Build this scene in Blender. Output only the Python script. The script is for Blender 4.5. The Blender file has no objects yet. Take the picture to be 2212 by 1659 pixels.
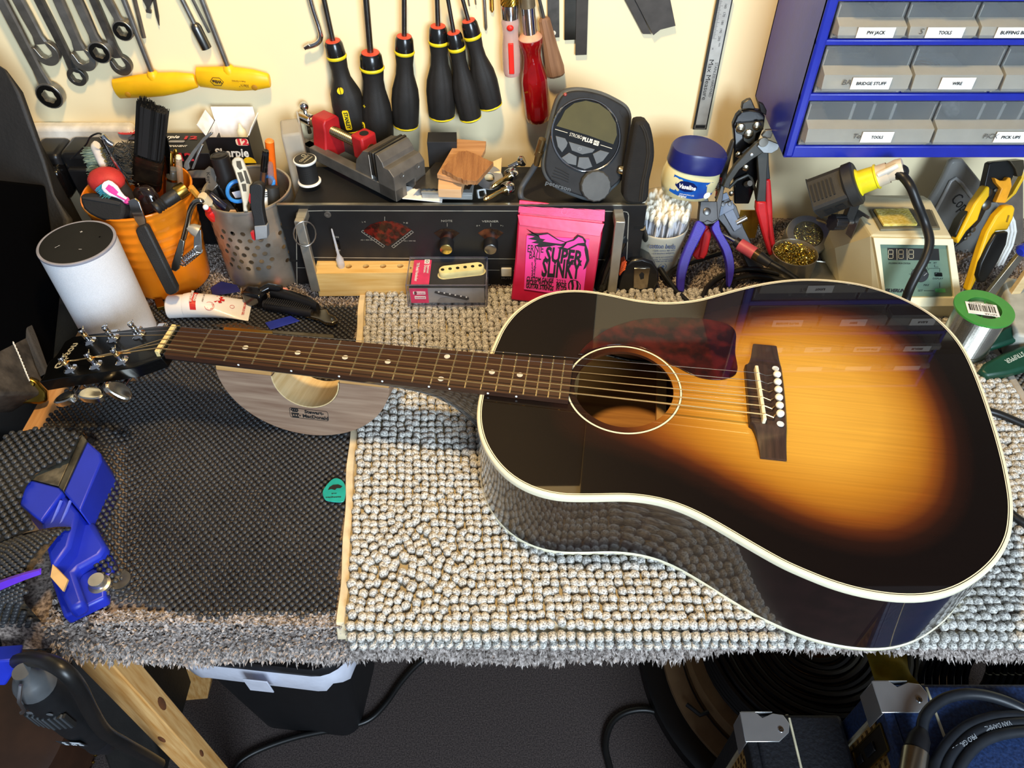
import bpy, bmesh, math, random
from mathutils import Vector as V, Matrix as M
random.seed(7)
R=math.radians
S=bpy.context.scene
COL=S.collection
# ---------------- camera
CAMP=V((0,0,.70)); PIT=R(46.8); FPX=1662.0
cd=bpy.data.cameras.new('camera'); cam=bpy.data.objects.new('camera',cd); COL.objects.link(cam)
cam.location=CAMP; cam.rotation_euler=(R(90)-PIT,0,0)
cd.sensor_width=36; cd.lens=FPX/2212*36; cd.clip_start=.01; cd.clip_end=50
S.camera=cam
# ---------------- light of the room
w=bpy.data.worlds.new('room'); S.world=w; w.use_nodes=True
w.node_tree.nodes['Background'].inputs[0].default_value=(.75,.84,1,1)
w.node_tree.nodes['Background'].inputs[1].default_value=.16
def area(name,loc,target,sx,sy,power,col):
    l=bpy.data.lights.new(name,'AREA'); l.shape='RECTANGLE'; l.size=sx; l.size_y=sy; l.energy=power; l.color=col
    o=bpy.data.objects.new(name,l); COL.objects.link(o); o.location=loc
    o.rotation_euler=(V(target)-V(loc)).to_track_quat('-Z','Y').to_euler(); return o
area('window_light',(.70,-1.35,.95),(-.05,.5,0),.85,1.0,47,(.70,.85,1))
def point(name,loc,r,power,col):
    l=bpy.data.lights.new(name,'POINT'); l.shadow_soft_size=r; l.energy=power; l.color=col
    o=bpy.data.objects.new(name,l); COL.objects.link(o); o.location=loc
point('ceiling_lamp',(-.06,.55,1.08),.05,27,(1,.68,.30))
S.view_settings.view_transform='Standard'; S.view_settings.look='None'
S.view_settings.gamma=1; S.view_settings.use_curve_mapping=False; S.view_settings.exposure=0.68
# ---------------- pixel rays of the photograph, for measuring places
UPC=V((0,math.sin(PIT),math.cos(PIT))); FWD=V((0,math.cos(PIT),-math.sin(PIT)))
def ray(px,py): return V(((px-1106)/FPX,0,0))-UPC*((py-829.5)/FPX)+FWD
def Z(px,py,z=0.):
    d=ray(px,py); return CAMP+d*((z-CAMP.z)/d.z)
def Y(px,py,y=.95):
    d=ray(px,py); return CAMP+d*((y-CAMP.y)/d.y)
def PL(px,py,o,n):
    d=ray(px,py); n=V(n); return CAMP+d*((V(o)-CAMP).dot(n)/d.dot(n))
# ---------------- materials
def lin(h):
    if not isinstance(h,str): return tuple(h)+((1,) if len(h)==3 else ())
    h=h.lstrip('#'); c=[int(h[i:i+2],16)/255 for i in (0,2,4)]
    return tuple(x/12.92 if x<.04045 else ((x+.055)/1.055)**2.4 for x in c)+(1,)
MC={}
def mat(c,rough=.5,metal=0,var=.12,ns=60,bump=0,bs=300,coat=0,trans=0,ior=1.45,spec=.5,emis=0,stretch=None,alpha=1,c2=None,lo=.35,hi=.65,det=3,croug=.03,sheen=0,sss=0):
    k=(c,rough,metal,var,ns,bump,bs,coat,trans,ior,spec,emis,stretch,alpha,c2,lo,hi,det,croug,sheen,sss)
    if k in MC: return MC[k]
    m=bpy.data.materials.new('surface'); m.use_nodes=True; nt=m.node_tree; N=nt.nodes; L=nt.links
    b=N['Principled BSDF']; I=b.inputs
    tc=N.new('ShaderNodeTexCoord'); co=tc.outputs['Object']
    if stretch:
        mp=N.new('ShaderNodeMapping'); mp.inputs['Scale'].default_value=stretch; L.new(co,mp.inputs[0]); co=mp.outputs[0]
    n=N.new('ShaderNodeTexNoise'); n.inputs['Scale'].default_value=ns; n.inputs['Detail'].default_value=det; L.new(co,n.inputs['Vector'])
    r=N.new('ShaderNodeValToRGB'); a=lin(c); e=r.color_ramp.elements
    if c2: q=lin(c2); e[0].color=a; e[1].color=q
    else:
        e[0].color=tuple(x*(1-var) for x in a[:3])+(1,); e[1].color=tuple(min(1,x*(1+var)) for x in a[:3])+(1,)
    e[0].position=lo; e[1].position=hi
    L.new(n.outputs['Fac'],r.inputs[0]); L.new(r.outputs[0],I['Base Color'])
    I['Roughness'].default_value=rough; I['Metallic'].default_value=metal; I['IOR'].default_value=ior
    I['Specular IOR Level'].default_value=spec; I['Coat Weight'].default_value=coat; I['Coat Roughness'].default_value=croug
    I['Transmission Weight'].default_value=trans; I['Alpha'].default_value=alpha
    if sheen: I['Sheen Weight'].default_value=sheen
    if sss: I['Subsurface Weight'].default_value=sss; I['Subsurface Radius'].default_value=(.01,.01,.01); I['Subsurface Scale'].default_value=.5
    if emis: I['Emission Color'].default_value=a; I['Emission Strength'].default_value=emis
    if bump:
        n2=N.new('ShaderNodeTexNoise'); n2.inputs['Scale'].default_value=bs; n2.inputs['Detail'].default_value=2; L.new(co,n2.inputs['Vector'])
        bp=N.new('ShaderNodeBump'); bp.inputs['Strength'].default_value=bump; bp.inputs['Distance'].default_value=.001
        L.new(n2.outputs['Fac'],bp.inputs['Height']); L.new(bp.outputs[0],I['Normal'])
    MC[k]=m; return m
def wood(c,c2,ax=0,s=18,rough=.55,coat=0,st=22,**k):
    v=[s*1.]*3; v=[st]*3; v[ax]=1.4
    return mat(c,rough,c2=c2,stretch=tuple(v),ns=s/3.,lo=.3,hi=.7,det=6,coat=coat,**k)
BLK=mat('#17171a',.45); BLKG=mat('#0c0c0e',.18,coat=.3); RUB=mat('#1d1d1e',.62,bump=.15,bs=900); MATT=mat('#141415',.75)
CHR=mat('#cfd0d2',.12,1,var=.04); STL=mat('#9d9b97',.34,.9,var=.12,ns=90); DSTL=mat('#5d5a56',.4,.75,var=.2,ns=80); BRASS=mat('#c79a3c',.25,1,var=.1)
WHT=mat('#efeee9',.45,var=.03); CREAM=mat('#e2dab8',.45,var=.05); YEL=mat('#f2c01a',.4,var=.05); RED=mat('#b3161b',.4,var=.1); INK=mat('#141414',.7); BLUE=mat('#1c2fa8',.4,var=.08)
GREYP=mat('#55575a',.5); LGREY=mat('#9a9c9e',.5); SILV=mat('#b5b5b3',.35,.8,var=.08)
# ---------------- mesh building
def fr(o,x,n):
    n=V(n).normalized(); x=V(x); x=(x-n*x.dot(n)).normalized(); y=n.cross(x)
    return M(((x.x,y.x,n.x,o[0]),(x.y,y.y,n.y,o[1]),(x.z,y.z,n.z,o[2]),(0,0,0,1)))
def along(a,b,face=(0,-1,0)):      # local +z from a to b, local -y towards face
    a=V(a);b=V(b); z=(b-a).normalized(); y=-V(face); y=(y-z*y.dot(z)).normalized(); x=y.cross(z)
    return M(((x.x,y.x,z.x,a.x),(x.y,y.y,z.y,a.y),(x.z,y.z,z.z,a.z),(0,0,0,1)))
T=M.Translation
def RX(a): return M.Rotation(R(a),4,'X')
def RY(a): return M.Rotation(R(a),4,'Y')
def RZ(a): return M.Rotation(R(a),4,'Z')
I4=M.Identity(4)
WM={}
class B:
    def __init__(s): s.v=[]; s.f=[]
    def add(s,vs,fs,m=None):
        k=len(s.v); s.v+=[(m@V(p)) if m else V(p) for p in vs]; s.f+=[tuple(i+k for i in f) for f in fs]; return s
    def box(s,sx,sy,sz,c=(0,0,0),m=None,tx=1,ty=1):
        x,y,z=sx/2,sy/2,sz/2; p=[]
        for dz,k,l in ((-z,1,1),(z,tx,ty)):
            p+=[(c[0]-x*k,c[1]-y*l,c[2]+dz),(c[0]+x*k,c[1]-y*l,c[2]+dz),(c[0]+x*k,c[1]+y*l,c[2]+dz),(c[0]-x*k,c[1]+y*l,c[2]+dz)]
        return s.add(p,[(3,2,1,0),(4,5,6,7),(0,1,5,4),(1,2,6,5),(2,3,7,6),(3,0,4,7)],m)
    def loft(s,rings,m=None,caps=(1,1),closed=True):
        n=len(rings[0]); v=[p for r in rings for p in r]; f=[]
        for i in range(len(rings)-1):
            for j in range(n if closed else n-1):
                a=i*n+j; b=i*n+(j+1)%n; f.append((a,b,b+n,a+n))
        if caps[0]: f.append(tuple(range(n-1,-1,-1)))
        if caps[1]: f.append(tuple(range(len(v)-n,len(v))))
        return s.add(v,f,m)
    def lathe(s,prof,m=None,n=24,caps=(1,1),sy=1):
        return s.loft([[(r*math.cos(2*math.pi*j/n),r*sy*math.sin(2*math.pi*j/n),z) for j in range(n)] for r,z in prof],m,caps)
    def cyl(s,r,z0,z1,m=None,n=20): return s.lathe([(r,z0),(r,z1)],m,n)
    def tube(s,pts,r,n=8,m=None,caps=(1,1)):
        pts=[V(p) for p in pts]; k=len(pts); rings=[]; up=None
        for i,p in enumerate(pts):
            t=(pts[min(i+1,k-1)]-pts[max(i-1,0)]).normalized()
            if up is None: up=t.orthogonal().normalized()
            up=(up-t*up.dot(t)); up=up.normalized() if up.length>1e-6 else t.orthogonal().normalized()
            q=t.cross(up); rr=r[i] if isinstance(r,(list,tuple)) else r
            rings.append([p+(up*math.cos(2*math.pi*j/n)+q*math.sin(2*math.pi*j/n))*rr for j in range(n)])
        return s.loft(rings,m,caps)
    def prism(s,poly,z0,z1,m=None):
        return s.loft([[(p[0],p[1],z0) for p in poly],[(p[0],p[1],z1) for p in poly]],m)
    def ring(s,outer,inner,z0,z1,m=None):
        n=len(outer); v=[(p[0],p[1],z) for z in (z0,z1) for l in (outer,inner) for p in l]; f=[]
        for j in range(n):
            k=(j+1)%n; a,b,c,d=j,n+j,2*n+j,3*n+j; A,Bb,C,D=k,n+k,2*n+k,3*n+k
            f+=[(a,A,C,c),(b,d,D,Bb),(c,C,D,d),(a,b,Bb,A)]
        return s.add(v,f,m)
    def grid(s,fn,nu,nv,m=None,wrap=False):
        v=[fn(i/nu,j/nv) for j in range(nv+1) for i in range(nu+(0 if wrap else 1))]; w=nu if wrap else nu+1; f=[]
        for j in range(nv):
            for i in range(nu):
                a=j*w+i; b=j*w+(i+1)%w; f.append((a,b,b+w,a+w))
        return s.add(v,f,m)
    def ball(s,rx,ry=None,rz=None,c=(0,0,0),m=None,n=14,k=8):
        ry=ry or rx; rz=rz or rx
        return s.loft([[(c[0]+rx*math.sin(math.pi*i/k)*math.cos(2*math.pi*j/n),c[1]+ry*math.sin(math.pi*i/k)*math.sin(2*math.pi*j/n),c[2]-rz*math.cos(math.pi*i/k)) for j in range(n)] for i in [.15]+list(range(1,k))+[k-.15]],m)
    def coil(s,r,p0,p1,turns,wr,n=6,m=None,st=12):
        a=V(p0);d=V(p1)-a; z=d.normalized(); x=z.orthogonal().normalized(); y=z.cross(x)
        k=int(turns*st); return s.tube([a+d*(i/k)+(x*math.cos(2*math.pi*i/st)+y*math.sin(2*math.pi*i/st))*r for i in range(k+1)],wr,n,m)
    def out(s,name,mt,parent=None,smooth=40,bevel=0,seg=2,label=None,world=False,kind=None):
        me=bpy.data.meshes.new(name)
        vs=s.v
        if world and parent is not None:
            q=WM[parent].inverted(); vs=[q@p for p in vs]
        me.from_pydata([tuple(p) for p in vs],[],s.f); me.validate()
        bm=bmesh.new(); bm.from_mesh(me); bmesh.ops.recalc_face_normals(bm,faces=bm.faces); bm.to_mesh(me); bm.free()
        for x in (mt if isinstance(mt,(list,tuple)) else [mt]): me.materials.append(x)
        if smooth:
            me.polygons.foreach_set('use_smooth',[True]*len(me.polygons)); me.set_sharp_from_angle(angle=R(smooth))
        o=bpy.data.objects.new(name,me); COL.objects.link(o)
        if parent is not None: o.parent=parent; WM[o]=WM[parent]
        else: WM[o]=I4
        if bevel:
            b=o.modifiers.new('edge','BEVEL'); b.width=bevel; b.segments=seg; b.limit_method='ANGLE'; b.angle_limit=R(40)
        if label: o['label']=label
        if kind: o['kind']=kind
        return o
def thing(name,label,cat,m=None,group=None):
    o=bpy.data.objects.new(name,None); COL.objects.link(o); m=m or I4
    if not isinstance(m,M): m=T(V(m))
    o.matrix_basis=m; o.empty_display_size=.01; WM[o]=m.copy(); tag(o,label,cat,group); return o
def tag(o,label,cat,group=None):
    o['label']=label; o['category']=cat
    if group: o['group']=group
    return o
def struct(o): o['kind']='structure'; return o
def dup(root,m,label=None):
    def cp(o,par):
        c=o.copy(); COL.objects.link(c)
        if par is not None: c.parent=par
        for ch in o.children: cp(ch,c)
        return c
    r=cp(root,None); r.matrix_basis=m; WM[r]=m.copy()
    if label: r['label']=label
    return r
def txt(s,h,m,mt,parent,w=None,bold=0,shear=0,name='lettering',world=False,al='CENTER'):
    c=bpy.data.curves.new('t','FONT'); c.body=s; c.size=h/.7; c.align_x=al; c.align_y='CENTER'; c.resolution_u=2; c.offset=bold*h; c.shear=shear; c.extrude=.00006; c.space_line=.85
    o=bpy.data.objects.new('t',c); me=bpy.data.meshes.new_from_object(o); bpy.data.objects.remove(o); bpy.data.curves.remove(c)
    xs=[v.co.x for v in me.vertices]; k=1
    if w and xs: k=w/max(1e-6,max(xs)-min(xs))
    q=m@M.Diagonal((k,1,1,1))
    if world: q=WM[parent].inverted()@q
    me.transform(q); me.materials.clear(); me.materials.append(mt)
    o=bpy.data.objects.new(name,me); COL.objects.link(o); me.name=name
    if parent is not None: o.parent=parent; WM[o]=WM[parent]
    return o
def cr(pts,n,closed=False):        # smooth curve through points
    pts=[V(p) for p in pts]; k=len(pts); o=[]
    for i in range(k if closed else k-1):
        g=(lambda j:pts[j%k]) if closed else (lambda j:pts[max(0,min(k-1,j))])
        a,b,c,d=g(i-1),g(i),g(i+1),g(i+2)
        for j in range(n):
            t=j/n; o.append(.5*((2*b)+(c-a)*t+(2*a-5*b+4*c-d)*t*t+(3*b-a-3*c+d)*t**3))
    if not closed: o.append(pts[-1])
    return o
def circ(r,n=24,c=(0,0),sy=1,a0=0): return [(c[0]+r*math.cos(a0+2*math.pi*i/n),c[1]+r*sy*math.sin(a0+2*math.pi*i/n)) for i in range(n)]
def rrect(w,h,r,n=4):
    o=[]
    for cx,cy,a in ((w/2-r,h/2-r,0),(-w/2+r,h/2-r,90),(-w/2+r,-h/2+r,180),(w/2-r,-h/2+r,270)):
        o+=[(cx+r*math.cos(R(a+90*i/n)),cy+r*math.sin(R(a+90*i/n))) for i in range(n+1)]
    return o
def noise2(x,y):
    return math.sin(x*1.7+math.sin(y*2.3))*.5+math.sin(y*1.3+x*.7+1.3)*.5
# ================= setting
WY=1.02
wm=mat('#f3e2b8',.72,var=.035,ns=4,bump=.08,bs=160)
b=B().box(3.0,.06,2.1,(0,WY+.03,.30)); o=struct(b.out('wall_back',wm,smooth=0))
fm=mat('#2b2322',.95,c2='#554a46',ns=420,lo=.35,hi=.75,bump=.9,bs=500,det=2)
o=struct(B().box(3.4,3.2,.05,(0,-.1,-.775)).out('floor',fm,smooth=0))
# ---- bench
bt=thing('workbench','pine workbench under the carpet, mats and guitar','workbench',(0,.64,-.75))
pine=wood('#c9915a','#e0b07a',1,26); pinex=wood('#a97b4d','#cfa06a',2,26); pine2=wood('#c68a45','#e7b877',2,30)
B().box(1.5,.67,.03,(.165,.687,-.0225)).out('top',pine,bt,bevel=.001,world=True)
B().box(1.5,.02,.09,(.165,.39,-.083)).out('apron',mat('#5b4632',.7),bt,world=True)
pk=mat('#6b3d1e',.7)
def leg(x,y,sx,sy):
    l=B().box(sx,sy,.715,(x,y,-.3925)).out('leg',pine2,bt,bevel=.0015,world=True)
    return l
l=leg(-.438,.352,.036,.028)
for x,y,z,s in ((-.4195,.352,-.235,.010),(-.4195,.348,-.40,.006),(-.442,.3375,-.315,.007)):
    n=(1,0,0) if x>-.43 else (0,-1,0)
    B().lathe([(s,0),(s*.6,.0006),(0.0005,.0007)],fr((x,y,z),(0,0,1),n)@M.Diagonal((1.5,.55,1,1)),12).out('knot',pk,l,world=True)
leg(.72,.352,.05,.04); leg(-.54,.90,.04,.04); leg(.85,.90,.04,.04)
a=Y(440,1405,.60); c=Y(408,1596,.53); d=(c-a).normalized()
B().box(.045,.03,(c-a).length+.12,(0,0,(c-a).length/2-.06),along(a,c)).out('brace',pine2,bt,bevel=.001,world=True)
# ---- carpet on the bench (slab + pile)
cpt=mat('#4d423d',1,c2='#a3948a',ns=330,lo=.36,hi=.66,det=3,bump=.6,bs=600)
ca=thing('bench_carpet','frayed grey brown carpet covering the bench, fringed along its front edge','carpet',(0,.6,-.006))
def cz(x,y):
    e=.338+.006*noise2(x*9,1); q=max(0,e-y)
    return -q*3.6-.0005*noise2(x*60,y*60)
def cs(u,v):
    x=-.50+u*1.382; y=.329+.002*noise2(x*23,5)+v*(1.018-.329)
    return (x,y,cz(x,y)-.004)
B().grid(cs,90,50).out('backing',cpt,ca,world=True)
rnd=random.Random(3)
def tuft(b,p,h,w,lean):
    a=rnd.random()*6.28; r=[V((math.cos(a+k*2.1)*w,math.sin(a+k*2.1)*w,0))+p for k in range(3)]
    t=p+V((math.cos(a)*h*.6,math.sin(a)*h*.6,h))+lean; m=(p+t)/2+V((rnd.uniform(-1,1),rnd.uniform(-1,1),rnd.uniform(-.3,.6)))*h*.35
    q=[m+(x-p)*.9 for x in r]; k=len(b.v); b.v+=r+q+[t]
    b.f+=[(k,k+1,k+4,k+3),(k+1,k+2,k+5,k+4),(k+2,k,k+3,k+5),(k+3,k+4,k+6),(k+4,k+5,k+6),(k+5,k+3,k+6)]
RUGE=lambda y:-.163+(y-.322)/(.825-.322)*(-.046)
b=B()
for i in range(15000):
    x=rnd.uniform(-.50,.80); y=rnd.uniform(.327,.352)
    if x<-.40: y=rnd.uniform(.326,.40)
    if x<-.452 and y<.40: continue
    p=V((x,y,cz(x,y)-.002)); out=max(0,.338-y)/.011
    tuft(b,p,rnd.uniform(.0025,.005),.0021,V((0,-.006*out,-.006*out-.002*rnd.random()*out)))
for i in range(5000):
    x=rnd.uniform(-.452,.80); y=.329+.002*noise2(x*23,5)+rnd.uniform(-.002,.003); p=V((x,y,cz(x,y)-.003))
    k=1+1.0*max(0,noise2(x*31,2)); tuft(b,p,.002,.001,V((rnd.uniform(-.004,.004),rnd.uniform(-.007,-.001),rnd.uniform(-.009,-.002)*k)))
for i in range(26000):
    x=rnd.uniform(-.56,.75); y=rnd.uniform(.80,1.01)
    if x>.64: y=rnd.uniform(.6,.95)
    p=V((x,y,-.003)); tuft(b,p,rnd.uniform(.003,.0055),.0014,V((0,0,0)))
b.out('carpet_pile',mat('#51463f',1,c2='#c6bab2',ns=260,lo=.34,hi=.68,det=3),ca,kind='stuff',world=True)
# ---- anti-slip mat: raised pads joined at their corners, open holes between
padm=mat('#26272a',.42,c2='#3c3c3d',ns=9,lo=.3,hi=.7,bump=.12,bs=700,spec=.6)
def mz(x,y):
    d=((x+.43)*.94+(y-.45)*.34)  # distance right of the vise edge
    z=.0015+.0016*(1+noise2(x*24,y*19))*math.exp(-max(0,d-.02)/.12)
    if y<.57: z+=.017*math.exp(-(max(0,d-.0)/.02)**2)*(1 if y>.39 else max(0,(y-.35)/.04))
    return z
def pads(b,f,us,vs,inside,sx,sy,h=.0021,flat=False):
    for j,v in enumerate(vs):
        for i,u in enumerate(us):
            if (i+j)%2 or not inside(u,v): continue
            p=V(f(u,v)); e=.0015; du=(V(f(u+e,v))-p)/e; dv=(V(f(u,v+e))-p)/e
            n=du.cross(dv).normalized(); lu=du.normalized(); lv=n.cross(lu)
            k=len(b.v); r1=rnd.uniform(.97,1.06); r2=rnd.uniform(.97,1.06)
            for (s,z) in ((1,-.0004),(.93,h*.62),(.62,h)):
                for q in range(8):
                    a=q*math.pi/4+math.pi/8; ca_=math.cos(a); sa=math.sin(a); pw=.72
                    b.v.append(p+lu*(math.copysign(abs(ca_)**pw,ca_)*sx*s*r1)+lv*(math.copysign(abs(sa)**pw,sa)*sy*s*r2)+n*z)
            for g in (0,8):
                for q in range(8): b.f.append((k+g+q,k+g+(q+1)%8,k+g+8+(q+1)%8,k+g+8+q))
            b.f.append(tuple(range(k+16,k+24)))
mt=thing('antislip_mat','black honeycomb anti-slip mat lying on the left half of the bench','mat',(-.36,.58,.001))
px,py=.0041,.0041
us=[-.556+px*i for i in range(int(.40/px))]; vs=[.346+py*j for j in range(int(.460/py))]
def ins(x,y):
    if x>RUGE(y)-.006: return False
    d=((x+.43)*.94+(y-.45)*.34)
    if y<.562 and d<-.006: return False
    if y<.346+.02*max(0,-.30-x)/.1+.002*noise2(x*40,0): return False
    if y<.37 and d<.003: return False
    if x<-.552+.003*noise2(y*50,2): return False
    if y>.803+.002*noise2(x*50,0): return False
    return True
b=B(); pads(b,lambda u,v:(u+.0006*noise2(v*55,u*40),v+.0006*noise2(u*60,v*35),mz(u,v)),us,vs,ins,.0026,.0025)
b.out('pads',padm,mt,kind='stuff',smooth=60,world=True)
# ---- chenille rug
rg=thing('chenille_rug','pale grey chenille bobble rug under the guitar body, cream edge tape','rug',(.25,.57,.001))
rbase=mat('#b6a98d',.95)
def rz(x,y): return -2.6*max(0,.337-y)
B().grid(lambda u,v:((lambda y,x:(x,y,rz(x,y)+.0015))(.330+v*.504,RUGE(.330+v*.504)+.002+u*(.621-RUGE(.330+v*.504)-.002))),40,60).out('backing',rbase,rg,world=True)
tp=[]
for i in range(60):
    y=.331+i/59*.499; x=RUGE(y)+.0015*noise2(y*40,1); tp.append((x,y))
B().loft([[(x-.0045,y,rz(x,y)+.0005),(x-.0035,y,rz(x,y)+.0035),(x+.004,y,rz(x,y)+.004),(x+.0055,y,rz(x,y)+.0005)] for x,y in tp]).out('edge_tape',mat('#d9c8a6',.9,bump=.2,bs=900),rg,world=True)
nubm=mat('#6f6d6b',.85,c2='#dad6cc',ns=620,lo=.33,hi=.60,det=2,bump=.7,bs=900)
nb=B(); NU,NV=9,6
GO=None
def nub(p,n,r,h,seed):
    k=len(nb.v); t=n.orthogonal().normalized(); s=n.cross(t); tw=seed*6.28
    sq=rnd.uniform(.9,1.1)
    for j in range(NV+1):
        ph=math.pi*(.06+.94*(1-j/NV)) if j<NV else 0
        ph=math.pi*(1-j/NV)*.93+.03
        rr=math.sin(ph)**.75*r if ph>.05 else .0003
        zz=math.cos(ph)*h*.5+h*.45
        for i in range(NU):
            a=2*math.pi*i/NU; g=1+.10*math.sin(3*a+zz*900+tw)
            nb.v.append(p+t*(rr*g*math.cos(a)*sq)+s*(rr*g*math.sin(a)/sq)+n*zz)
    for j in range(NV):
        for i in range(NU):
            a=k+j*NU+i; c=k+j*NU+(i+1)%NU; nb.f.append((a,c,c+NU,a+NU))
    nb.f.append(tuple(range(k+NV*NU,k+NV*NU+NU)))
def gcov(x,y): # deep under the guitar body
    return math.hypot((x-.33)/.15,(y-.525)/.10)<1 or math.hypot((x-.08)/.07,(y-.575)/.07)<1
P_=.0094
for j in range(-2,58):
    yy=.336+j*P_*.92
    for i in range(96):
        s=P_*.97*i
        y=yy; x=RUGE(y)+.0105+s
        if x>.616 or y>.832: continue
        if gcov(x,y): continue
        # swirl of the rows near the left corner
        sw=math.exp(-((x+.10)**2+(y-.40)**2)/.0035); x2=x+.0045*sw*math.sin(y*260)+rnd.uniform(-.001,.001); y2=y+.004*sw*math.sin(x*230)+rnd.uniform(-.001,.001)+.0012*noise2(x*14,y*11)
        x2=max(x2,RUGE(y2)+.009)
        if j<0:
            n=V((0,-.8,.35)).normalized(); z=.0035+j*.0095; y2=.3375+j*.0030+rnd.uniform(-.001,.001); h=.0125
            nub(V((x2,y2-.002,z+.003)),n,.0046,h,rnd.random())
        else:
            n=V((rnd.uniform(-.22,.22),rnd.uniform(-.3,.15),1)).normalized(); nub(V((x2,y2,.0015)),n,rnd.uniform(.0045,.0054),rnd.uniform(.0085,.0115),rnd.random())
nb.out('bobbles',nubm,rg,kind='stuff',smooth=80,world=True)
# ================= guitar
GM=M(((.98974,.14272,-.00714,-.3739),(-.14279,.9897,-.00932,.6157),(.00573,.01024,.99992,.1151),(0,0,0,1)))
GI=GM.inverted()
g=thing('acoustic_guitar','sunburst acoustic guitar with white binding lying face up across the bench','guitar',GM)
OUT=[(348.1,35.4),(350.5,52.5),(353.0,69.7),(358.0,87.8),(366.1,106.9),(378.4,124.1),(391.5,137.2),(405.4,145.7),(417.5,150.3),(432.1,153.2),(446.9,153.8),(463.1,152.5),(481.8,149.5),(501.5,145.6),(521.0,144.5),(540.2,145.6),(570.6,153.7),(595.0,166.7),(624.9,183.1),(655.1,197.3),(682.7,206.5),(705.1,211.1),(726.1,212.9),(744.3,212.5),(763.2,210.6),(781.4,205.4),(801.5,196.7),(818.1,185.7),(834,171.7),(844.8,157.2),(853.1,140.7),(858.5,125.1),(862.2,108.4),(864.2,90.7),(865.2,69.6),(865.5,48.0),(865.3,28.3),(864.9,13.8),(864.2,-6.0),(863.1,-26.3),(861.3,-47.8),(858.4,-71.5),(855.5,-89.1),(851.9,-103.2),(847.3,-117.2),(841.5,-131.0),(831.1,-147.8),(818.4,-162.8),(802.3,-177.4),(783.5,-190.4),(764.6,-198.9),(746.8,-203.3),(729.1,-205.0),(711.9,-204.7),(695.0,-202.8),(677.9,-199.0),(660.9,-193.3),(643.8,-186.8),(629.5,-179.6),(612.3,-170.0),(594.5,-159.6),(576.5,-149.6),(558.0,-141.2),(539.0,-136.0),(519.7,-134.2),(500.6,-135.1),(481.5,-138.3),(456.6,-142.0),(441.2,-142.9),(425.5,-141.2),(409.0,-136.2),(392.5,-127.0),(378.0,-113.9),(366.2,-98.6),(358.0,-83.4),(352.3,-67.5),(349.1,-52.4),(347.7,-37.5),(347.4,-20.2),(347.4,8)]
oc=cr([(x/1000,y/1000,0) for x,y in OUT],4,True)
for k in range(3): oc=[(oc[i-1]+oc[i]*2+oc[(i+1)%len(oc)])/4 for i in range(len(oc))]
# even resample
def resample(p,n):
    L=[0]
    for i in range(len(p)): L.append(L[-1]+(p[(i+1)%len(p)]-p[i]).length)
    o=[];j=0
    for k in range(n):
        t=L[-1]*k/n
        while L[j+1]<t: j+=1
        u=(t-L[j])/(L[j+1]-L[j]); o.append(p[j].lerp(p[(j+1)%len(p)],u))
    return o
oc=resample(oc,220); NO=len(oc)
def offs(p,d):
    n=len(p); o=[]
    for i in range(n):
        t=(p[(i+1)%n]-p[i-1]).normalized(); o.append(V((p[i].x-t.y*d,p[i].y+t.x*d,0)))
    return o
sgn=1 if offs(oc,.01)[0].x>oc[0].x else -1   # positive = inwards
ins_=lambda d:offs(oc,d*sgn)
HC=V((.4953,.0027,0)); ZT=-.007
hole=[]
for p in oc:
    a=math.atan2(p.y-HC.y,p.x-HC.x); hole.append(V((HC.x+.0515*math.cos(a),HC.y+.0535*math.sin(a),0)))
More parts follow.
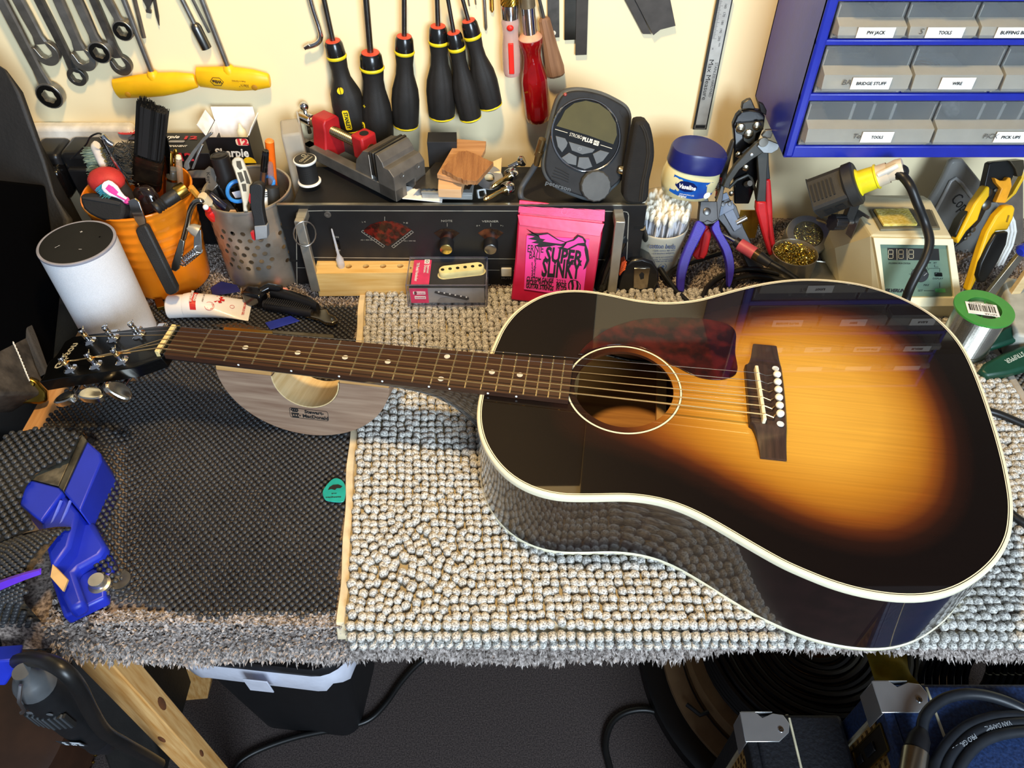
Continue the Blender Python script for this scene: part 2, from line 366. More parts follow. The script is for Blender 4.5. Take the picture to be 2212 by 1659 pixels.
# top with sunburst stored as a colour attribute
K=40; edge=ins_(.003); tv=[];tf=[];bu=[]
def ss(a,b,x): t=max(0,min(1,(x-a)/(b-a))); return t*t*(3-2*t)
def burst(p,de):
    x,y=p.x,p.y-.005
    dx=x-.690; ax=.165 if dx>0 else .215
    e=(abs(dx/ax)**1.9+abs(y/.178)**1.9)**.53
    e2=1-min(1,de/.10)
    return max(0,min(1,.625*e+.33*ss(.15,1,e2)))
for k in range(K+1):
    for i in range(NO):
        p=edge[i].lerp(hole[i],(k/K)**.8); tv.append((p.x,p.y,ZT))
        bu.append(burst(p,min((p-q).length for q in edge[::3])))
for k in range(K):
    for i in range(NO): a=k*NO+i; c=k*NO+(i+1)%NO; tf.append((a,c,c+NO,a+NO))
bb=B(); bb.v=[V(p) for p in tv]; bb.f=tf
def burstmat():
    m=bpy.data.materials.new('sunburst_lacquer'); m.use_nodes=True; nt=m.node_tree;N=nt.nodes;L=nt.links;b=N['Principled BSDF']
    at=N.new('ShaderNodeAttribute'); at.attribute_name='burst'
    r=N.new('ShaderNodeValToRGB'); L.new(at.outputs['Fac'],r.inputs[0]); e=r.color_ramp.elements
    st=[(.0,'#d6a544'),(.24,'#cc9839'),(.38,'#ab7321'),(.50,'#7d4513'),(.60,'#47200d'),(.70,'#22100a'),(.84,'#0e0807')]
    e[0].position,e[0].color=st[0][0],lin(st[0][1]); e[1].position,e[1].color=st[-1][0],lin(st[-1][1])
    for p,c in st[1:-1]: q=e.new(p); q.color=lin(c)
    tc=N.new('ShaderNodeTexCoord'); mp=N.new('ShaderNodeMapping'); mp.inputs['Scale'].default_value=(6,420,1); L.new(tc.outputs['Object'],mp.inputs[0])
    n=N.new('ShaderNodeTexNoise'); n.inputs['Scale'].default_value=1.; n.inputs['Detail'].default_value=4; L.new(mp.outputs[0],n.inputs['Vector'])
    mr=N.new('ShaderNodeMapRange'); mr.inputs[1].default_value=.25; mr.inputs[2].default_value=.75; mr.inputs[3].default_value=.86; mr.inputs[4].default_value=1.08; L.new(n.outputs['Fac'],mr.inputs[0])
    mx=N.new('ShaderNodeMix'); mx.data_type='RGBA'; mx.blend_type='MULTIPLY'; mx.inputs['Factor'].default_value=1; L.new(r.outputs[0],mx.inputs['A']); L.new(mr.outputs[0],mx.inputs['B'])
    L.new(mx.outputs['Result'],b.inputs['Base Color']); b.inputs['Roughness'].default_value=.35; b.inputs['Coat Weight'].default_value=1; b.inputs['Coat Roughness'].default_value=.02; b.inputs['Specular IOR Level'].default_value=.1
    return m
top=bb.out('soundboard',burstmat(),g,smooth=0)
at=top.data.color_attributes.new('burst','FLOAT_COLOR','POINT')
for i,v in enumerate(bu): at.data[i].color=(v,v,v,1)
BIND=mat('#ece3c4',.22,var=.03,coat=.6); LAC=mat('#160908',.28,var=.3,coat=1,croug=.02); BLKL=mat('#070606',.25,coat=1,croug=.02)
def strip(b,l0,l1,z0,z1): b.loft([[(a.x,a.y,z0),(c.x,c.y,z1)] for a,c in zip(l0+l0[:1],l1+l1[:1])],closed=False,caps=(0,0))
def band(name,prof,m):
    rings=[]
    ls=[(ins_(d),z) for d,z in prof]
    b=B().loft([[ (l[i].x,l[i].y,z) for i in range(NO)] for l,z in ls],caps=(0,0)); return b.out(name,m,g,smooth=50)
band('top_binding',[(0,-.0138),(-.0002,-.0128),(-.0002,-.0088),(.0004,-.0073),(.0014,-.0068),(.0034,-.0068),(.0034,-.0075)],BIND)
band('purfling',[(.0034,-.00676),(.0041,-.00676)],BLKL); band('purfling',[(.0041,-.00677),(.0049,-.00677)],BIND); band('purfling',[(.0049,-.00676),(.0053,-.00676)],BLKL)
band('sides',[(.0002,-.0135),(.0002,-.108)],LAC)
band('back_binding',[(.0003,-.1035),(-.0004,-.1042),(-.0004,-.1085),(.0006,-.1100),(.003,-.1105)],BIND)
B().add([(p.x,p.y,-.1102) for p in ins_(.002)],[tuple(range(NO))]).out('back',LAC,g)
AMB=wood('#8a5a2a','#b5813f',0,16); 
B().add([(p.x,p.y,-.1062) for p in ins_(.004)],[tuple(range(NO))]).out('back_lining',AMB,g)
band('inner_sides',[(.003,-.012),(.003,-.102)],wood('#6b4526','#8a5d34',0,16))
for bx,wd in ((.545,.011),(.44,.012)): B().box(wd,.27,.012,(bx,.0,-.0965)).out('back_brace',wood('#b98e55','#cfa76c',1,16),g)
kb=B()
for i in range(0,26): kb.box(.0055,.008,.014,(.42+i*.0068,.128,-.018))
kb.out('kerfed_lining',wood('#7a5433','#936a44',0,16),g)
# rosette and hole edge
def eli(rx,ry,z,n=96): return [(HC.x+rx*math.cos(2*math.pi*i/n),HC.y+ry*math.sin(2*math.pi*i/n),z) for i in range(n)]
B().loft([eli(.0515,.0535,ZT),eli(.0515,.0535,ZT-.0035)],caps=(0,0)).out('hole_edge',mat('#3a1c10',.4,coat=.8),g)
for r0,r1,m in ((.0579,.0584,BLKL),(.0584,.0602,BIND),(.0602,.0606,BLKL)):
    B().loft([eli(r0,r0+.0022,ZT+.0001),eli(r1,r1+.0022,ZT+.0001)],caps=(0,0)).out('rosette_ring',m,g)
# pickguard
PG=[(443.5,44),(452.2,60.9),(464.5,78.7),(477.6,92.0),(494.6,103.3),(511.8,110.9),(532.6,115.8),(553.4,119.2),(574.5,120.5),(591.8,119.7),(605.4,115.8),(612.8,109.2),(615.4,99.4),(614.1,84.2),(613.0,69.5),(614.0,55.5),(614.1,46.2),(610.8,36.5),(601.7,29.7),(590.4,26.5),(575.9,27.2),(563.1,32.3),(552,39)]
pg=[p for p in cr([(x/1000,y/1000,0) for x,y in PG],4)]
for a in range(8,40): 
    an=R(40+ (a-8)/31*98); q=(HC.x+.0612*math.cos(an),HC.y+.0636*math.sin(an))
    if q[1]>.036: pg.append(V((q[0],q[1],0)))
B().prism([(p.x,p.y) for p in pg],ZT,ZT+.0013).out('pickguard',mat('#1c0605',.3,c2='#47110c',ns=60,lo=.42,hi=.66,det=6,coat=.55,croug=.03,spec=.2),g,bevel=.0004)
# bridge
rw=wood('#241712','#3f2b22',1,40,rough=.5,coat=.15)
BY=.0062; secs=[]
for y,xl,xr,h in ((-.0785,.6292,.6537,.0032),(-.070,.6288,.6542,.0034),(-.058,.6275,.6550,.0042),(-.048,.6255,.6556,.0060),(-.0425,.6235,.6559,.0082),(-.040,.6206,.656,.0088),(-.02,.6206,.6573,.0092),(0,.6206,.6580,.0094),(.02,.6206,.6584,.0092),(.040,.6206,.6585,.0088),(.0425,.6235,.6586,.0080),(.048,.6260,.6586,.0060),(.058,.6290,.6583,.0042),(.070,.6310,.6580,.0034),(.0785,.6325,.6578,.0032)):
    y+=BY; secs.append([(xl,y,ZT),(xl,y,ZT+h*.8),(xl+.0015,y,ZT+h),(xr-.0015,y,ZT+h),(xr,y,ZT+h*.8),(xr,y,ZT)])
br=B().loft(secs).out('bridge',rw,g,smooth=30)
sx0,sy0,sx1,sy1=.6305,.0395,.6335,-.0345
B().box(.0036,math.hypot(sx1-sx0,sy1-sy0),.008,(0,0,0),fr(((sx0+sx1)/2,(sy0+sy1)/2,ZT+.0115),(1,(sx1-sx0)/(sy0-sy1),0),(0,0,1))).out('saddle',mat('#efe3bf',.35),g,bevel=.001)
pinx=[]; 
for i in range(6):
    y=.0325-i*.0108+.0; x=.6515-i*.0003; pinx.append((x,y))
    B().lathe([(.0022,-.004),(.0030,.0),(.0037,.0012),(.0041,.0026),(.0036,.0044),(.0022,.0055),(.0005,.0059)],T((x,y,ZT+.0092)),18).out('bridge_pin',mat('#f1ecdf',.3,var=.02),g)
for x,y in ((.6515,.0432),(.6497,-.0333)):
    B().lathe([(.0036,0),(.0036,.0004),(.0005,.0005)],T((x,y,ZT+.0091)),18).out('bridge_dot',mat('#dfe3e6',.2,c2='#aeb9c2',ns=300),g)
# fretboard, frets, markers
LSC=.62865
fx=lambda n:LSC*(1-2**(-n/12)); hw=lambda x:(.0428+(.0518-.0428)*x/fx(12))/2
fb=[]
for x in (0,.15,.3,.4398):
    w_=hw(x)+.0008; fb.append([(x,-w_,-.0066),(x,-w_,-.0006),(x,-w_*.55,.0001),(x,0,.0004),(x,w_*.55,.0001),(x,w_,-.0006),(x,w_,-.0066)])
FB=B().loft(fb).out('fretboard',wood('#1f110b','#4a2c1b',0,55,rough=.45,st=160),g,smooth=30)
FR=mat('#c9bd9c',.25,.9,var=.05)
for n in range(1,21):
    x=fx(n); w_=hw(x)
    B().loft([[(x-.0011,y,z-.0002),(x-.0006,y,z+.0009),(x+.0006,y,z+.0009),(x+.0011,y,z-.0002)] for y,z in ((-w_-.0004,-.0008),(-w_*.6,.0001),(0,.0004),(w_*.6,.0001),(w_+.0004,-.0008))]).out('fret',FR,FB)
PRL=mat('#e8e2d2',.2,c2='#b9b6ae',ns=250)
for n,ys in ((3,(0,)),(5,(0,)),(7,(0,)),(9,(0,)),(12,(.0165,-.0165)),(15,(0,)),(17,(0,))):
    x=(fx(n)+fx(n-1))/2
    for y in ys: B().lathe([(.0032,-.0004),(.0032,.00015),(.0003,.00018)],T((x,y-.0006,.0004-abs(y)*.02)),18).out('marker',PRL,FB)
    for d in ((0,) if n!=12 else (-.011,.011)): B().lathe([(.0012,0),(.0012,.0004),(.0002,.0005)],fr((x+d,-hw(x)-.0007,-.0035),(1,0,0),(0,-1,0)),10).out('side_dot',WHT,FB)
# neck
nk=[]
for x,w_,d in ((-.012,.0215,.012),(0,.0213,.0165),(.05,.0220,.0172),(.15,.0236,.0185),(.25,.0253,.0210),(.28,.026,.0285),(.30,.0262,.038),(.315,.0262,.052),(.328,.0262,.070),(.338,.026,.088),(.349,.0258,.100)):
    nk.append([(x,w_*math.cos(R(a)),-.0064-(d-.004)*math.sin(R(a))) if 0<a<180 else (x,w_*(1 if a==0 else -1),-.0064) for a in (0,15,30,50,70,90,110,130,150,165,180)])
B().loft(nk).out('neck',LAC,g)
# headstock (tilted back)
HA=R(13); HM=T((-.006,0,-.0045))@M(((-math.cos(HA),0,-math.sin(HA),0),(0,1,0,0),(-math.sin(HA),0,math.cos(HA),0),(0,0,0,1)))
HMW=GM@HM
def hs(px,py,h=0):
    q=HMW.inverted(); o=HMW@V((0,0,h)); n=(HMW.to_3x3()@V((0,0,1))); return q@PL(px,py,o,n)
hp=[hs(*p) for p in ((390,704),(344,704),(300,709),(260,714),(194,722),(158,727),(140,738),(132,752),(121,768),(106,781),(100,794),(97,806),(92,816),(85,825),(130,817),(200,808),(260,799),(290,794),(315,785),(349,773))]
h2=[(p.x,p.y) for p in hp]
HS=B().prism(h2,-.0145,0).out('headstock',mat('#060606',.3,coat=.12,spec=.2),g,bevel=.0008,world=False); HS.data.transform(HM)
mh=lambda p,h=0:HM@T((p.x,p.y,h))
posts=[]
for k,(px,py) in enumerate(((193.7,737),(244.5,730.7),(299.8,723),(152,796.8),(206.8,788.3),(263,779))):
    p=hs(px,py,.001); m=mh(p); posts.append(p)
    q=B().lathe([(.0078,0),(.0078,.0012),(.0062,.0026),(.0050,.0032),(.0046,.004)],m,20).out('tuner_bushing',CHR,g)
    B().lathe([(.003,.003),(.003,.0085),(.0024,.0105),(.0024,.0135),(.0032,.0150),(.0033,.0185),(.0026,.0195),(.0004,.0197)],m,14).out('string_post',CHR,q)
    s=1 if k<3 else -1
    if s<0:
        e=hs(*((140.7,850.6),(197,846.6),(253.7,839.7))[k-3],-.012); 
        a=V((p.x,p.y,-.019)); ey=p.y-.038
        st=B().tube([(p.x,p.y-.005,-.019),(p.x,p.y-.024,-.019)],.0028,10,HM).out('tuner_shaft',CHR,g)
        B().coil(.0035,HM@V((p.x,p.y-.020,-.019)),HM@V((p.x,p.y-.026,-.019)),3,.0008).out('tuner_collar',CHR,st)
        tilt=(8,-12,-55)[k-3]
        bm_=HM@T((p.x,p.y-.0285,-.017))@M.Rotation(R(tilt),4,'Y')
        B().loft([[(x*s1,y*s1*.62-abs(x)*abs(x)*11*s1,z) for x,y in circ(.0150,22)] for s1,z in ((.84,-.0042),(.98,-.003),(1,0),(.98,.003),(.84,.0042))],bm_).out('tuner_button',mat('#c9c4b8',.2,1,c2='#e6e2d8',ns=90),g,smooth=30)
    B().box(.016,.014,.012,(p.x,p.y,-.0205),HM).out('tuner_case',CHR,g,bevel=.002)
    if s>0: B().box(.012,.020,.006,(p.x,p.y+.030,-.019),HM).out('tuner_button',CHR,g,bevel=.002)
a=hs(121,797); c=hs(166,742)
txt('Gibson',.0105,HM@fr((a+(c-a)*.5),(c-a),(0,0,1))@T((0,0,.0003)),mat('#cfc6a6',.3,.3),HS,w=(c-a).length,bold=.02,shear=.15)
# nut and strings
B().box(.005,.0435,.0095,(-.0078,0,-.0018)).out('nut',mat('#e2c98c',.4),g,bevel=.0008)
B().box(.0055,.0435,.0066,(-.0026,0,-.0033)).out('nut_shelf',BLKL,g,bevel=.0005)
BRZ=mat('#d9b478',.3,1,var=.05); PLS=mat('#c8c6c0',.2,1,var=.05)
order=[2,1,0,5,4,3]  # e B G | D A E -> posts: treble side far..near
for i in range(6):   # i=0 high e
    yn=.0178-i*.0071; ys=.0282-i*.0113; r=(.0002,.00026,.00034,.00046,.00058,.00070)[i]; m=PLS if i<2 else BRZ
    t=(i+.3)/6; xs=.6306+.003*t
    zs=ZT+.0158; px_,py_=pinx[i]
    po={0:2,1:1,2:0,3:5,4:4,5:3}[i]; pp=posts[po]; side=1 if po<3 else -1
    pe=HM@V((pp.x,pp.y-side*.0024,.0105))
    pts=[pe,(-.0098,yn,.0030),(-.0062,yn,.0034),(.31,yn+(ys-yn)*.49,.0066),(xs-.0015,ys,zs-.0004),(xs,ys,zs),(xs+.0015,ys,zs-.0003),(xs+.009,ys-.0006,zs-.0028),(px_-.0042,py_+.0002,ZT+.0099),(px_-.0030,py_,ZT+.0082)]
    st=B().tube(pts,r*1.25,6).out('string',m,g)
    cc=B().coil(.0029,HM@V((pp.x,pp.y,.0088)),HM@V((pp.x,pp.y,.0128)),3,max(r,.0004)).out('string_winding',m,st)
    B().tube([HM@V((pp.x,pp.y,.0125)),HM@V((pp.x-.003,pp.y+.004,.021))],max(.0004,r*.8),5).out('string_end',m,st)
# ---- neck rest
ndir=V((.98974,-.14279,0)); tilt=R(15)
o_=Z(652,972,.0); base=V((-.238,.572,.0025))
n_=V((ndir.y,-ndir.x,0)).normalized()   # towards viewer
nf=(n_*math.cos(tilt)+V((0,0,1))*math.sin(tilt)).normalized()
NR=fr(base,ndir,nf)                      # local x along neck, y up the face, z towards viewer
nr=thing('neck_rest','half round wooden neck rest under the guitar neck, printed maker mark','neck rest',NR)
RR=.101; yt=.83*RR-.006; nc=.0395
pf=[]
for i in range(33):
    a=math.pi+math.pi*i/32; pf.append((RR*math.cos(a),.83*(RR+RR*math.sin(a)*.985)))
pf=[p for p in pf if p[1]<=yt]
pf=[(-RR*.998,yt)]+pf+[(RR*.998,yt)]
ncx=.004
for i in range(21):
    a=-math.pi*i/20; pf.append((ncx+nc*math.cos(a),yt+nc*math.sin(a)*.95))
wal=wood('#7d5f4b','#a58a72',0,20,rough=.6)
B().prism(pf,-.056,0).out('block',wal,nr,bevel=.0006,smooth=25)
ck=wood('#b98950','#d0a468',0,30)
for x0,x1 in ((-RR+.001,ncx-nc),(ncx+nc,RR-.001)): B().box(x1-x0,.056,.010,((x0+x1)/2,yt+.005,-.028),M.Identity(4)@M(((1,0,0,0),(0,1,0,0),(0,0,1,0),(0,0,0,1))) if 0 else None).out('unused',ck,nr) if 0 else B().box(x1-x0,.010,.0555,((x0+x1)/2,yt+.005,-.028)).out('cork_strip',ck,nr,bevel=.0006)
lin_=B().loft([[(ncx+r*math.cos(-math.pi*i/24),yt+r*.95*math.sin(-math.pi*i/24),z) for i in range(25)] for r,z in ((nc-.0001,.0002),(nc-.0014,.0002),(nc-.0014,-.0562),(nc-.0001,-.0562))],caps=(0,0),closed=False)
lin_.out('cradle_lining',wood('#cdae78','#e3cb9b',2,30),nr)
lm=T((.004,.031,.0004))
B().ring(rrect(.046,.0135,.0025),rrect(.0452,.0127,.0022),0,.0002,lm).out('logo_frame',INK,nr,smooth=0)
txt('Stewart-',.0042,lm@T((.0065,.0030,.0001)),INK,nr,w=.023,bold=.05,al='CENTER'); txt('MacDonald',.0042,lm@T((.0075,-.0032,.0001)),INK,nr,w=.0305,bold=.05)
bars=B()
for k,(y,w_) in enumerate(((.0057,.008),(.0022,.0065),(-.001,.009),(-.0055,.008))): bars.box(w_,.0017,.0002,(-.0165,y,.0001),lm)
for k in range(4): bars.box(.0016,.002,.0002,(-.0205+k*.0025,.0038,.0001),lm); bars.box(.0014,.0018,.0002,(-.020+k*.003,-.0032,.0001),lm)
bars.out('logo_mark',INK,nr,smooth=0)
# ================= tools on the wall
BD=mat('#17130f',.6)
WZ=.349
tb=thing('tool_board','long black tool board along the top edge of the wall, unseen upper part added to darken reflections','tool board',(-.11,WY-.03,WZ))
B().box(.535,.004,.62,(-.125,WY-.003,WZ+.31)).out('board',BD,tb,bevel=.001,world=True)  # only the bottom edge is seen; height added to darken the guitar top's reflection
B().box(.535,.008,.012,(-.125,WY-.005,WZ+.0055)).out('lip',BD,tb,bevel=.001,world=True)
tb=thing('tool_board','short black tool board over the hanging wrenches on the left, unseen upper part added to darken reflections','tool board',(-.52,WY-.03,WZ+.004))
B().box(.32,.004,.62,(-.562,WY-.003,WZ+.316)).out('board',BD,tb,bevel=.001,world=True)  # unseen height above the rail edge, added for a darker guitar reflection
B().box(.32,.008,.012,(-.562,WY-.005,WZ+.0095)).out('lip',BD,tb,bevel=.001,world=True)
tb=thing('unseen_dark_board','unseen dark board added to darken the guitar reflections, above the ruler and the blue cabinet','board',(.2,WY-.02,.56))  # unseen board, guessed from the guitar top and added to darken its reflections
B().prism([(-.058,-.04),(1.1,-.04),(1.1,.85),(-.058,.85)],0,.012,fr((0,0,0),(1,0,0),(0,-1,0))).out('board',BD,tb,bevel=.001)
HY=.938
wst=mat('#8f8c86',.3,.8,var=.18,ns=60); wdk=mat('#1a1918',.35,.5)
def Wp(px,py,y=HY): return Y(px,py,min(y+.078,WY-.0035))
def mm(px): return px*.00068   # metres per photo pixel at the wall, across
def hexhole(r,n=24): return [(r*(1+.06*(1 if (i//2)%2 else -1))*math.cos(2*math.pi*i/n),r*(1+.06*(1 if (i//2)%2 else -1))*math.sin(2*math.pi*i/n)) for i in range(n)]
def wrench(p0,p1,kind,rp,hwp,y,label,word=None,col=None):
    a=Wp(*p0,y); c=Wp(*p1,y); d=(c-a); a=a-d*.35; m=along(a,c); L=(c-a).length; r=mm(rp); hw_=mm(hwp); col=col or wst
    t=thing('wrench',label,'wrench',m,'wrenches hanging at the left of the wall')
    sh=L-r*.75
    b=B().loft([[(x*k,y_*.0042/.5,z) for x,y_ in ((-1,-.25),(-.7,-.5),(.7,-.5),(1,-.25),(1,.25),(.7,.5),(-.7,.5),(-1,.25))] for k,z in ((hw_*.95,0),(hw_,sh*.5),(hw_*.9,sh*.86),(hw_*1.25,sh))])
    s=b.out('shank',col,t,smooth=30)
    q=T((0,0,L))@RX(90)
    if kind=='open':
        pr=[]
        jw=r*.52
        for i in range(25):
            an=R(-90+55+ (250)*i/24) ; 
            pr.append((r*math.cos(an),r*math.sin(an)))
        o=[]
        for i in range(23):
            an=R(118+304*i/22-90+ -28); o.append((r*math.cos(an),r*math.sin(an)*1.0))
        # jaw opening points towards local -y of the plate (tool end), tilted 15 degrees
        o=[(r*math.cos(R(-52+284*i/26)),r*math.sin(R(-52+284*i/26))) for i in range(27)]
        o+=[(-jw,-r*.62),(-jw,r*.05),(-jw*.6,r*.34),(jw*.6,r*.34),(jw,r*.05),(jw,-r*.62)]
        B().prism(o,-.0048,.0048,q@RZ(15)).out('open_jaw',col,t,bevel=.0006,smooth=30)
    else:
        n=24; th=.0062 if kind=='ratchet' else .0045
        B().ring(circ(r,n),hexhole(r*.56),-th,th,q).out('ring',col,t,bevel=.0008,smooth=30)
        if kind=='ratchet':
            B().ring(circ(r*.88,n),hexhole(r*.52),th,th+.0006,q).out('ratchet_face',wdk,t)
    if word: txt(word[0],hw_*1.05,fr((0,-.0023-.0004,sh*word[1]),(0,0,1),(0,-1,0)),mat('#c9c6c0',.3,.8),s,w=word[2])
    return t
wrench((3,0),(110,204),'ratchet',26,11,.930,'largest ratchet ring wrench, lowest and farthest left on the wall',('PROFESSIONAL  19CLFT',.62,.075))
wrench((46,10),(102,113),'open',24,11,.934,'open ended wrench hanging second from the left, marked 14mm',('14mm',.66,.018))
wrench((85,0),(168,164),'plain',18.5,9,.942,'dark plain ring wrench hanging third from the left',None,DSTL)
wrench((127,0),(183,126),'open',23,10,.932,'open ended wrench marked CHROME beside the dark ring wrench',('CHROME  13mm',.60,.06))
wrench((168,0),(218,110),'ratchet',21,9.5,.930,'ratchet ring wrench right of the 13mm open wrench',('BICLFT',.62,.03))
wrench((203,0),(263,139),'open',20,8,.938,'narrow open ended wrench, rightmost of the open ended ones',('PROFESSIONAL',.55,.045),DSTL)
wrench((234,0),(268,63),'ratchet',19,8,.930,'smallest ratchet ring wrench, beside the first yellow T-handle key',('10',.7,.006))
# --- T handle keys
YH=mat('#f3ba12',.42,var=.04)
def tkey(s0,s1,h0,h1,hole,label,y=.928,thick=25,letters=False):
    a=Wp(*s0,y);c=Wp(*s1,y);d=c-a
    t=thing('t_handle_key',label,'hex key',T(c),'yellow T-handle keys on the wall')
    B().tube([a-d*.3-c,V((0,0,0))],.0037,10).out('shaft',STL,t)
    p=Wp(*h0,y);q=Wp(*h1,y); L=(q-p).length; m=T(-c)@along(p,q)
    pr=((.0005,.0075),(.002,.0095),(.02,.0128),(.35,.0150),(.55,.0155),(.8,.0132),(.985,.0092),(.999,.0078))
    B().loft([[(r*1.05*math.cos(2*math.pi*i/16),r*.62*math.sin(2*math.pi*i/16),z*L) for i in range(16)] for z,r in pr],m).out('handle',YH,t,smooth=50)
    v=(c-a).normalized()
    B().lathe([(.0080,-.004),(.0080,.001),(.0068,.004),(.005,.006)],T(-c)@along(c+v*.003,c-v*.01),16).out('collar',YH,t)
    hp_=Wp(*hole,y)-c
    B().lathe([(.0040,0),(.0030,.0006),(.0003,.0007)],fr(hp_+V((0,-.0088,0)),(1,0,0),(0,-1,0)),14).out('eyelet',mat('#b07c08',.6),t)
    if letters:
        mid=m@V((0,-.0112,L*.30)); f=fr(mid,p-q,(0,-1,0))
        f=fr(m@V((0,-.0110,L*.30)),p-q,V((0,-1,0)))
        B().ring([(.009*math.cos(R(60*i+30*(i%2)*0)),.0065*math.sin(R(60*i))) for i in range(6)],[(.0083*math.cos(R(60*i)),.0057*math.sin(R(60*i))) for i in range(6)],0,.0002,f).out('maker_frame',INK,t,smooth=0)
        txt('Wiha',.0042,f,INK,t,w=.0125,bold=.06)
        f2=fr(m@V((-.002,-.0109,L*.60)),p-q,V((0,-1,0))); txt('Made in Germany',.002,f2,INK,t,w=.018)
        f3=fr(m@V((.004,-.0104,L*.66)),p-q,V((0,-1,0))); txt('336/¼"',.0036,f3,INK,t,w=.0125)
tkey((268,0),(329,158),(249,192),(424,174),(281,198),'yellow T-handle hex key with a plain handle, left of the pair')
tkey((437,0),(493,146),(426,166),(583,174),(553,183),'yellow T-handle hex key with black printing, right of the pair',letters=True)
# --- small shafts hanging among them
def rod(p0,p1,r,label,name='hex_key_shaft',cat='hex key',m=STL,y=.94,tip=None,ext=.5,grp='thin steel shafts hanging from the tool board'):
    a=Wp(*p0,y);c=Wp(*p1,y);d=c-a; a=a-d*ext
    pts=[a,c]; rr=[r,r]
    if tip: pts=[a,c-d.normalized()*tip,c]; rr=[r,r,r*.25]
    return tag(B().tube(pts,rr,6 if not tip else 10).out(name,m,smooth=30),label,cat,grp)
rod((291,0),(311,81),.0030,'thin steel hex shaft just right of the first yellow key shaft')
rod((334,0),(344,55),.0022,'pointed dark awl tip between the two yellow keys',m=DSTL,tip=.012,name='awl',cat='awl')
rod((417,0),(452,70),.0020,'thinnest steel rod beside the second yellow key shaft')
a=Wp(316,-30,.94);c=Wp(322,27,.94)
tag(B().loft([[(x*k,y_*.002,z) for x,y_ in ((-1,-1),(1,-1),(1,1),(-1,1))] for k,z in ((.0055,0),(.0055,.55*(c-a).length),(.0020,.78*(c-a).length),(.0020,.88*(c-a).length),(.0030,.9*(c-a).length),(.0030,(c-a).length))],along(a,c)).out('file_tip',DSTL,smooth=0),'short flat dark blade tip left of the awl','blade')
nd=thing('nut_driver','steel nut driver with a long socket hanging left of the second yellow key','nut driver',along(Wp(384,-20,.935),Wp(446,104,.935)))
L=(Wp(446,104,.935)-Wp(384,-20,.935)).length
B().tube([(0,0,-.03),(0,0,L*.60)],.0031,10).out('shaft',STL,nd)
B().lathe([(.0035,L*.55),(.0058,L*.58),(.0069,L*.63),(.0069,L),(.0045,L),(.0045,L-.006)],None,16).out('socket',mat('#6d6b67',.3,1),nd)
ho=thing('offset_screwdriver','bent chrome offset screwdriver hanging left of the black screwdrivers','screwdriver',T(Wp(690,90,.93)))
o=Wp(690,90,.93)
pts=cr([Wp(664,-30,.93)-o,Wp(676,18,.93)-o,Wp(690,62,.93)-o,Wp(693,82,.93)-o,Wp(683,95,.93)-o,Wp(662,102,.93)-o],5)
B().tube(pts,[.0032]*(len(pts)-6)+[.0032]*6,10).out('shaft',CHR,ho)
B().box(.004,.007,.009,(0,0,0),along(Wp(664,100,.93)-o,Wp(654,106,.93)-o)).out('blade',CHR,ho,bevel=.0005)
# --- black and yellow screwdrivers
RB=mat('#1c1b1a',.6,bump=.25,bs=1400,var=.15); CAPB=mat('#121212',.25,coat=.3); RCAP=mat('#c9462e',.5); YR=mat('#e6cf1e',.45)
def sdriver(s0,c0,e0,hwc,hwb,label,y=.922,dec=None,shr=None):
    a=Wp(*s0,y);c=Wp(*c0,y);e=Wp(*e0,y)
    m=along(c,e); L=(e-c).length; t=thing('screwdriver',label,'screwdriver',m,'black and yellow screwdrivers on the wall')
    r=mm(hwc); rb=mm(hwb); d=(c-a).normalized()
    B().tube([m.inverted()@(a-(c-a)*.2),(0,0,.004)],shr or r*.27,12).out('shaft',mat('#6c6a67',.3,1),t)
    B().lathe([(r*.3,-.0005),(r*.78,-.0002),(r*.8,.0015)],None,20).out('red_collar',RCAP,t)
    B().lathe([(r*.8,.0005),(r*.95,.004),(r*1.03,.016),(r*1.03,.018)],None,24).out('cap',CAPB,t)
    B().lathe([(r*1.04,.0178),(r*1.10,.0192),(r*1.10,.0208),(r*1.03,.0222)],None,24).out('yellow_ring',YR,t)
    z0=.0215
    pr=[(r*1.02,z0),(r*.94,z0+.01),(r*.90,z0+.12*L),(r*.98,z0+.22*L),(rb*.92,z0+.38*L),(rb,z0+.5*L),(rb*.98,z0+.62*L),(rb*.93,L*.93),(rb*.90,L*.945)]
    g=B(); n=48
    g.loft([[(rr*(1-.035*(1 if (i%8 in(0,1)) and z>z0+.15*L else 0))*math.cos(2*math.pi*i/n),rr*.92*(1-.035*(1 if (i%8 in(0,1)) and z>z0+.15*L else 0))*math.sin(2*math.pi*i/n),z) for i in range(n)] for rr,z in pr])
    G_=g.out('grip',RB,t,smooth=60)
    B().lathe([(rb*.91,L*.940),(rb*.93,L*.948),(rb*.91,L*.957)],None,24,sy=.93).out('yellow_ring',YR,t)
    B().lathe([(rb*.9,L*.955),(rb*.72,L*.978),(rb*.4,L*.995),(.0005,L)],None,24,sy=.93).out('end_cap',CAPB,t)
    if dec: dec(t,L,rb,r)
    return t
def dec1(t,L,rb,r):
    f=fr((.0015,-rb*.94,L*.79),(0,0,1),(0,-1,0)); B().prism(rrect(.028,.0085,.0018,2),-.001,.0004,f).out('badge',YR,t); txt('STANLEY',.0052,f@T((0,0,.0006)),INK,t,w=.024,bold=.05)
    f=fr((.001,-rb*.93,L*.46),(0,0,1),(0,-1,0)); 
    for s in (-1,1): B().prism([(.0042*math.cos(R(a)),s*(.0006+.0036*math.sin(R(a)))) for a in range(0,181,20)],-.002,.0006,f).out('slot_mark',YR,t)
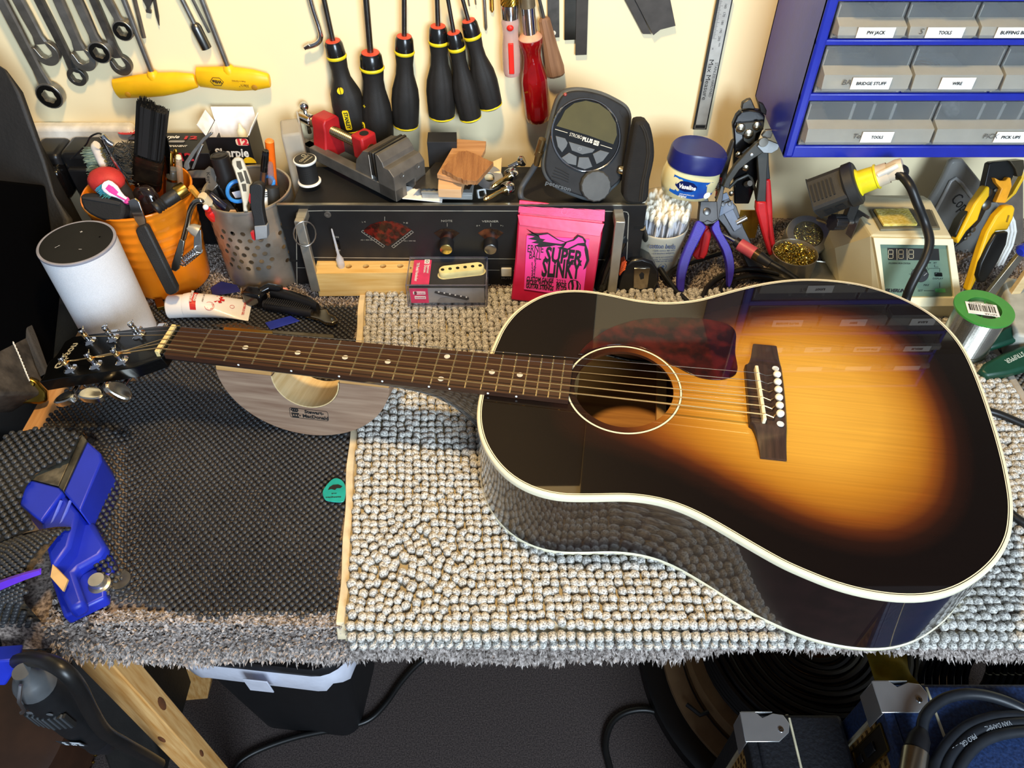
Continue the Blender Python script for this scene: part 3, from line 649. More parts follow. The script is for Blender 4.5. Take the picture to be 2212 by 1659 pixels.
def dec2(t,L,rb,r):
    f=fr((rb*.93,-rb*.42,L*.82),(0,0,1),(.8,-.6,0)); B().prism(rrect(.028,.0075,.0018,2),-.001,.0006,f).out('badge',YR,t); txt('STANLEY',.0048,f@T((0,0,.0008)),INK,t,w=.024,bold=.05)
    f=fr((rb*.60,-rb*.74,L*.50),(0,0,1),(.6,-.8,0)); txt('+',.006,f@T((0,0,.0016)),YR,t,bold=.02)
sdriver((698,-10),(719,88),(766,282),18,32.5,'black and yellow screwdriver with a yellow badge facing out, leftmost of the six',dec=dec1)
sdriver((790,-10),(800,113),(822,312),22,31,'big black screwdriver with its badge on the right edge, tip behind the small vise',dec=dec2,y=.918)
sdriver((873,-10),(873,78),(877,279),18,28,'upright black screwdriver with blank grip, third of the six')
sdriver((944,-10),(946,56),(955,259),18,29,'black screwdriver fourth of the six, just left of the tight trio\'s middle one',shr=.0032)
sdriver((966,-10),(980,70),(1018,262),15.5,24.5,'slim slanted black screwdriver hanging fifth of the six',y=.914,shr=.0026)
sdriver((997,-10),(1012,44),(1062,236),16,26,'slanted black screwdriver hanging highest, rightmost of the six',shr=.0026)
rod((1045,-20),(1050,66),.0022,'drill bit hanging right of the black screwdrivers',name='drill_bit',cat='drill bit',tip=.004)
rod((1012,0),(1014,13),.0010,'tiny shaft tip left of the drill bit',ext=2)
rod((1062,-10),(1063,27),.0026,'short brassy hex bit between drill bit and clear red handle',m=BRASS,tip=.003,ext=.3)
rod((1027,0),(1028,10),.0009,'tiny pin tip between the small shafts',ext=2)
# clear handle with red stripe
def lerp2(a,b,t): return a+(b-a)*t
cl=mat('#f2d3cb',.08,trans=.6,ior=1.3,var=.02); redt=mat('#a10c12',.12,trans=.4,ior=1.4,coat=.5)
a=Wp(1100,-6,.92);c=Wp(1106,163,.92); m=along(a,c); L=(c-a).length
t=thing('clear_screwdriver','screwdriver with clear handle, red stripe and knurled brass collar','screwdriver',m)
kz=B(); n=36
kz.loft([[(.0115*(1-.05*((i+k)%2))*math.cos(2*math.pi*i/n),.0115*(1-.05*((i+k)%2))*math.sin(2*math.pi*i/n),z) for i in range(n)] for k,z in enumerate([-.02+.0023*q for q in range(13)])]); kz.out('knurled_collar',BRASS,t,smooth=0)
B().lathe([(.0112,.008),(.0112,.016),(.0106,.0245),(.009,.025)],None,24).out('ferrule',CHR,t)
pr=[(.0098,.024),(.0115,.030),(.0105,.036),(.0098,.045),(.0112,.060),(.0118,L*.7),(.0116,L*.93),(.0100,L*.985),(.006,L)]
B().lathe(pr,None,12).out('handle',cl,t,smooth=30)
B().loft([[(x,-.0122 if y<0 else -.006,z) for x,y in ((-.0034,-1),(.0034,-1),(.0034,1),(-.0034,1))] for z in (.052,L*.93)]).out('stripe',mat('#e0261b',.4),t,bevel=.001)
B().ball(.0045,.003,.004,(0,-.0105,.033)).out('stripe_dot',mat('#e0261b',.4),t)
# red translucent
a=Wp(1138,-10,.922);c=Wp(1145,74,.922);e=Wp(1163,263,.922); m=along(c,e); L=(e-c).length
t=thing('red_screwdriver','large screwdriver with translucent red fluted handle, beside the clear one','screwdriver',m)
d=m.inverted()@a
B().tube([d*1.2,d*.72],.0098,14).out('bolster',mat('#8a7c63',.4,.7),t); B().tube([d*.72,(0,0,.004)],.0088,16).out('shaft',CHR,t)
B().lathe([(.0075,-.002),(.0125,.0),(.0155,.004),(.015,.006)],None,20).out('worn_shoulder',mat('#c79a80',.6),t)
n=40
pr=[(.0155,.005),(.0158,.010),(.0125,.018),(.0112,.028),(.0125,.040),(.0162,.055),(.0172,L*.5),(.0172,L*.9),(.015,L*.97),(.008,L)]
B().loft([[(r*(1-.05*(i%5==0)*(z>.035))*math.cos(2*math.pi*i/n),r*(1-.05*(i%5==0)*(z>.035))*math.sin(2*math.pi*i/n),z) for i in range(n)] for r,z in pr]).out('handle',redt,t,smooth=60)
B().lathe([(.0035,.03),(.0045,L*.35),(.0045,L*.42)],None,10).out('tang',mat('#7a1512',.4),t)
# wooden handle
a=Wp(1163,-10,.93);c=Wp(1175,40,.93);e=Wp(1203,166,.93); m=along(c,e); L=(e-c).length
t=thing('wooden_handle_tool','fine tool with a faceted flat wooden handle, hanging right of the red screwdriver','hand tool',m)
B().tube([m.inverted()@a,(0,0,.003)],.0022,8).out('shaft',DSTL,t)
B().loft([[(r*x,r*y_*.6,z) for x,y_ in ((-1,-.45),(-.45,-1),(.45,-1),(1,-.45),(1,.45),(.45,1),(-.45,1),(-1,.45))] for r,z in ((.0055,-.001),(.0075,.002),(.0095,L*.5),(.0122,L*.85),(.0115,L*.95),(.0085,L*.99),(.003,L))]).out('handle',wood('#6b4a30','#8f6a4c',2,30),t,smooth=20)
# hanging straight blades
def blade(p,q,wpx,y,label,m=STL,hole=None,th=.0012,name='steel_rule',cat='rule',w2=None,grp=None):
    a=Wp(*p,y);c=Wp(*q,y); L=(c-a).length; w_=mm(wpx)
    t=thing(name,label,cat,along(a,c),grp)
    b=B().box(w_,th,L*1.25,(0,0,L*.375)); s=b.out('blade',m,t,bevel=.0002)
    if hole: B().lathe([(.003,0),(.003,.0003),(.0002,.0003)],fr((0,-th/2-.00005,L-hole),(1,0,0),(0,-1,0)),14).out('hole',mat('#d9d4c4',.5),t)
    return t
blade((1195,-10),(1196,81),22,.944,'short dark steel rule with a hanging hole, behind the wooden handle',DSTL,.006)
blade((1233,-10),(1232,86),23,.946,'shorter of the two plain steel straightedges',mat('#55524c',.28,1),None)
blade((1258,-10),(1255,118),22,.938,'longer of the two plain steel straightedges',mat('#4b4743',.45,.6),None,.003)
def plate(pts,y,label,z=.002,grp=None):
    pp=[Wp(*p,y) for p in pts]; o=pp[0]
    f=fr(o,(1,0,0),(0,-1,0)); fi=f.inverted(); q=[fi@p for p in pp]
    t=thing('scraper_blade',label,'scraper',f,grp); B().prism([(p.x,p.y) for p in q],-z/2,z/2).out('plate',mat('#4b4845',.5,.5,var=.15),t,bevel=.0002,smooth=0); return t
plate(((1340,-20),(1389,73),(1406,73),(1365,-20)),.944,'dark scraper plate at the back of the fanned pair')
plate(((1362,-20),(1411,75),(1426,63),(1459,54.5),(1444,-20)),.936,'dark pointed scraper plate at the front of the fanned pair',.004)
# metric ruler
a=Wp(1567,-6,.936);c=Wp(1511,279,.936); L=(c-a).length; rm=along(a,c)
t=thing('metal_ruler','long steel ruler with black edges hanging beside the blue drawer cabinet','ruler',rm)
B().box(.0195,.0022,L,(0,0,L/2)).out('body',mat('#151515',.4),t)
B().box(.0150,.0006,L-.008,(-.0004,-.0013,L/2-.003)).out('scale_face',mat('#a9a7a0',.4,.5),t)
tk=B(); z=L-.128; k=0
while z>.0:
    ln=.0055 if k%10==0 else (.004 if k%5==0 else .0028); tk.box(ln,.0002,.00022,(.0070-ln/2,-.00165,z)); z-=.00102; k+=1
tk.out('ticks',INK,t,smooth=0,kind='stuff')
for i,nm in enumerate(('200','190','180','170','160','150','140','130','120','110')):
    zz=L-.128-i*.0102
    if zz>.004: txt(nm,.0030,fr((-.0020,-.0017,zz),(0,0,1),(0,-1,0)),INK,t)
fx_=lambda x,z: fr((x,-.0017,z),(0,0,1),(0,-1,0))
txt('mm',.0024,fx_(-.004,L-.120),INK,t); txt('H',.0022,fx_(.004,L-.115),INK,t)
txt('Max Measure',.0062,fx_(.0026,L-.0725),INK,t,w=.056); txt('STAINLESS HARDENED',.0036,fx_(-.0048,L-.0725),INK,t,w=.048)
B().ring(rrect(.0165,.007,.001,1),rrect(.0135,.0045,.0006,1),.0012,.0018,fr((0,0,L-.0045),(1,0,0),(0,-1,0))).out('end_slot',mat('#55534f',.4),t,smooth=0)
blade((1553,-6),(1518,176),7,.948,'thin black ruler behind the metal ruler',INK,None,.003,'black_ruler','ruler')
# ================= blue drawer cabinet
y1=WY; z0=Y(1644,206,WY).z; q_=Z(1692,340,z0); y0=q_.y; x0=q_.x; x1=x0+.325; ztop=z0+.262
BL=mat('#1a2aa0',.3,var=.06,bump=.05,bs=200,spec=.8); 
cb=thing('drawer_cabinet','blue wall cabinet of small clear labelled drawers','drawer cabinet',(x0,y1,z0))
def zf(py,y=None): return Y(1106,py,y or y0).z
w_=x1-x0; tk=.005
b=B()
B().box(tk,y1-y0,ztop-z0,(x0+tk/2,(y0+y1)/2,(z0+ztop)/2)).out('side_panel',BL,cb,bevel=.0015,world=True)
B().box(tk,y1-y0,ztop-z0,(x1-tk/2,(y0+y1)/2,(z0+ztop)/2)).out('side_panel',BL,cb,bevel=.0015,world=True)
B().box(w_,.003,ztop-z0,((x0+x1)/2,y1-.003,(z0+ztop)/2)).out('back_panel',mat('#141f6d',.5),cb,world=True)
sh=[(341,316),(219,203),(99,86),(4,-8),(-80,-92),]
zs_=[]
for lo,hi in sh:
    zl,zh=zf(lo),zf(hi); zs_.append((zl,zh))
    s=B().box(w_-.002,y1-y0-.002,.0035,((x0+x1)/2,(y0+y1)/2,zl+.003)).out('shelf',BL,cb,bevel=.001,world=True)
    B().box(w_,.008,zh-zl,((x0+x1)/2,y0+.004,(zl+zh)/2)).out('shelf_lip',BL,s,bevel=.0015,world=True)
B().box(w_,y1-y0,.005,((x0+x1)/2,(y0+y1)/2,ztop)).out('top_panel',BL,cb,world=True)
B().box(.012,.010,ztop-z0,(x0+.006,y0+.004,(z0+ztop)/2)).out('front_edge',BL,cb,bevel=.003,world=True)
CLR=mat('#c9cdcc',.22,trans=.72,ior=1.12,var=.03,alpha=.45); LAB=mat('#f4f2ea',.6,var=.02)
CLR2=mat('#d6d6d0',.3,trans=.5,ior=1.1,var=.03,alpha=.75)
def drawer(xa,xb,zl,zh,word,pen=None,div=0,lw=.028,lx=.5,pull=.0):
    yf=y0+.004-pull; W=xb-xa; H=zh-zl
    f=B().box(W,.0018,H,((xa+xb)/2,yf,(zl+zh)/2)).out('drawer',CLR,cb,world=True,bevel=.0005)
    B().box(W-.004,.10,.0012,((xa+xb)/2,yf+.05,zl+.002)).out('drawer_floor',CLR2,f,world=True)
    for x in (xa+.002,xb-.002): B().box(.0012,.10,H*.92,(x,yf+.05,(zl+zh)/2-H*.03)).out('drawer_wall',CLR2,f,world=True)
    B().box(W-.004,.0012,H*.9,((xa+xb)/2,yf+.10,(zl+zh)/2)).out('drawer_wall',mat('#40434a',.5),f,world=True)
    # scoop handle: sloping lip and front plate
    hz0,hz1=zl+H*.16,zl+H*.60; hy=yf-.016
    h=B(); ha=.003
    h.loft([[(xa+ha*.3,yf-.001,hz1),(xb-ha*.3,yf-.001,hz1)],[(xa+.0005,hy,hz1-.004),(xb-.0005,hy,hz1-.004)],[(xa+.001,hy-.0015,hz0+.004),(xb-.001,hy-.0015,hz0+.004)],[(xa+ha,hy+.001,hz0),(xb-ha,hy+.001,hz0)]],closed=False,caps=(0,0))
    for x,s in ((xa+.001,1),(xb-.001,-1)): h.add([(x,yf,hz1),(x,hy,hz1-.004),(x,hy-.0015,hz0+.004),(x+s*.002,hy+.001,hz0),(x,yf,hz0)],[(0,1,2,3,4)])
    hh=h.out('drawer_handle',mat('#cfcfc6',.28,trans=.5,ior=1.1,alpha=.6,var=.03),f,world=True,smooth=0)
    sm=hh.modifiers.new('t','SOLIDIFY'); sm.thickness=.0012
    cx=xa+W*lx; lh=min(.0135,(hz1-hz0)*.66)
    B().box(lw,.0004,lh,(cx,hy-.0024,(hz0+hz1)/2-.001)).out('label',LAB,f,world=True)
    if word: txt(word,.0035,fr((cx,hy-.0029,(hz0+hz1)/2-.001),(1,0,0),(0,-1,0)),INK,f,w=min(lw*.78,.0028*len(word)),bold=.04,world=True)
    if pen: txt(pen,.006,fr((cx-lw/2-.006,hy-.0026,(hz0+hz1)/2),(1,0,0),(0,-1,0)),mat('#4a4a4a',.6),f,world=True,shear=.2)
    for k in range(div):
        x=xa+W*(.36+.16*k); B().box(.0035,.085,H*.85,(x,yf+.045,(zl+zh)/2)).out('divider',CLR2,f,world=True)
    return f
def row(i,words,pens,div,lws,lxs):
    zl=zs_[i][1]+.001; zh=zs_[i+1][0]-.001; n=len(words); xa=x0+.013; W=(x1-.006-xa)/n
    for k in range(n): drawer(xa+k*W+.001,xa+(k+1)*W-.0015,zl,zh,words[k],pens[k],div,lws[k],lxs[k],.002)
row(0,['TOOLS','PICK UPS'],['To','PiCK'],3,[.037,.037],[.56,.60])
row(1,['BRIDGE STUFF','WIRE','RAILS'],['BA',None,None],0,[.044,.038,.036],[.55,.5,.5])
row(2,['PW JACK','TOOLS','BUFFING BITS','BLADES'],[None,'S',None,None],0,[.040,.040,.040,.040],[.55,.52,.5,.5])
for q_ in (3,): row(q_,['']*4,[None]*4,0,[.04]*4,[.5]*4)
cl_=random.Random(5)
for i,(lab,xr,rw_,kind) in enumerate((('pale cream strip lying in the BRIDGE STUFF drawer',.405,1,'strip'),('coil of copper wire lying in the WIRE drawer',.49,1,'coil'),('long thin steel rod lying in the left TOOLS drawer',.40,0,'rod'),('brown sleeve of cloth lying in the PICK UPS drawer',.56,0,'blob'),('dark bundle in the upper TOOLS drawer',.43,2,'blob'),('brown felt bundle in the BUFFING BITS drawer',.505,2,'blob'),('crumpled bag of small parts in the PW JACK drawer',.36,2,'blob'))):
    z=zs_[rw_][1]+.0045; y=y0+.05
    if kind=='strip': o=B().box(.03,.006,.004,(xr-.02,y-.03,z)).out('bone_blank',CREAM,bevel=.001)
    elif kind=='coil': o=B().tube([(xr+.014*math.cos(a*.4),y-.01+.014*math.sin(a*.4),z+.003+.0002*a) for a in range(48)],.0011,6).out('wire_coil',mat('#b07a45',.3,.9))
    elif kind=='rod': o=B().tube([(xr-.05,y-.035,z+.002),(xr+.05,y-.030,z+.001)],.0016,8).out('steel_rod',STL)
    else: o=B().ball(.020,.028,.014,(xr,y+.02,z+.016)).out('small_bundle',mat(('#5a4636','#23232b','#7d6a50','#9a9a98')[i%4],.7,var=.4,ns=120,bump=.8,bs=150))
    tag(o,lab,'drawer contents')
# ================= rack tuner
TY=.853; TZ=.1327
tr=thing('rack_tuner','black rack strobe tuner with silver handles standing against the wall','rack tuner',(.0,TY,0))
PNL=mat('#191a1c',.42,var=.25,ns=14,bump=.05,bs=600); TRM=mat('#b9b7ab',.45,.5)
xa,xb=Y(597,438,TY).x,Y(1397,446,TY).x
B().box(xb-xa-.035,.10,TZ-.012,((xa+xb)/2,TY+.052,TZ/2-.001)).out('chassis',mat('#131416',.5,bump=.1,bs=400),tr,bevel=.001,world=True)
B().box(xb-xa,.004,TZ-.002,((xa+xb)/2,TY,TZ/2)).out('front_panel',PNL,tr,bevel=.0006,world=True)
B().box(xb-xa,.0045,.0014,((xa+xb)/2,TY,TZ-.0005)).out('panel_edge',mat('#a39f92',.3,.9),tr,world=True)
tf_=lambda px,py,d=0:Y(px,py,TY-.002-d)
def onp(px,py): p=tf_(px,py); return fr((p.x,TY-.0022,p.z),(1,0,0),(0,-1,0))
fl=onp(1000,520); fli=fl.inverted()
def loc(px,py): q=fli@tf_(px,py); return V((q.x,q.y,0))
# silver outline on the panel
ln=[loc(*p) for p in ((642,640),(640,468),(641,460),(646,456),(700,455),(1300,456),(1350,457),(1356,459),(1358,466),(1352,600))]
def flat(b,pts,w):
    for a,c in zip(pts[:-1],pts[1:]):
        d=(c-a).normalized(); n=V((-d.y,d.x,0))*w/2; e=d*w*.3; b.add([fl@(a-n-e),fl@(c-n+e),fl@(c+n+e),fl@(a+n-e)],[(0,1,2,3)])
b=B(); flat(b,[p for p in ln],.0011); flat(b,[loc(676,556),loc(1340,561)],.0010); flat(b,[loc(640,578),loc(1110,584)],.0008)
flat(b,[loc(838,572),loc(846,564),loc(856,572)],.0008)
flat(b,[loc(831,468),loc(831,477)],.0005);flat(b,[loc(966,482),loc(966,489)],.0005);flat(b,[loc(1060,482),loc(1060,489)],.0005)
b.out('panel_line',TRM,tr,smooth=0,world=True)
def word(s,px,py,h,w=None,**k): return txt(s,h,onp(px,py)@T((0,0,.0003)),TRM,tr,w=w,world=True,**k)
word('ON',727,512,.0028);word('OFF',730,541,.0028);word('NOTE',965,477,.0030,.0145);word('VERNIER',1059,478,.0030,.022)
word('MUTE',1094,601,.0028,.014);word('♭ <',786,479,.003);word('> #',876,481,.003);word('# <',1033,487,.0024);word('> ♭',1084,487,.0024)
word('A3-1 440 HZ',792,518,.0018,.016);word('A3-1 440 HZ',885,520,.0018,.016)
# strobe window (sector) and its scale
c0=loc(838,530)
def sector(cx,r0,r1,a0,a1,n=14): return [cx+V((r1*math.cos(R(a0+(a1-a0)*i/n)),r1*math.sin(R(a0+(a1-a0)*i/n)),0)) for i in range(n+1)]+[cx+V((r0*math.cos(R(a1-(a1-a0)*i/n)),r0*math.sin(R(a1-(a1-a0)*i/n)),0)) for i in range(n+1)]
wp=[loc(*p) for p in ((838,531),(828,526),(786,500),(788,494),(800,485),(815,480),(831,477),(850,478),(868,484),(884,492),(888,496),(848,526))]
B().prism([(p.x,p.y) for p in wp],-.0004,.0003,fl).out('strobe_window',mat('#20090a',.25,c2='#5e120e',ns=130,lo=.45,hi=.62,det=4,coat=.6),tr,smooth=0,world=True)
b=B()
for (pa,pc) in (((784,497),(831,531)),((889,498),(846,532))):
    a,c=loc(*pa),loc(*pc); d=(c-a).normalized(); n=V((-d.y,d.x,0))
    if n.y>0:n=-n
    flat(b,[a,c],.0006); flat(b,[a+n*.0035,c+n*.0035],.0006)
    for k in range(10): q=a.lerp(c,k/9); flat(b,[q,q+n*.0035],.0005)
b.out('window_scale',TRM,tr,smooth=0,world=True)
for px,m1 in ((965,'gold'),(1060,'silver')):
    wq=[loc(px+dx,y) for dx,y in ((-28,503),(-14,495),(0,493),(14,495),(28,503),(12,516),(-12,516))]
    B().prism([(p.x,p.y) for p in wq],-.0004,.0004,fl).out('dial_window',mat('#1a0b08',.25,c2='#7a4226',ns=40,lo=.5,hi=.8,coat=.6),tr,smooth=0,world=True)
    q=onp(px,524)
    kn=B().lathe([(.0098,0),(.0098,.012),(.0088,.014),(.0088,.0145)],q,28).out('dial_knob',BLK,tr,world=True)
    B().lathe([(.0080,.0146),(.0080,.0156),(.0072,.0160),(.0003,.0160)],q,28).out('knob_cap',mat('#d8c47e' if m1=='gold' else '#b9b9b6',.25,1,var=.1),kn,world=True)
q=onp(1094,585); B().prism(rrect(.0145,.014,.001,2),0,.004,q).out('mute_button',mat('#c9c4b4',.4),tr,bevel=.001,world=True)
B().ring(rrect(.019,.019,.001,2),rrect(.0155,.015,.001,2),0,.0015,q).out('button_frame',BLK,tr,world=True)
q=onp(728,528); B().box(.008,.015,.001,(0,0,0),q).out('switch_plate',BLKG,tr,world=True); B().box(.006,.006,.004,(0,.003,.002),q@RX(15)).out('rocker_switch',BLKG,tr,world=True)
q=onp(708,463); B().lathe([(.0045,0),(.0045,.001),(.003,.0013),(.0003,.0004)],q,16).out('lock_screw',STL,tr,world=True)
for px,py in ((617,492),(634,563),(1378,492)): B().prism(rrect(.011,.004,.002,4),-.0001,.0002,onp(px,py)).out('rack_slot',mat('#050505',.9),tr,world=True)
AL=mat('#b4b1a7',.38,.75,var=.08)
for pa,pb in (((652,474),(678,626)),((1341,475),(1320,628))):
    a=tf_(*pa); a=V((a.x,TY-.030,a.z*1.0)); a=Y(*pa,TY-.027); c=Y(*pb,TY-.027)
    x=(a.x+c.x)/2
    h=B().box(.0125,.009,a.z-c.z,(x,TY-.027,(a.z+c.z)/2)).out('rack_handle',AL,tr,bevel=.0012,world=True)
    B().box(.0125,.026,.012,(x,TY-.013,a.z-.007)).out('handle_foot',AL,h,bevel=.001,world=True); B().box(.0125,.026,.012,(x,TY-.013,c.z+.007)).out('handle_foot',AL,h,bevel=.001,world=True)
kr=[]; cx=Y(658,505,TY-.034)
kr=[Y(658+24*math.cos(a*.35),505+27*math.sin(a*.35),TY-.034+.006*math.cos(a*.35)) for a in range(19)]
tag(B().tube(kr,.0009,6).out('wire_ring',STL),'thin steel wire ring hooked on the left tuner handle','ring')
# ---- things lying on the tuner
ZT_=TZ+.0005
def top(px,py,z=ZT_): return Z(px,py,z)
# drill press vise
VG=mat('#74716c',.42,.6,var=.15,ns=50); VR=mat('#a81c22',.45,var=.1,bump=.1,bs=200)
vd=V((.773,-.635,0))
vm=fr((-.1497,.8562,ZT_),vd,(0,0,1)); WV=.056
pv=thing('drill_press_vise','small grey steel vise with red screw blocks lying on the rack tuner','vise',vm)
side=fr((0,WV/2,0),(1,0,0),(0,-1,0))
b=B()
for y in (.007,WV-.007): b.box(.215,.014,.017,(-.1075,y,.0085))
b.box(.016,WV,.017,(-.175,WV/2,.0085)); b.out('bed',VG,pv,bevel=.001)
fj=B(); fj.prism([(0,.018),(0,.036),(-.008,.044),(-.017,.044),(-.019,.050),(-.026,.058),(-.031,.058),(-.031,.018)],-WV/2,WV/2,side)
for y in (.010,WV-.010): fj.box(.031,.020,.019,(-.0155,y,.0095))
fj.out('fixed_jaw',VG,pv,bevel=.0008,smooth=0)
for y in (.014,.042): B().lathe([(.0038,0),(.0030,-.0006),(.0003,-.003)],fr((.0003,y,.033),(0,1,0),(1,0,0)),14,caps=(0,1)).out('bolt_hole',mat('#8d8b86',.3,.9),pv)
B().box(.004,WV+.004,.034,(-.0335,WV/2,.042)).out('jaw_plate',mat('#6b6966',.3,1),pv,bevel=.0008)
B().box(.0035,WV+.002,.034,(-.0395,WV/2,.041)).out('jaw_plate',mat('#3b3a38',.5,.6),pv,bevel=.0008)
B().prism([(-.0415,.004),(-.0415,.056),(-.056,.052),(-.072,.034),(-.078,.014),(-.078,.004)],-WV/2+.002,WV/2-.002,side).out('moving_jaw',VG,pv,bevel=.0008,smooth=0)
B().box(.0012,.0012,.034,(-.0425,.0005,.035)).out('paint_line',WHT,pv)
B().box(.022,.026,.034,(-.082,WV/2,.040)).out('red_block',VR,pv,bevel=.003)
B().lathe([(.006,0),(.006,.0006),(.0003,.0007)],T((-.080,WV/2,.0572)),20).out('badge',INK,pv)
B().prism([(-.026,0),(.026,0),(.018,.018),(.014,.040),(.014,.052),(.010,.057),(-.010,.057),(-.014,.052),(-.014,.040),(-.018,.018)],-.013,.013,fr((-.158,WV/2,0),(0,1,0),(1,0,0))).out('screw_block',VR,pv,bevel=.002)
SC=mat('#bcae8c',.28,1,var=.1)
n=int(.130/.0034); B().lathe([((.0070 if k%2 else .0060),k*.0017) for k in range(2*n)],fr((-.198,WV/2,.038),(0,1,0),(1,0,0)),16).out('lead_screw',SC,pv,smooth=20)
B().lathe([(.0085,-.010),(.0085,.012),(.006,.014)],fr((-.200,WV/2,.038),(0,1,0),(1,0,0)),16).out('screw_head',CHR,pv)
B().ball(.0065,c=(-.200,WV/2,.056)).out('handle_knob',CHR,pv); B().tube([(-.200,WV/2,.056),(-.200,WV/2,.016)],.003,8).out('handle_bar',CHR,pv)
# thread spool
p=top(669,393); sp=thing('thread_spool','spool of black thread with a white rim and printed top label','thread spool',T(p)@RZ(-8))
WR=mat('#eceae4',.5)
B().lathe([(.0145,0),(.0155,.0005),(.0155,.002),(.0145,.003)],None,28).out('flange',WR,sp); B().lathe([(.0145,.031),(.0152,.0322),(.0152,.0338),(.0145,.0345)],None,28).out('flange',WR,sp)
B().lathe([(.0128+.0002*(k%2),.003+k*.0007) for k in range(41)],None,28).out('thread',mat('#131313',.7),sp,smooth=0)
B().lathe([(.0136,.0345),(.0136,.0349),(.0003,.0349)],None,28).out('paper_label',mat('#26241f',.6),sp)
LT=mat('#cbbf9c',.6)
tm=T((0,0,.0351)); txt('COUNTY',.0042,tm@RZ(70)@T((0,0,.0001)),LT,sp,w=.019); txt('POLYESTER THREAD',.0018,tm@RZ(70)@T((0,-.006,.0001)),LT,sp,w=.017)
B().ring(circ(.0028,16,(-.004,.007)),circ(.0023,16,(-.004,.007)),.0349,.0352,None).out('emblem',LT,sp)
# translucent hinged box standing on edge, with an orange pen inside
TRN=mat('#dcd6c8',.4,trans=.55,ior=1.15,var=.04,alpha=.86)
p=Y(600,330,.875)
ob=thing('clear_plastic_case','translucent white plastic case standing on edge behind the perforated cup','case',T((-.296,.955,.0))@RZ(14)@M.Diagonal((1,1,1.06,1)))
B().prism([(-.028,.0),(.028,0),(.030,.10),(.026,.155),(.012,.17),(-.026,.168),(-.028,.12)],-.013,.013,M(((0,0,1,0),(1,0,0,0),(0,1,0,.01),(0,0,0,1)))).out('shell',TRN,ob,bevel=.003)
B().prism([(.0,.150),(.030,.125),(.018,.172),(.006,.192),(0,.185)],-.0012,.0012,M(((0,0,1,.012),(1,0,0,0),(0,1,0,.0),(0,0,0,1)))).out('lid_flap',TRN,ob,bevel=.0008)
B().box(.002,.010,.014,(.0140,-.018,.085)).out('latch',mat('#e6e2d8',.3,alpha=.9),ob,bevel=.001)
op=thing('orange_pen','orange pen standing inside the open side of the translucent case','pen',along(Y(592,425,.925),Y(582,305,.925)))
L=(Y(592,425,.925)-Y(582,305,.925)).length
B().tube([(0,0,0),(0,0,L)],.006,12).out('barrel',mat('#f06a12',.4),op); B().lathe([(.006,L),(.0045,L+.002),(.0004,L+.0025)],None,12).out('cap',mat('#f58a3a',.4),op)
# white card, clear case, dark block, wood scraps, washer, jacks
def slab(name,label,cat,corners,z,h,m,bev=.0004,tilt=0):
    pp=[Z(a,b_,z) for a,b_ in corners]; o=sum(pp,V())/len(pp)
    t=B().prism([((p-o).x,(p-o).y) for p in pp],0,h); ob_=t.out(name,m,smooth=0,bevel=bev); ob_.location=o; tag(ob_,label,cat); return ob_
slab('white_card','plain white card lying in front of the toothed scraper on the tuner','card',((869,430),(874,403),(958,412),(955,438)),ZT_,.0012,mat('#eeebe6',.6))
slab('black_block','black square block standing behind the wood scraps','block',((928,372),(930,350),(990,350),(990,372)),ZT_,.045,mat('#202124',.6))
p=Z(968,420,ZT_); cc=thing('clear_slim_case','clear slim plastic case under the toothed scraper','case',T(p)@RZ(-2))
B().box(.066,.036,.008,(0,.006,.004)).out('case_body',mat('#b9bab6',.25,alpha=.8,trans=.3),cc,bevel=.001); B().box(.067,.037,.003,(0,.006,.0095)).out('case_lid',mat('#8b8d8b',.3,alpha=.85),cc,bevel=.0008)
pp=[Z(a,b_,ZT_+.014) for a,b_ in ((891,408),(947,345),(985,345),(1022,395),(1014,410))]; o=pp[0]
poly=[(p-o).xy for p in pp]; A,Bq=poly[0],poly[4]
tp_=[]; 
for k in range(1,24): q=Bq.lerp(A,k/24); tp_.append((q.x,q.y+(.0012 if k%2 else -.0006)))
t=B().prism([tuple(q) for q in poly]+tp_,0,.001).out('toothed_scraper',mat('#75706a',.3,.95),smooth=0); t.location=o; tag(t,'thin steel scraper with a toothed edge under the wood scraps','scraper')
def scrap(label,corners,z,h,m,jag=None):
    pp=[Z(a,b_,z+h) for a,b_ in corners]; o=sum(pp,V())/len(pp)
    pts=[]
    for i,p in enumerate(pp):
        q=pp[(i+1)%len(pp)]
        pts.append(((p-o).x,(p-o).y))
        if jag is not None and i in jag:
            for k in range(1,9): r_=p.lerp(q,k/9)-o; pts.append((r_.x+rnd.uniform(-.0012,.0012),r_.y+rnd.uniform(-.0012,.0012)))
    ob_=B().prism(pts,0,h).out('wood_scrap',m,smooth=0,bevel=.0003); ob_.location=(o.x,o.y,z); tag(ob_,label,'wood scrap','wood offcuts on the tuner'); return ob_
w1=wood('#a97b52','#c79a6e',0,30); w2=wood('#8e5f3c','#b48252',1,24,bump=.8,bs=120); w3=wood('#e0c08a','#efd6a6',1,20)
scrap('square wood offcut lowest in the pile, on the toothed scraper',((946,408),(948,372),(1004,378),(996,410)),ZT_+.016,.012,wood('#c39a70','#d8b48a',0,20))
scrap('long pale wood offcut leaning over the pile on the tuner',((944,376),(988,300),(1050,305),(1048,322),(1010,392)),ZT_+.030,.006,w1)
scrap('torn brown wood offcut lying on top of the pile',((954,365),(990,328),(1008,325),(1066,350),(1030,391),(1000,388)),ZT_+.037,.006,w2,(1,2,4,5))
scrap('pale wood sliver behind the grey washer',((1040,372),(1066,348),(1084,340),(1082,372)),ZT_+.004,.012,w3)
p=Z(1057,384,ZT_+.012); wsm=T(p)@RZ(20)@RX(28)
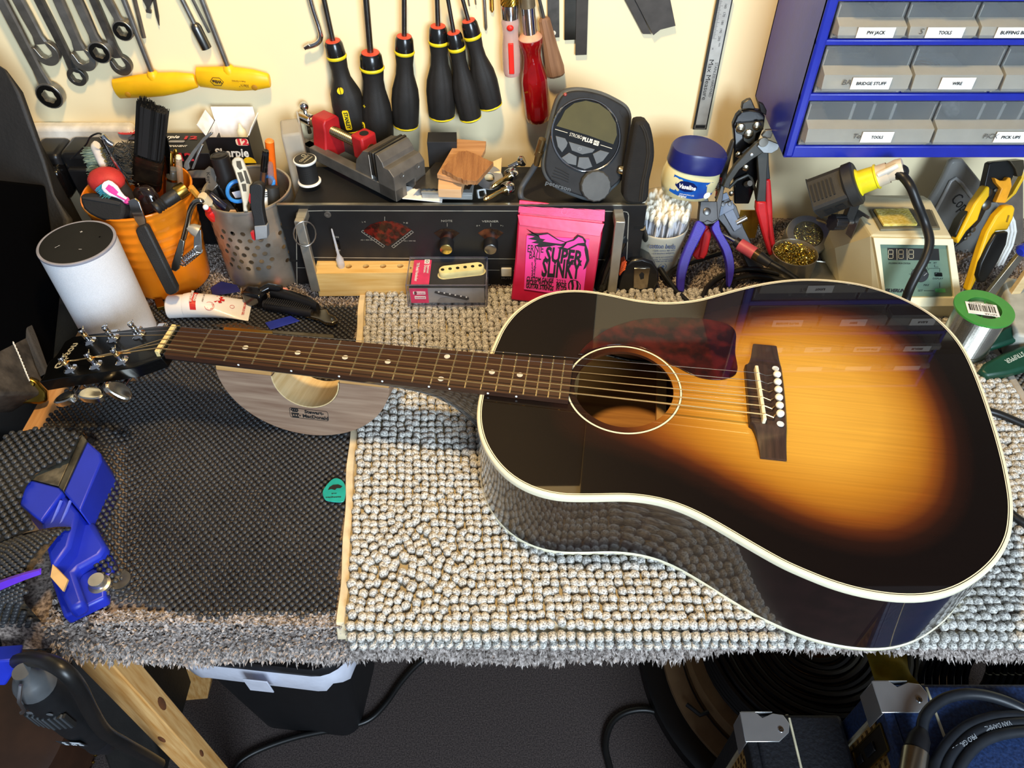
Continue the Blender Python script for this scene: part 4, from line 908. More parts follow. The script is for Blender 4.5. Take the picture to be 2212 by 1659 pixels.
wa=B().ring(circ(.0185,32),circ(.0065,32),-.001,.0012).out('washer',mat('#8c8e90',.4,.7),bevel=.0004); wa.matrix_basis=wsm; WM[wa]=wsm; tag(wa,'large grey washer leaning on the wood scraps','washer')
def jack(label,pa,pb,z):
    a=Z(*pa,z);c=Z(*pb,z); m=along(a,c,(0,0,1)); L=(c-a).length
    t=thing('jack_plug',label,'jack plug',m,'gold jack plugs on the tuner')
    B().lathe([(.0003,0),(.0022,.002),(.003,.004),(.0019,.0055),(.003,.007),(.003,L*.62),(.0042,L*.63),(.0042,L*.72)],None,16).out('plug_tip',mat('#e8cf8e',.18,1),t)
    B().lathe([(.0085,L*.72),(.0095,L*.75),(.0095,L*.92),(.0070,L),(.0003,L+.001)],T((0,0,0)),20,sy=.9).out('plug_body',CHR,t,smooth=50)
jack('gold jack plug lying nearest the front edge of the tuner',(1044,432),(1106,402),ZT_+.009)
jack('gold jack plug lying behind, beside the washer',(1062,405),(1112,372),ZT_+.010)
sl=B().lathe([(.0003,0),(.0035,.0),(.0035,.014),(.0060,.016),(.0078,.020),(.0060,.023),(.0003,.024)],None,16).out('control_pot',CHR); q=Z(1100,362,ZT_+.012); sl.matrix_basis=T(q)@RY(60)@RZ(20); WM[sl]=I4; tag(sl,'small chrome part lying at the back behind the jack plugs','metal part')
q=Z(1040,418,ZT_+.006); tc_=thing('clear_clip','tiny clear plastic clip lying left of the front jack plug','clip',T(q)@RZ(15)); B().ring(rrect(.012,.012,.001,1),rrect(.007,.007,.001,1),-.004,.004,RX(60)).out('frame',mat('#8f8f88',.15,alpha=.7,trans=.4),tc_,bevel=.0005)
# ================= tracing helpers: outlines measured on a plane of the thing itself
def tr(f,pts):
    fi=f.inverted(); o=f.translation; n=f.to_3x3()@V((0,0,1)); r=[]
    for p in pts: q=fi@PL(p[0],p[1],o,n); r.append((q.x,q.y))
    return r
def plate(f,pts,z0,z1,name,m,par,bev=.0006,smooth=30,curve=0):
    q=tr(f,pts)
    if curve: q=[(p.x,p.y) for p in cr([(a,b,0) for a,b in q],curve,True)]
    i=WM[par].inverted()@f
    return B().prism(q,z0,z1,i).out(name,m,par,bevel=bev,smooth=smooth)
def lp(f,px,py,z=0): # point at height z over plane f on the pixel's ray
    n=f.to_3x3()@V((0,0,1)); return PL(px,py,f@V((0,0,z)),n)
# ---- strobe pedal-sized clip tuner standing on the rack tuner
o=Z(1262,434,ZT_+.001); f=fr(o,(1,0,-.12),(.06,-.90,.43))
ht=thing('handheld_tuner','grey handheld strobe tuner with round screen leaning on the wall','tuner',f)
zz=lambda L:[(1100+a/3.568,b/3.568) for a,b in L]
outl=zz([(430,690),(510,672),(600,677),(720,705),(830,755),(915,810),(950,880),(948,970),(925,1120),(900,1260),(878,1390),(800,1470),(740,1530),(640,1556),(540,1535),(400,1480),(320,1425),(268,1350),(255,1270),(275,1130),(310,970),(345,830),(380,740)])
GB=mat('#4f5355',.5,bump=.1,bs=900); GB2=mat('#2a2b2d',.6,spec=.15)
plate(f,outl,-.026,-.004,'body',GB,ht,.004,40,3)
def sc(L,cx,cy,k): return [(cx+(a-cx)*k,cy+(b-cy)*k) for a,b in L]
plate(f,sc(outl,1268,312,.94),-.006,.0006,'front_shell',GB2,ht,.002,40,3)
cxy=(1100+585/3.568,1030/3.568)
el=[(1100+(590+ 262*math.cos(t)*1.0- 30*math.sin(t))/3.568,(1040+ 275*math.sin(t)+42*math.cos(t))/3.568) for t in [2*math.pi*i/40 for i in range(40)]]
q=[(a,b,0) for a,b in tr(f,el)]
B().tube([V((a,b,.0020)) for a,b,_ in q]+[V((q[0][0],q[0][1],.0020))],.0013,8).out('chrome_bezel',CHR,ht)
plate(f,el,.0002,.0012,'dial_face',mat('#0e0e10',.5,spec=.1),ht,0)
plate(f,zz([(395,920),(430,850),(500,795),(590,775),(690,800),(770,860),(820,950),(828,1040),(800,1112),(600,1040),(362,970)]),.001,.0020,'screen',mat('#4a4524',.45,spec=.12,var=.1,ns=30),ht,0)
BT=mat('#515558',.55)
for L in ([(355,1045),(430,1065),(450,1100),(440,1130),(405,1175),(372,1130)],[(455,1090),(660,1150),(640,1175),(560,1190),(480,1160)],[(400,1215),(460,1175),(520,1205),(515,1275),(450,1260)],[(535,1210),(610,1210),(640,1285),(580,1305),(522,1285)],[(640,1185),(700,1155),(770,1175),(720,1240),(670,1265)]):
    plate(f,zz(L),.001,.0026,'button',BT,ht,.0005)
i_=f.inverted()
a=lp(f,1227,290);c=lp(f,1300,311); mdl=(a+c)/2
TW=mat('#d9d3c0',.5)
m1=f.inverted()@fr(lp(f,1244,294,.0022),c-a,f.to_3x3()@V((0,0,1))); txt('STROBO',.0042,m1,TW,ht,w=.0165)
m1=f.inverted()@fr(lp(f,1269,303,.0022),c-a,f.to_3x3()@V((0,0,1))); txt('PLUS',.0046,m1,TW,ht,w=.0135,bold=.07)
m1=f.inverted()@fr(lp(f,1288,309,.0022),c-a,f.to_3x3()@V((0,0,1))); B().prism(rrect(.0068,.0056,.0004,1),0,.0003,m1).out('hd_badge',TW,ht); txt('HD',.0036,m1@T((0,0,.0004)),INK,ht,w=.0055)
b=B()
for pa,pb in (((1199,279),(1226,287)),((1297,313),(1322,321))):
    A,C=[i_@lp(f,*p,.0022) for p in (pa,pb)]; b.tube([A,C],.0004,5)
b.out('divider_line',TW,ht)
kc=i_@lp(f,1100+662/3.568,1430/3.568,0)
B().loft([[((r*(1+.03*(i%3==0)))*math.cos(2*math.pi*i/48)+kc.x,(r*(1+.03*(i%3==0)))*math.sin(2*math.pi*i/48)+kc.y,z) for i in range(48)] for r,z in ((.0195,0),(.0195,.006),(.0178,.0085),(.001,.0088))]).out('thumb_wheel',mat('#484a4a',.6,bump=.1,bs=900),ht,smooth=50)
b=B()
for k in range(5):
    a1=i_@lp(f,1100+(355-k*9)/3.568,(1290+k*22)/3.568,.0008); c1=i_@lp(f,1100+(462-k*2-(60 if k==4 else 0))/3.568,(1345+k*19)/3.568,.0008); b.tube([a1,a1.lerp(c1,.5)+V((0,.0006,0)),c1],.0007,5)
b.out('speaker_slot',INK,ht)
a=lp(f,1180,390);c=lp(f,1234,406); txt('peterson',.0052,f.inverted()@fr(lp(f,1206,402,.0010),c-a,f.to_3x3()@V((0,0,1))),mat('#3a3b3b',.5),ht,w=(c-a).length,bold=.04)
B().ball(.0022,.0022,.001,tuple(i_@lp(f,1221,204,.001))).out('status_light',mat('#8c3a30',.3),ht)
plate(f,zz([(850,865),(855,850),(880,880),(870,900)]),.0004,.0012,'small_slot',INK,ht,0)
txt('⏻',.004,f.inverted()@fr(lp(f,1252,322,.0028),(1,0,-.2),f.to_3x3()@V((0,0,1))),mat('#7d8184',.5),ht)
# right angle plug and lead on its sides
pj=thing('angled_plug','nickel right-angled jack plug in the right side of the handheld tuner','jack plug',T(Y(1352,370,.875)))
NK=mat('#b9ac90',.25,1); o=Y(1352,370,.875)
for nm,pa,pb,r in (('barrel',(1336,366),(1366,374),.0055),('elbow',(1360,366),(1357,395),.0075),('sleeve',(1358,392),(1355,408),.0066),('cable_end',(1355,406),(1353,421),.0050)):
    A,C=Y(*pa,.875)-o,Y(*pb,.875)-o; B().lathe([(r*.8,-.001),(r,.001),(r,(C-A).length-.001),(r*.8,(C-A).length)],along(A,C),16).out(nm,NK,pj)
ld=cr([Y(1352,418,.875),Y(1353,428,.872),Y(1356,436,.872)],4)
lead=thing('tuner_lead','grey lead with nickel plug hanging on the left of the handheld tuner','cable',T(Y(1160,350,.885)))
o=Y(1160,350,.885)
B().tube([p-o for p in cr([Y(1158,354,.885),Y(1145,375,.885),Y(1128,402,.88),Y(1124,420,.87),Y(1130,432,.868),Y(1150,440,.868)],5)],.0040,10).out('cord',mat('#3f4245',.55),lead)
for pa,pb,r in (((1158,356),(1163,335),.0042),((1162,336),(1167,326),.0055),((1164,328),(1172,300),.0048)):
    B().tube([Y(*pa,.885)-o,Y(*pb,.885)-o],r,12).out('plug_part',mat('#a08a62',.3,1),lead)
# zipped pouch standing right of it
f=fr(Z(1390,438,.135),(1,.2,0),(.15,-.98,.12)); zc=thing('zip_pouch','black zipped fabric pouch standing beside the handheld tuner','pouch',f)
ZF=mat('#191613',.85,bump=.4,bs=900)
plate(f,zz([(985,945),(1070,945),(1105,1030),(1122,1150),(1118,1250),(1085,1400),(1060,1560),(900,1560),(895,1400),(930,1200),(965,1010)]),-.020,0,'shell',ZF,zc,.004,40,3)
b=B(); i_=f.inverted()
for off in (0,16): b.tube([i_@lp(f,1100+(a+off)/3.568,bb_/3.568,.0004) for a,bb_ in ((1010,960),(1038,1010),(1060,1090),(1066,1180),(1048,1290),(1020,1420),(1005,1550))],.0013,6)
b.out('zip',mat('#2a251e',.7),zc)

# ================= left side of the bench
# smart speaker
SPK=thing('smart_speaker','white fabric cylinder speaker with black top, left end of the bench','speaker',(-.517,.748,.002))
B().lathe([(.042,0),(.044,.002),(.044,.1445)],None,64,caps=(1,0)).out('fabric_sleeve',mat('#d9dade',.85,var=.06,ns=900,bump=.35,bs=1500),SPK)
B().lathe([(.044,.1445),(.0445,.1455),(.0443,.1475),(.0425,.1482),(.0412,.1478)],None,64,caps=(0,0)).out('rim_ring',mat('#8f8f9a',.35),SPK)
B().lathe([(.0414,.1478),(.04,.1474),(.0003,.1474)],None,64).out('top_plate',mat('#121212',.55,bump=.05,bs=900),SPK)
LW=mat('#cfcfcf',.5)
for k,(dx,dy,s) in enumerate(((-.002,.020,'+'),(.024,.010,'•'),(.010,-.014,'–'),(-.019,-.009,'ϕ'))):
    m=T((dx,dy,.1476))
    B().ring(circ(.0072,28),circ(.0069,28),0,.0001,m).out('button_ring',mat('#2b2b2b',.4),SPK)
    if s=='•': B().lathe([(.0011,0),(.0011,.0002),(.0001,.0002)],m,12).out('dot_mark',LW,SPK)
    elif s=='ϕ':
        B().prism(rrect(.0026,.0042,.0012,3),0,.0002,m@RZ(20)).out('microphone_mark',LW,SPK); B().box(.0005,.0062,.0002,(0,0,.0002),m@RZ(-38)).out('mute_slash',LW,SPK)
    else: txt(s,.0045,m@T((0,0,.0002)),LW,SPK,bold=.02)
# orange pot
PO=(-.487,.868); POT=thing('orange_pot','glossy orange ribbed plastic pot crammed with brushes and tools','pot',(PO[0],PO[1],0))
OR=mat('#f08518',.22,var=.06,ns=8,coat=.4,sss=.1)
pr=[(.050,0),(.0525,.002)]
for k in range(46):
    z=.004+k*.0030; r=.0525+z*.098; rib=.0011*max(0,math.sin(z*2*math.pi/.0145)) if z>.055 else 0; pr.append((r+rib,z))
pr+=[(.0685,.142),(.0692,.1435),(.0685,.145),(.0665,.145),(.0655,.142),(.056,.05),(.049,.006),(.0003,.006)]
B().lathe(pr,None,56,caps=(1,0)).out('wall',OR,POT,smooth=60)
def pp(px,py,y=.865): return Y(px,py,y)
# big paint brush
br=thing('paint_brush','wide black-bristled paint brush standing tallest in the orange pot','brush',along(pp(314,438,.875),pp(330,235,.875)))
bi=WM[br].inverted(); L=(pp(330,235,.875)-pp(314,438,.875)).length; bz=lambda py:L*(438-py)/203*1.0
B().loft([[(x*wd,y*.0075,z) for x,y in rrect(2,2,.5,3)] for wd,z in ((.016,bz(330)),(.0165,bz(290)),(.017,bz(250)),(.0165,bz(232)))]).out('bristle_core',MATT,br)
b=B()
for i in range(420):
    x=rnd.uniform(-.0165,.0165); y=rnd.uniform(-.0078,.0078); h=bz(229)-.006*(x/.0165)*.6+rnd.uniform(-.002,.002); b.tube([(x*.95,y,bz(335)),(x,y*1.05,h)],.0004,3)
b.out('bristles',mat('#0d0c0c',.6),br,kind='stuff',smooth=0)
FE=mat('#5a4a3a',.3,.9,c2='#3a302a',ns=60)
B().loft([[(x*.0172,y*.0085,z) for x,y in rrect(2,2,.5,3)] for z in (bz(398),bz(334))]).out('ferrule',FE,br)
for py in (342,352,384): B().loft([[(x*.0178,y*.0090,z) for x,y in rrect(2,2,.5,3)] for z in (bz(py)-.0012,bz(py)+.0012)]).out('ferrule_band',FE,br)
for x in (-.008,.006): B().ball(.0014,c=(x,-.0088,bz(391))).out('rivet',STL,br)
B().loft([[(x*wd,y*.006,z) for x,y in rrect(2,2,.6,3)] for wd,z in ((.010,-.05),(.009,bz(425)),(.013,bz(408)),(.0165,bz(397)))]).out('handle',BLKG,br)
# palette knife, pens and rods at the back of the pot
def stick(name,label,cat,pa,pb,y0_,y1_,r,m,tip=None,grp=None,n=10):
    a=pp(pa[0],pa[1],y0_);c=pp(pb[0],pb[1],y1_); L=(c-a).length; t=thing(name,label,cat,along(a,c),grp)
    rr=r if isinstance(r,list) else [(r,0),(r,L*.96),(r*.8,L)]
    rr=[(q,z if not isinstance(r,list) else z*L) for q,z in rr]
    B().lathe(rr,None,n).out('shaft',m,t)
    return t,L
kn=thing('palette_knife','tall steel palette knife blade standing right of the paint brush','palette knife',T(pp(357,430,.89)))
f=fr(pp(357,430,.89),(1,0,0),(-.5,-.85,.1)); WM[kn]=f; kn.matrix_basis=f
plate(f,((353,262),(357,285),(364,306),(368,330),(366,440),(354,440),(351,300)),-.0005,.0005,'blade',mat('#8a8782',.15,1),kn,.0001)
dk=mat('#3d3a32',.35)
t,L=stick('marker_pen','olive black marker pen upright at the back right of the pot','pen',(372,440),(374,366),.885,.89,.0085,dk); B().lathe([(.0088,L*.72),(.0088,L*.76),(.0088,L*.78)],None,16).out('ring',BRASS,t); B().lathe([(.006,L),(.006,L+.001),(.0003,L+.001)],None,16).out('end',GREYP,t)
t,L=stick('clear_tube','slim clear tube standing at the right rim of the pot','tube',(391,410),(386,342),.88,.885,.004,mat('#c9b59a',.15,trans=.5,alpha=.6)); B().lathe([(.0038,L),(.003,L+.004),(.0005,L+.005)],None,12).out('tip',CREAM,t)
t,L=stick('pick_tool','brass tipped needle standing behind the palette knife','needle',(378,370),(379,330),.905,.91,.0012,BRASS); B().ball(.003,.0015,.005,(0,0,L)).out('eye',BRASS,t)
t,L=stick('brass_rod','brass rod end standing beside the needle','rod',(369,372),(368,328),.905,.91,.0035,BRASS)
# small wooden/white handled brushes
def bristles(b,base,n,d,ln,spread,cnt,r=.0005,jit=.2):
    for i in range(cnt):
        p=V(base(rnd.random(),rnd.random())); q=p+V(d)*ln*rnd.uniform(.85,1.08)+V((rnd.uniform(-1,1),rnd.uniform(-1,1),rnd.uniform(-1,1)))*ln*jit; b.tube([p,p.lerp(q,.5)+V((rnd.uniform(-1,1),rnd.uniform(-1,1),0))*ln*.04,q],[r,r,r*.7],3)
o=pp(215,350,.865); wb=thing('scrub_brush','cream handled toothbrush with splayed greenish bristles, left back of the pot','brush',T(o))
hp=cr([pp(238,400,.862)-o,pp(226,362,.862)-o,pp(211,330,.862)-o,pp(206,318,.862)-o,pp(210,313,.862)-o],4)
B().tube(hp,[.0055]*len(hp),10).out('handle',mat('#d9cfc0',.3),wb)
b=B()
for k in range(7):
    A=pp(205+k*2.2,322+k*8,.862)-o
    bristles(b,lambda u,v:A+V((0,(u-.5)*.006,(v-.5)*.006)),0,V((-.95,0,-.12)),.016,0,22,.0005,.15)
b.out('bristles',mat('#8c9a82',.8,c2='#56614f',ns=90),wb,kind='stuff',smooth=0)
b=B()
for k in range(8):
    A=pp(214+k*3.2,322+k*8,.862)-o; bristles(b,lambda u,v:A+V((0,(u-.5)*.005,(v-.5)*.005)),0,V((.9,-.1,.1)),.006,0,14,.0006,.15)
b.out('brass_bristles',mat('#8a7a4c',.6),wb,kind='stuff',smooth=0)
def roundbrush(name,label,pa,pb,y,rad,cnt,col,seed):
    a=pp(*pa,y);c=pp(*pb,y);o=a; L=(c-a).length; d=(c-a).normalized(); t=thing(name,label,'brush',T(o))
    B().tube([-d*.05,V((0,0,0)),c-a],.0022,8).out('wire_core',DSTL,t)
    b=B(); u=d.orthogonal().normalized(); w_=d.cross(u)
    for i in range(cnt):
        s=rnd.random(); an=rnd.random()*6.28; rr_=rad*rnd.uniform(.8,1.1); q=d*L*s; e=(u*math.cos(an)+w_*math.sin(an))
        b.tube([q+e*.002,q+e*rr_+V((rnd.uniform(-1,1),rnd.uniform(-1,1),rnd.uniform(-1,1)))*.002],.0005,3)
    b.out('bristles',mat(col,.8,c2='#5c5850',ns=120),t,kind='stuff',smooth=0); return t
rb_=roundbrush('bottle_brush','dark round bristle brush in a chrome frame, middle of the pot',(272,398),(243,318),.868,.0125,700,'#1f1e1e',1)
o=WM[rb_].translation
B().tube([p-o for p in cr([pp(300,470,.85),pp(276,400,.856),pp(240,335,.856),pp(222,300,.856)],3)],.0022,8).out('chrome_arm',CHR,rb_)
B().tube([p-o for p in cr([pp(220,292,.86),pp(232,305,.86),pp(244,313,.86)],3)],.0038,10).out('chrome_collar',CHR,rb_)
roundbrush('tube_brush','grey brown round brush leaning right, behind the dark round brush',(292,372),(275,312),.89,.011,500,'#3a3733',2)
wr=B().tube(cr([pp(222,292,.865),pp(212,288,.87),pp(195,296,.875),pp(186,312,.88),pp(170,328,.885),pp(152,345,.89)],5),.0011,6).out('thin_cable',BLK); tag(wr,'thin black wire arching from the brush to the wall adaptors','cable')
# red rubber ball topped tool
o=pp(230,390,.84); rt=thing('red_knob_tool','black tool with a round red rubber head, left inside the pot','tool',T(o))
B().ball(.0225,.019,.0165,(0,0,0)).out('red_head',mat('#b52f2b',.6,bump=.2,bs=500),rt)
B().loft([[(x+.004+k*.012,y-.004,-.005-k*.035) for x,y in circ(.019-.002*k,14)] for k in range(3)]).out('shaft',mat('#2c2827',.7),rt)
# toothbrush pink and white
o=pp(237,415,.818); tb_=thing('toothbrush','white and pink toothbrush with blue bristles hanging over the pot edge','toothbrush',T(o))
a=pp(224,396,.818)-o;c=pp(272,432,.812)-o; m=along(a,c,(-.3,-.5,.8)); L=(c-a).length
B().loft([[(x*wd,y*.0032,z*L) for x,y in rrect(2,2,.7,3)] for wd,z in ((.003,0),(.0068,.07),(.0082,.2),(.0078,.45),(.0048,.68),(.0034,.85),(.0032,1))],m).out('head',mat('#f2eef2',.3),tb_)
PK=mat('#e23a94',.35)
b=B()
for k in range(6): b.box(.0085-abs(k-2)*.0008,.0006,.0022,(0,-.0034,L*(.22+k*.075)),m)
b.tube([m@V((.002,-.0034,L*.2)),m@V((.0015,-.0034,L*.7)),m@V((0,-.0034,L*1.02))],.0011,6)
b.out('pink_grip',PK,tb_)
b=B()
for k in range(6):
    A=m@V((-.004,.001,L*(.05+k*.09))); bristles(b,lambda u,v:A+V(((u-.5)*.004,(v-.5)*.006,0)),0,V((-.75,-.1,-.55)),.020,0,26,.0005,.12)
b.out('bristles',mat('#2f86a3',.6,c2='#4a8f7a',ns=60),tb_,kind='stuff',smooth=0)
bh=B().tube([pp(272,432,.812),pp(278,440,.83),pp(285,462,.85)],.0042,10).out('toothbrush_handle',PK); bh.parent=tb_; bh.matrix_parent_inverse=WM[tb_].inverted()
# flat felt wallet over the left rim, black knife etc
f=fr(pp(218,470,.802),(1,.1,0),(-.05,-.85,.5)); fw=thing('black_brush_head','black folded rubber sleeve lying across the left front of the pot','sleeve',f)
plate(f,((172,424),(185,418),(226,422),(262,432),(268,446),(262,474),(235,480),(205,470),(180,452)),-.018,0,'sleeve',mat('#191818',.8,bump=.3,bs=500),fw,.004,40,2)
plate(f,((177,424),(226,427),(262,437),(258,444),(222,437),(178,430)),-.001,.0012,'fold',mat('#2c2a29',.8),fw,.001)
# black oval handles
def cap(name,label,cat,pa,pb,y0_,y1_,prof,m,face=(0,-1,0),sy=1,n=16):
    a=pp(*pa,y0_);c=pp(*pb,y1_); L=(c-a).length; t=thing(name,label,cat,along(a,c,face)); s=B().lathe([(r,z*L) for r,z in prof],None,n,sy=sy).out('handle',m,t,smooth=50); return t,L
t,L=cap('oval_brush_back','glossy dark brown oval brush back in the middle of the pot','brush',(338,470),(304,402),.835,.845,[(.011,0),(.0155,.2),(.0165,.6),(.014,.88),(.008,1),(.0003,1.01)],mat('#1f1512',.15,coat=.6),sy=.6)
B().tube([V((.0001+.0162*math.sin(a_),-.0100*math.cos(a_)*0-.0098,L*.6+L*.35*math.cos(a_))) for a_ in [k*math.pi/10 for k in range(11)]],.0006,5).out('seam',INK,t)
t,L=cap('turned_handle','black turned tool handle with a brass ferrule lying across the pot rim','tool handle',(333,452),(398,408),.805,.835,[(.0003,-.02),(.0075,.03),(.0085,.09),(.0070,.15),(.0085,.19),(.0072,.23),(.0082,.27),(.0070,.31),(.0082,.36),(.0085,.75),(.0080,.8)],mat('#1e1d1c',.5,bump=.3,bs=300),face=(-.2,-.6,.7))
B().lathe([(.0088,L*.74),(.0094,L*.78),(.0088,L*1.04),(.0003,L*1.04)],None,18).out('ferrule',mat('#9a7c3a',.3,1),t)
# tweezers hanging outside the pot: black handled steel tool
f=fr(pp(330,540,.79),(1,0,0),(-.1,-.95,.25)); sk=thing('fret_tool','steel blade tool with long black textured handle hooked over the pot front','hand tool',f)
zz2=lambda L:[(a/3.568,380+b/3.568) for a,b in L]
plate(f,zz2([(1058,410),(1075,385),(1130,365),(1150,390),(1375,850),(1375,890),(1330,908),(1295,895),(1085,480)]),-.004,.006,'handle',mat('#232323',.55,bump=.5,bs=700),sk,.0022,40)
plate(f,zz2([(990,190),(1040,170),(1075,200),(1120,330),(1128,370),(1075,385),(1045,340),(1010,260)]),-.0012,.0014,'blade',mat('#a9a8a6',.12,1),sk,.0004)
# curved steel burnisher with coil spring hanging from the pot edge
o=pp(400,520,.80); cp=thing('spring_hook_tool','steel hooked lever tool with a coil spring hanging between pot and cup','hand tool',T(o))
yy=.80
B().tube([p-o for p in cr([pp(436,437,yy),pp(432,433,yy),pp(420,438,yy),pp(410,458,yy),pp(404,485,yy),pp(396,515,yy)],4)],.0035,10).out('hook',mat('#9a958c',.2,1),cp)
f=fr(pp(388,550,yy),(1,0,0),(0,-.95,.3)); WMf=WM[cp].inverted()@f
q=tr(f,[(389,515),(400,520),(396,545),(388,580),(381,586),(370,582),(372,568)]); B().prism(q,-.002,.002,WMf).out('flat_blade',mat('#8f8a80',.3,1),cp,bevel=.001)
A,C=pp(393,568,yy)-o,pp(430,538,yy)-o; B().coil(.0050,A,C,9,.0013,6,st=10).out('spring',CHR,cp)
B().tube([pp(404,490,yy)-o,pp(416,494,yy)-o,pp(428,500,yy)-o],[.003,.007,.0085],12).out('roller',mat('#b9b2a4',.4,.6),cp)
q=tr(f,[(420,500),(434,496),(437,540),(430,552),(418,545)]); B().prism(q,-.001,.001,WMf).out('bracket',STL,cp,bevel=.0004)

# perforated cutlery cup
CU=(-.354,.893); cup=thing('perforated_cup','round perforated stainless cutlery cup full of pens and clips','cup',(CU[0],CU[1],0))
CUM=mat('#b3aba0',.36,.75,var=.2,ns=25); RC=.0575; HC_=.130
# real holes: grid of cells, each punched cell is a ring of faces round an octagonal hole
b=B(); NCOL=26; rows=[.040+.0115*k for k in range(6)]
def cyl(a,z,r=RC): return V((r*math.cos(a),r*math.sin(a),z))
cw=2*math.pi/NCOL
zr=[z-.00575 for z in rows]+[rows[-1]+.00575]
for j in range(6):
    for i in range(NCOL):
        punch=(i%6 not in (4,))
        for r in (RC,RC-.0012):
            a0=i*cw-(0 if j%2 else cw/2); z0_=zr[j]; z1_=zr[j+1]
            k=len(b.v); sq=[(0,0),(.5,0),(1,0),(1,.5),(1,1),(.5,1),(0,1),(0,.5)]
            b.v+=[cyl(a0+u*cw,z0_+v*(z1_-z0_),r) for u,v in sq]
            if punch:
                for q in range(8):
                    an=R(-135+45*q); b.v.append(cyl(a0+cw/2+.0036*math.cos(an)/RC,(z0_+z1_)/2+.0036*math.sin(an),r))
                b.f+=[(k+q,k+(q+1)%8,k+8+(q+1)%8,k+8+q) for q in range(8)]
            else: b.f.append(tuple(range(k,k+8)))
for r in (RC,RC-.0012):
    for za,zb in ((0,zr[0]),(zr[-1],HC_)):
        b.loft([[cyl(2*math.pi*i/52,z,r) for i in range(52)] for z in (za,zb)],caps=(0,0))
b.out('perforated_wall',CUM,cup,smooth=40)
B().lathe([(RC-.002,HC_-.001),(RC-.0015,HC_+.001),(RC+.001,HC_+.001),(RC+.0012,HC_-.001)],None,52,caps=(0,0)).out('rolled_rim',CUM,cup)
B().cyl(RC-.001,0,.0015,None,40).out('base',CUM,cup)
def cu(px,py,y=.893): return Y(px,py,y)
# things in the cup
f=fr(cu(470,400,.905),(1,0,.02),(-.05,-.75,.65)); ck_=thing('bottle_opener_tool','flat grey metal opener stamped Keys lying over the cup','opener',f)
zz3=lambda L:[(380+a/6.914,240+b/6.914) for a,b in L]
plate(f,zz3([(140,900),(300,880),(430,880),(500,820),(560,860),(640,820),(740,800),(830,840),(870,930),(850,960),(760,890),(660,900),(610,960),(600,1060),(635,1100),(545,1200),(480,1180),(440,1000),(200,1000)]),-.0035,.001,'plate',mat('#8d8a84',.4,.85),ck_,.0006)
txt('Keys',.0048,f.inverted()@fr(lp(f,450.5,384,.0014),(0.1,0,-1),f.to_3x3()@V((0,0,1))),INK,ck_,w=.0145)
f=fr(cu(420,320,.90),(1,0,0),(0,-.9,.4)); cs_=thing('bent_steel_clip','tall bent steel strap clip rising from the left of the cup','clip',f)
plate(f,zz3([(110,830),(130,760),(240,600),(400,400),(510,310),(545,320),(530,350),(430,440),(280,640),(190,780),(200,860),(160,890)]),-.004,0,'strap',STL,cs_,.0005)
plate(f,zz3([(390,490),(410,510),(300,760),(255,870),(235,860),(290,720),(340,580)]),-.003,.002,'arm',STL,cs_,.0005)
f=fr(cu(545,390,.86),(1,0,0),(.2,-.8,.55)); sp_=thing('utility_clamp','white and steel folding tool with a black soft grip hanging over the cup front','hand tool',f)
plate(f,zz3([(840,800),(838,740),(880,695),(935,680),(1000,710),(1060,850),(1110,980),(1160,1120),(1060,1420),(1080,1500),(1010,1500),(1000,1380),(950,1130),(880,900)]),-.003,.003,'frame',mat('#c9c4b2',.35,.4),sp_,.0012,40)
for L in ([(905,750),(970,745),(1000,860),(960,880),(915,830)],[(920,920),(985,910),(1030,1040),(975,1070)],[(1010,890),(1050,890),(1120,1090),(1060,1080)],[(985,1090),(1050,1085),(1060,1200),(1010,1200)]): plate(f,zz3(L),.0024,.0036,'slot',mat('#4a463c',.4,.6),sp_,.0002)
a=lp(f,520,352,.005);c=lp(f,535,372,.005)
f2=fr(Y(560,450,.828),(1,0,0),(.05,-.95,.3))
plate(f2,[(540,404),(543,398),(556,394),(567,398),(570,410),(568,440),(572,470),(578,498),(574,512),(553,514),(548,470),(541,440)],-.010,.004,'soft_grip',mat('#1c1d1f',.5,bump=.15,bs=900),sp_,.004,40,2)
plate(f2,[(551,486),(578,484),(579,512),(554,516)],-.009,.005,'grey_end',mat('#7f858c',.4),sp_,.001)
plate(f2,[(539,430),(541,415),(543,418),(543,438)],-.006,.006,'red_button',RED,sp_,.0004); plate(f2,[(542,500),(550,500),(552,518),(546,514)],-.006,.004,'red_tip',RED,sp_,.0004)
mk,L=stick('marker_pen','fat black marker standing capless-end up at the cup\'s back','pen',(495,400),(473,335),.905,.91,.0125,mat('#1e1d1e',.4)); B().lathe([(.0112,L+.0005),(.009,L+.001),(.0088,L-.0005),(.003,L+.0008),(.0003,L+.0008)],None,20).out('cap_end',BLK,mk)
pn,L=stick('ballpoint_pen','clear barrelled pen with black cap standing at the right of the cup','pen',(565,430),(574,325),.90,.905,.0045,mat('#3a3f4c',.1,trans=.6,alpha=.55)); B().lathe([(.0040,L),(.0048,L-.012),(.0048,L-.03)],None,14).out('cap',BLKG,pn); B().tube([(0,0,0),(0,0,L*.8)],.0022,8).out('refill',mat('#c8772a',.5),pn)
pm,L=stick('clear_pen','second clear pen leaning right beside the capped pen','pen',(590,440),(583,352),.91,.905,.0042,mat('#b9b4b8',.1,trans=.6,alpha=.5))
wp_,L=stick('white_pen','white pen with black rings low at the right inside the cup','pen',(572,452),(570,410),.87,.875,.0045,WHT); 
for z in (.7,.8,.9): B().lathe([(.0048,L*z),(.0048,L*z+.001)],None,14).out('ring',INK,wp_)
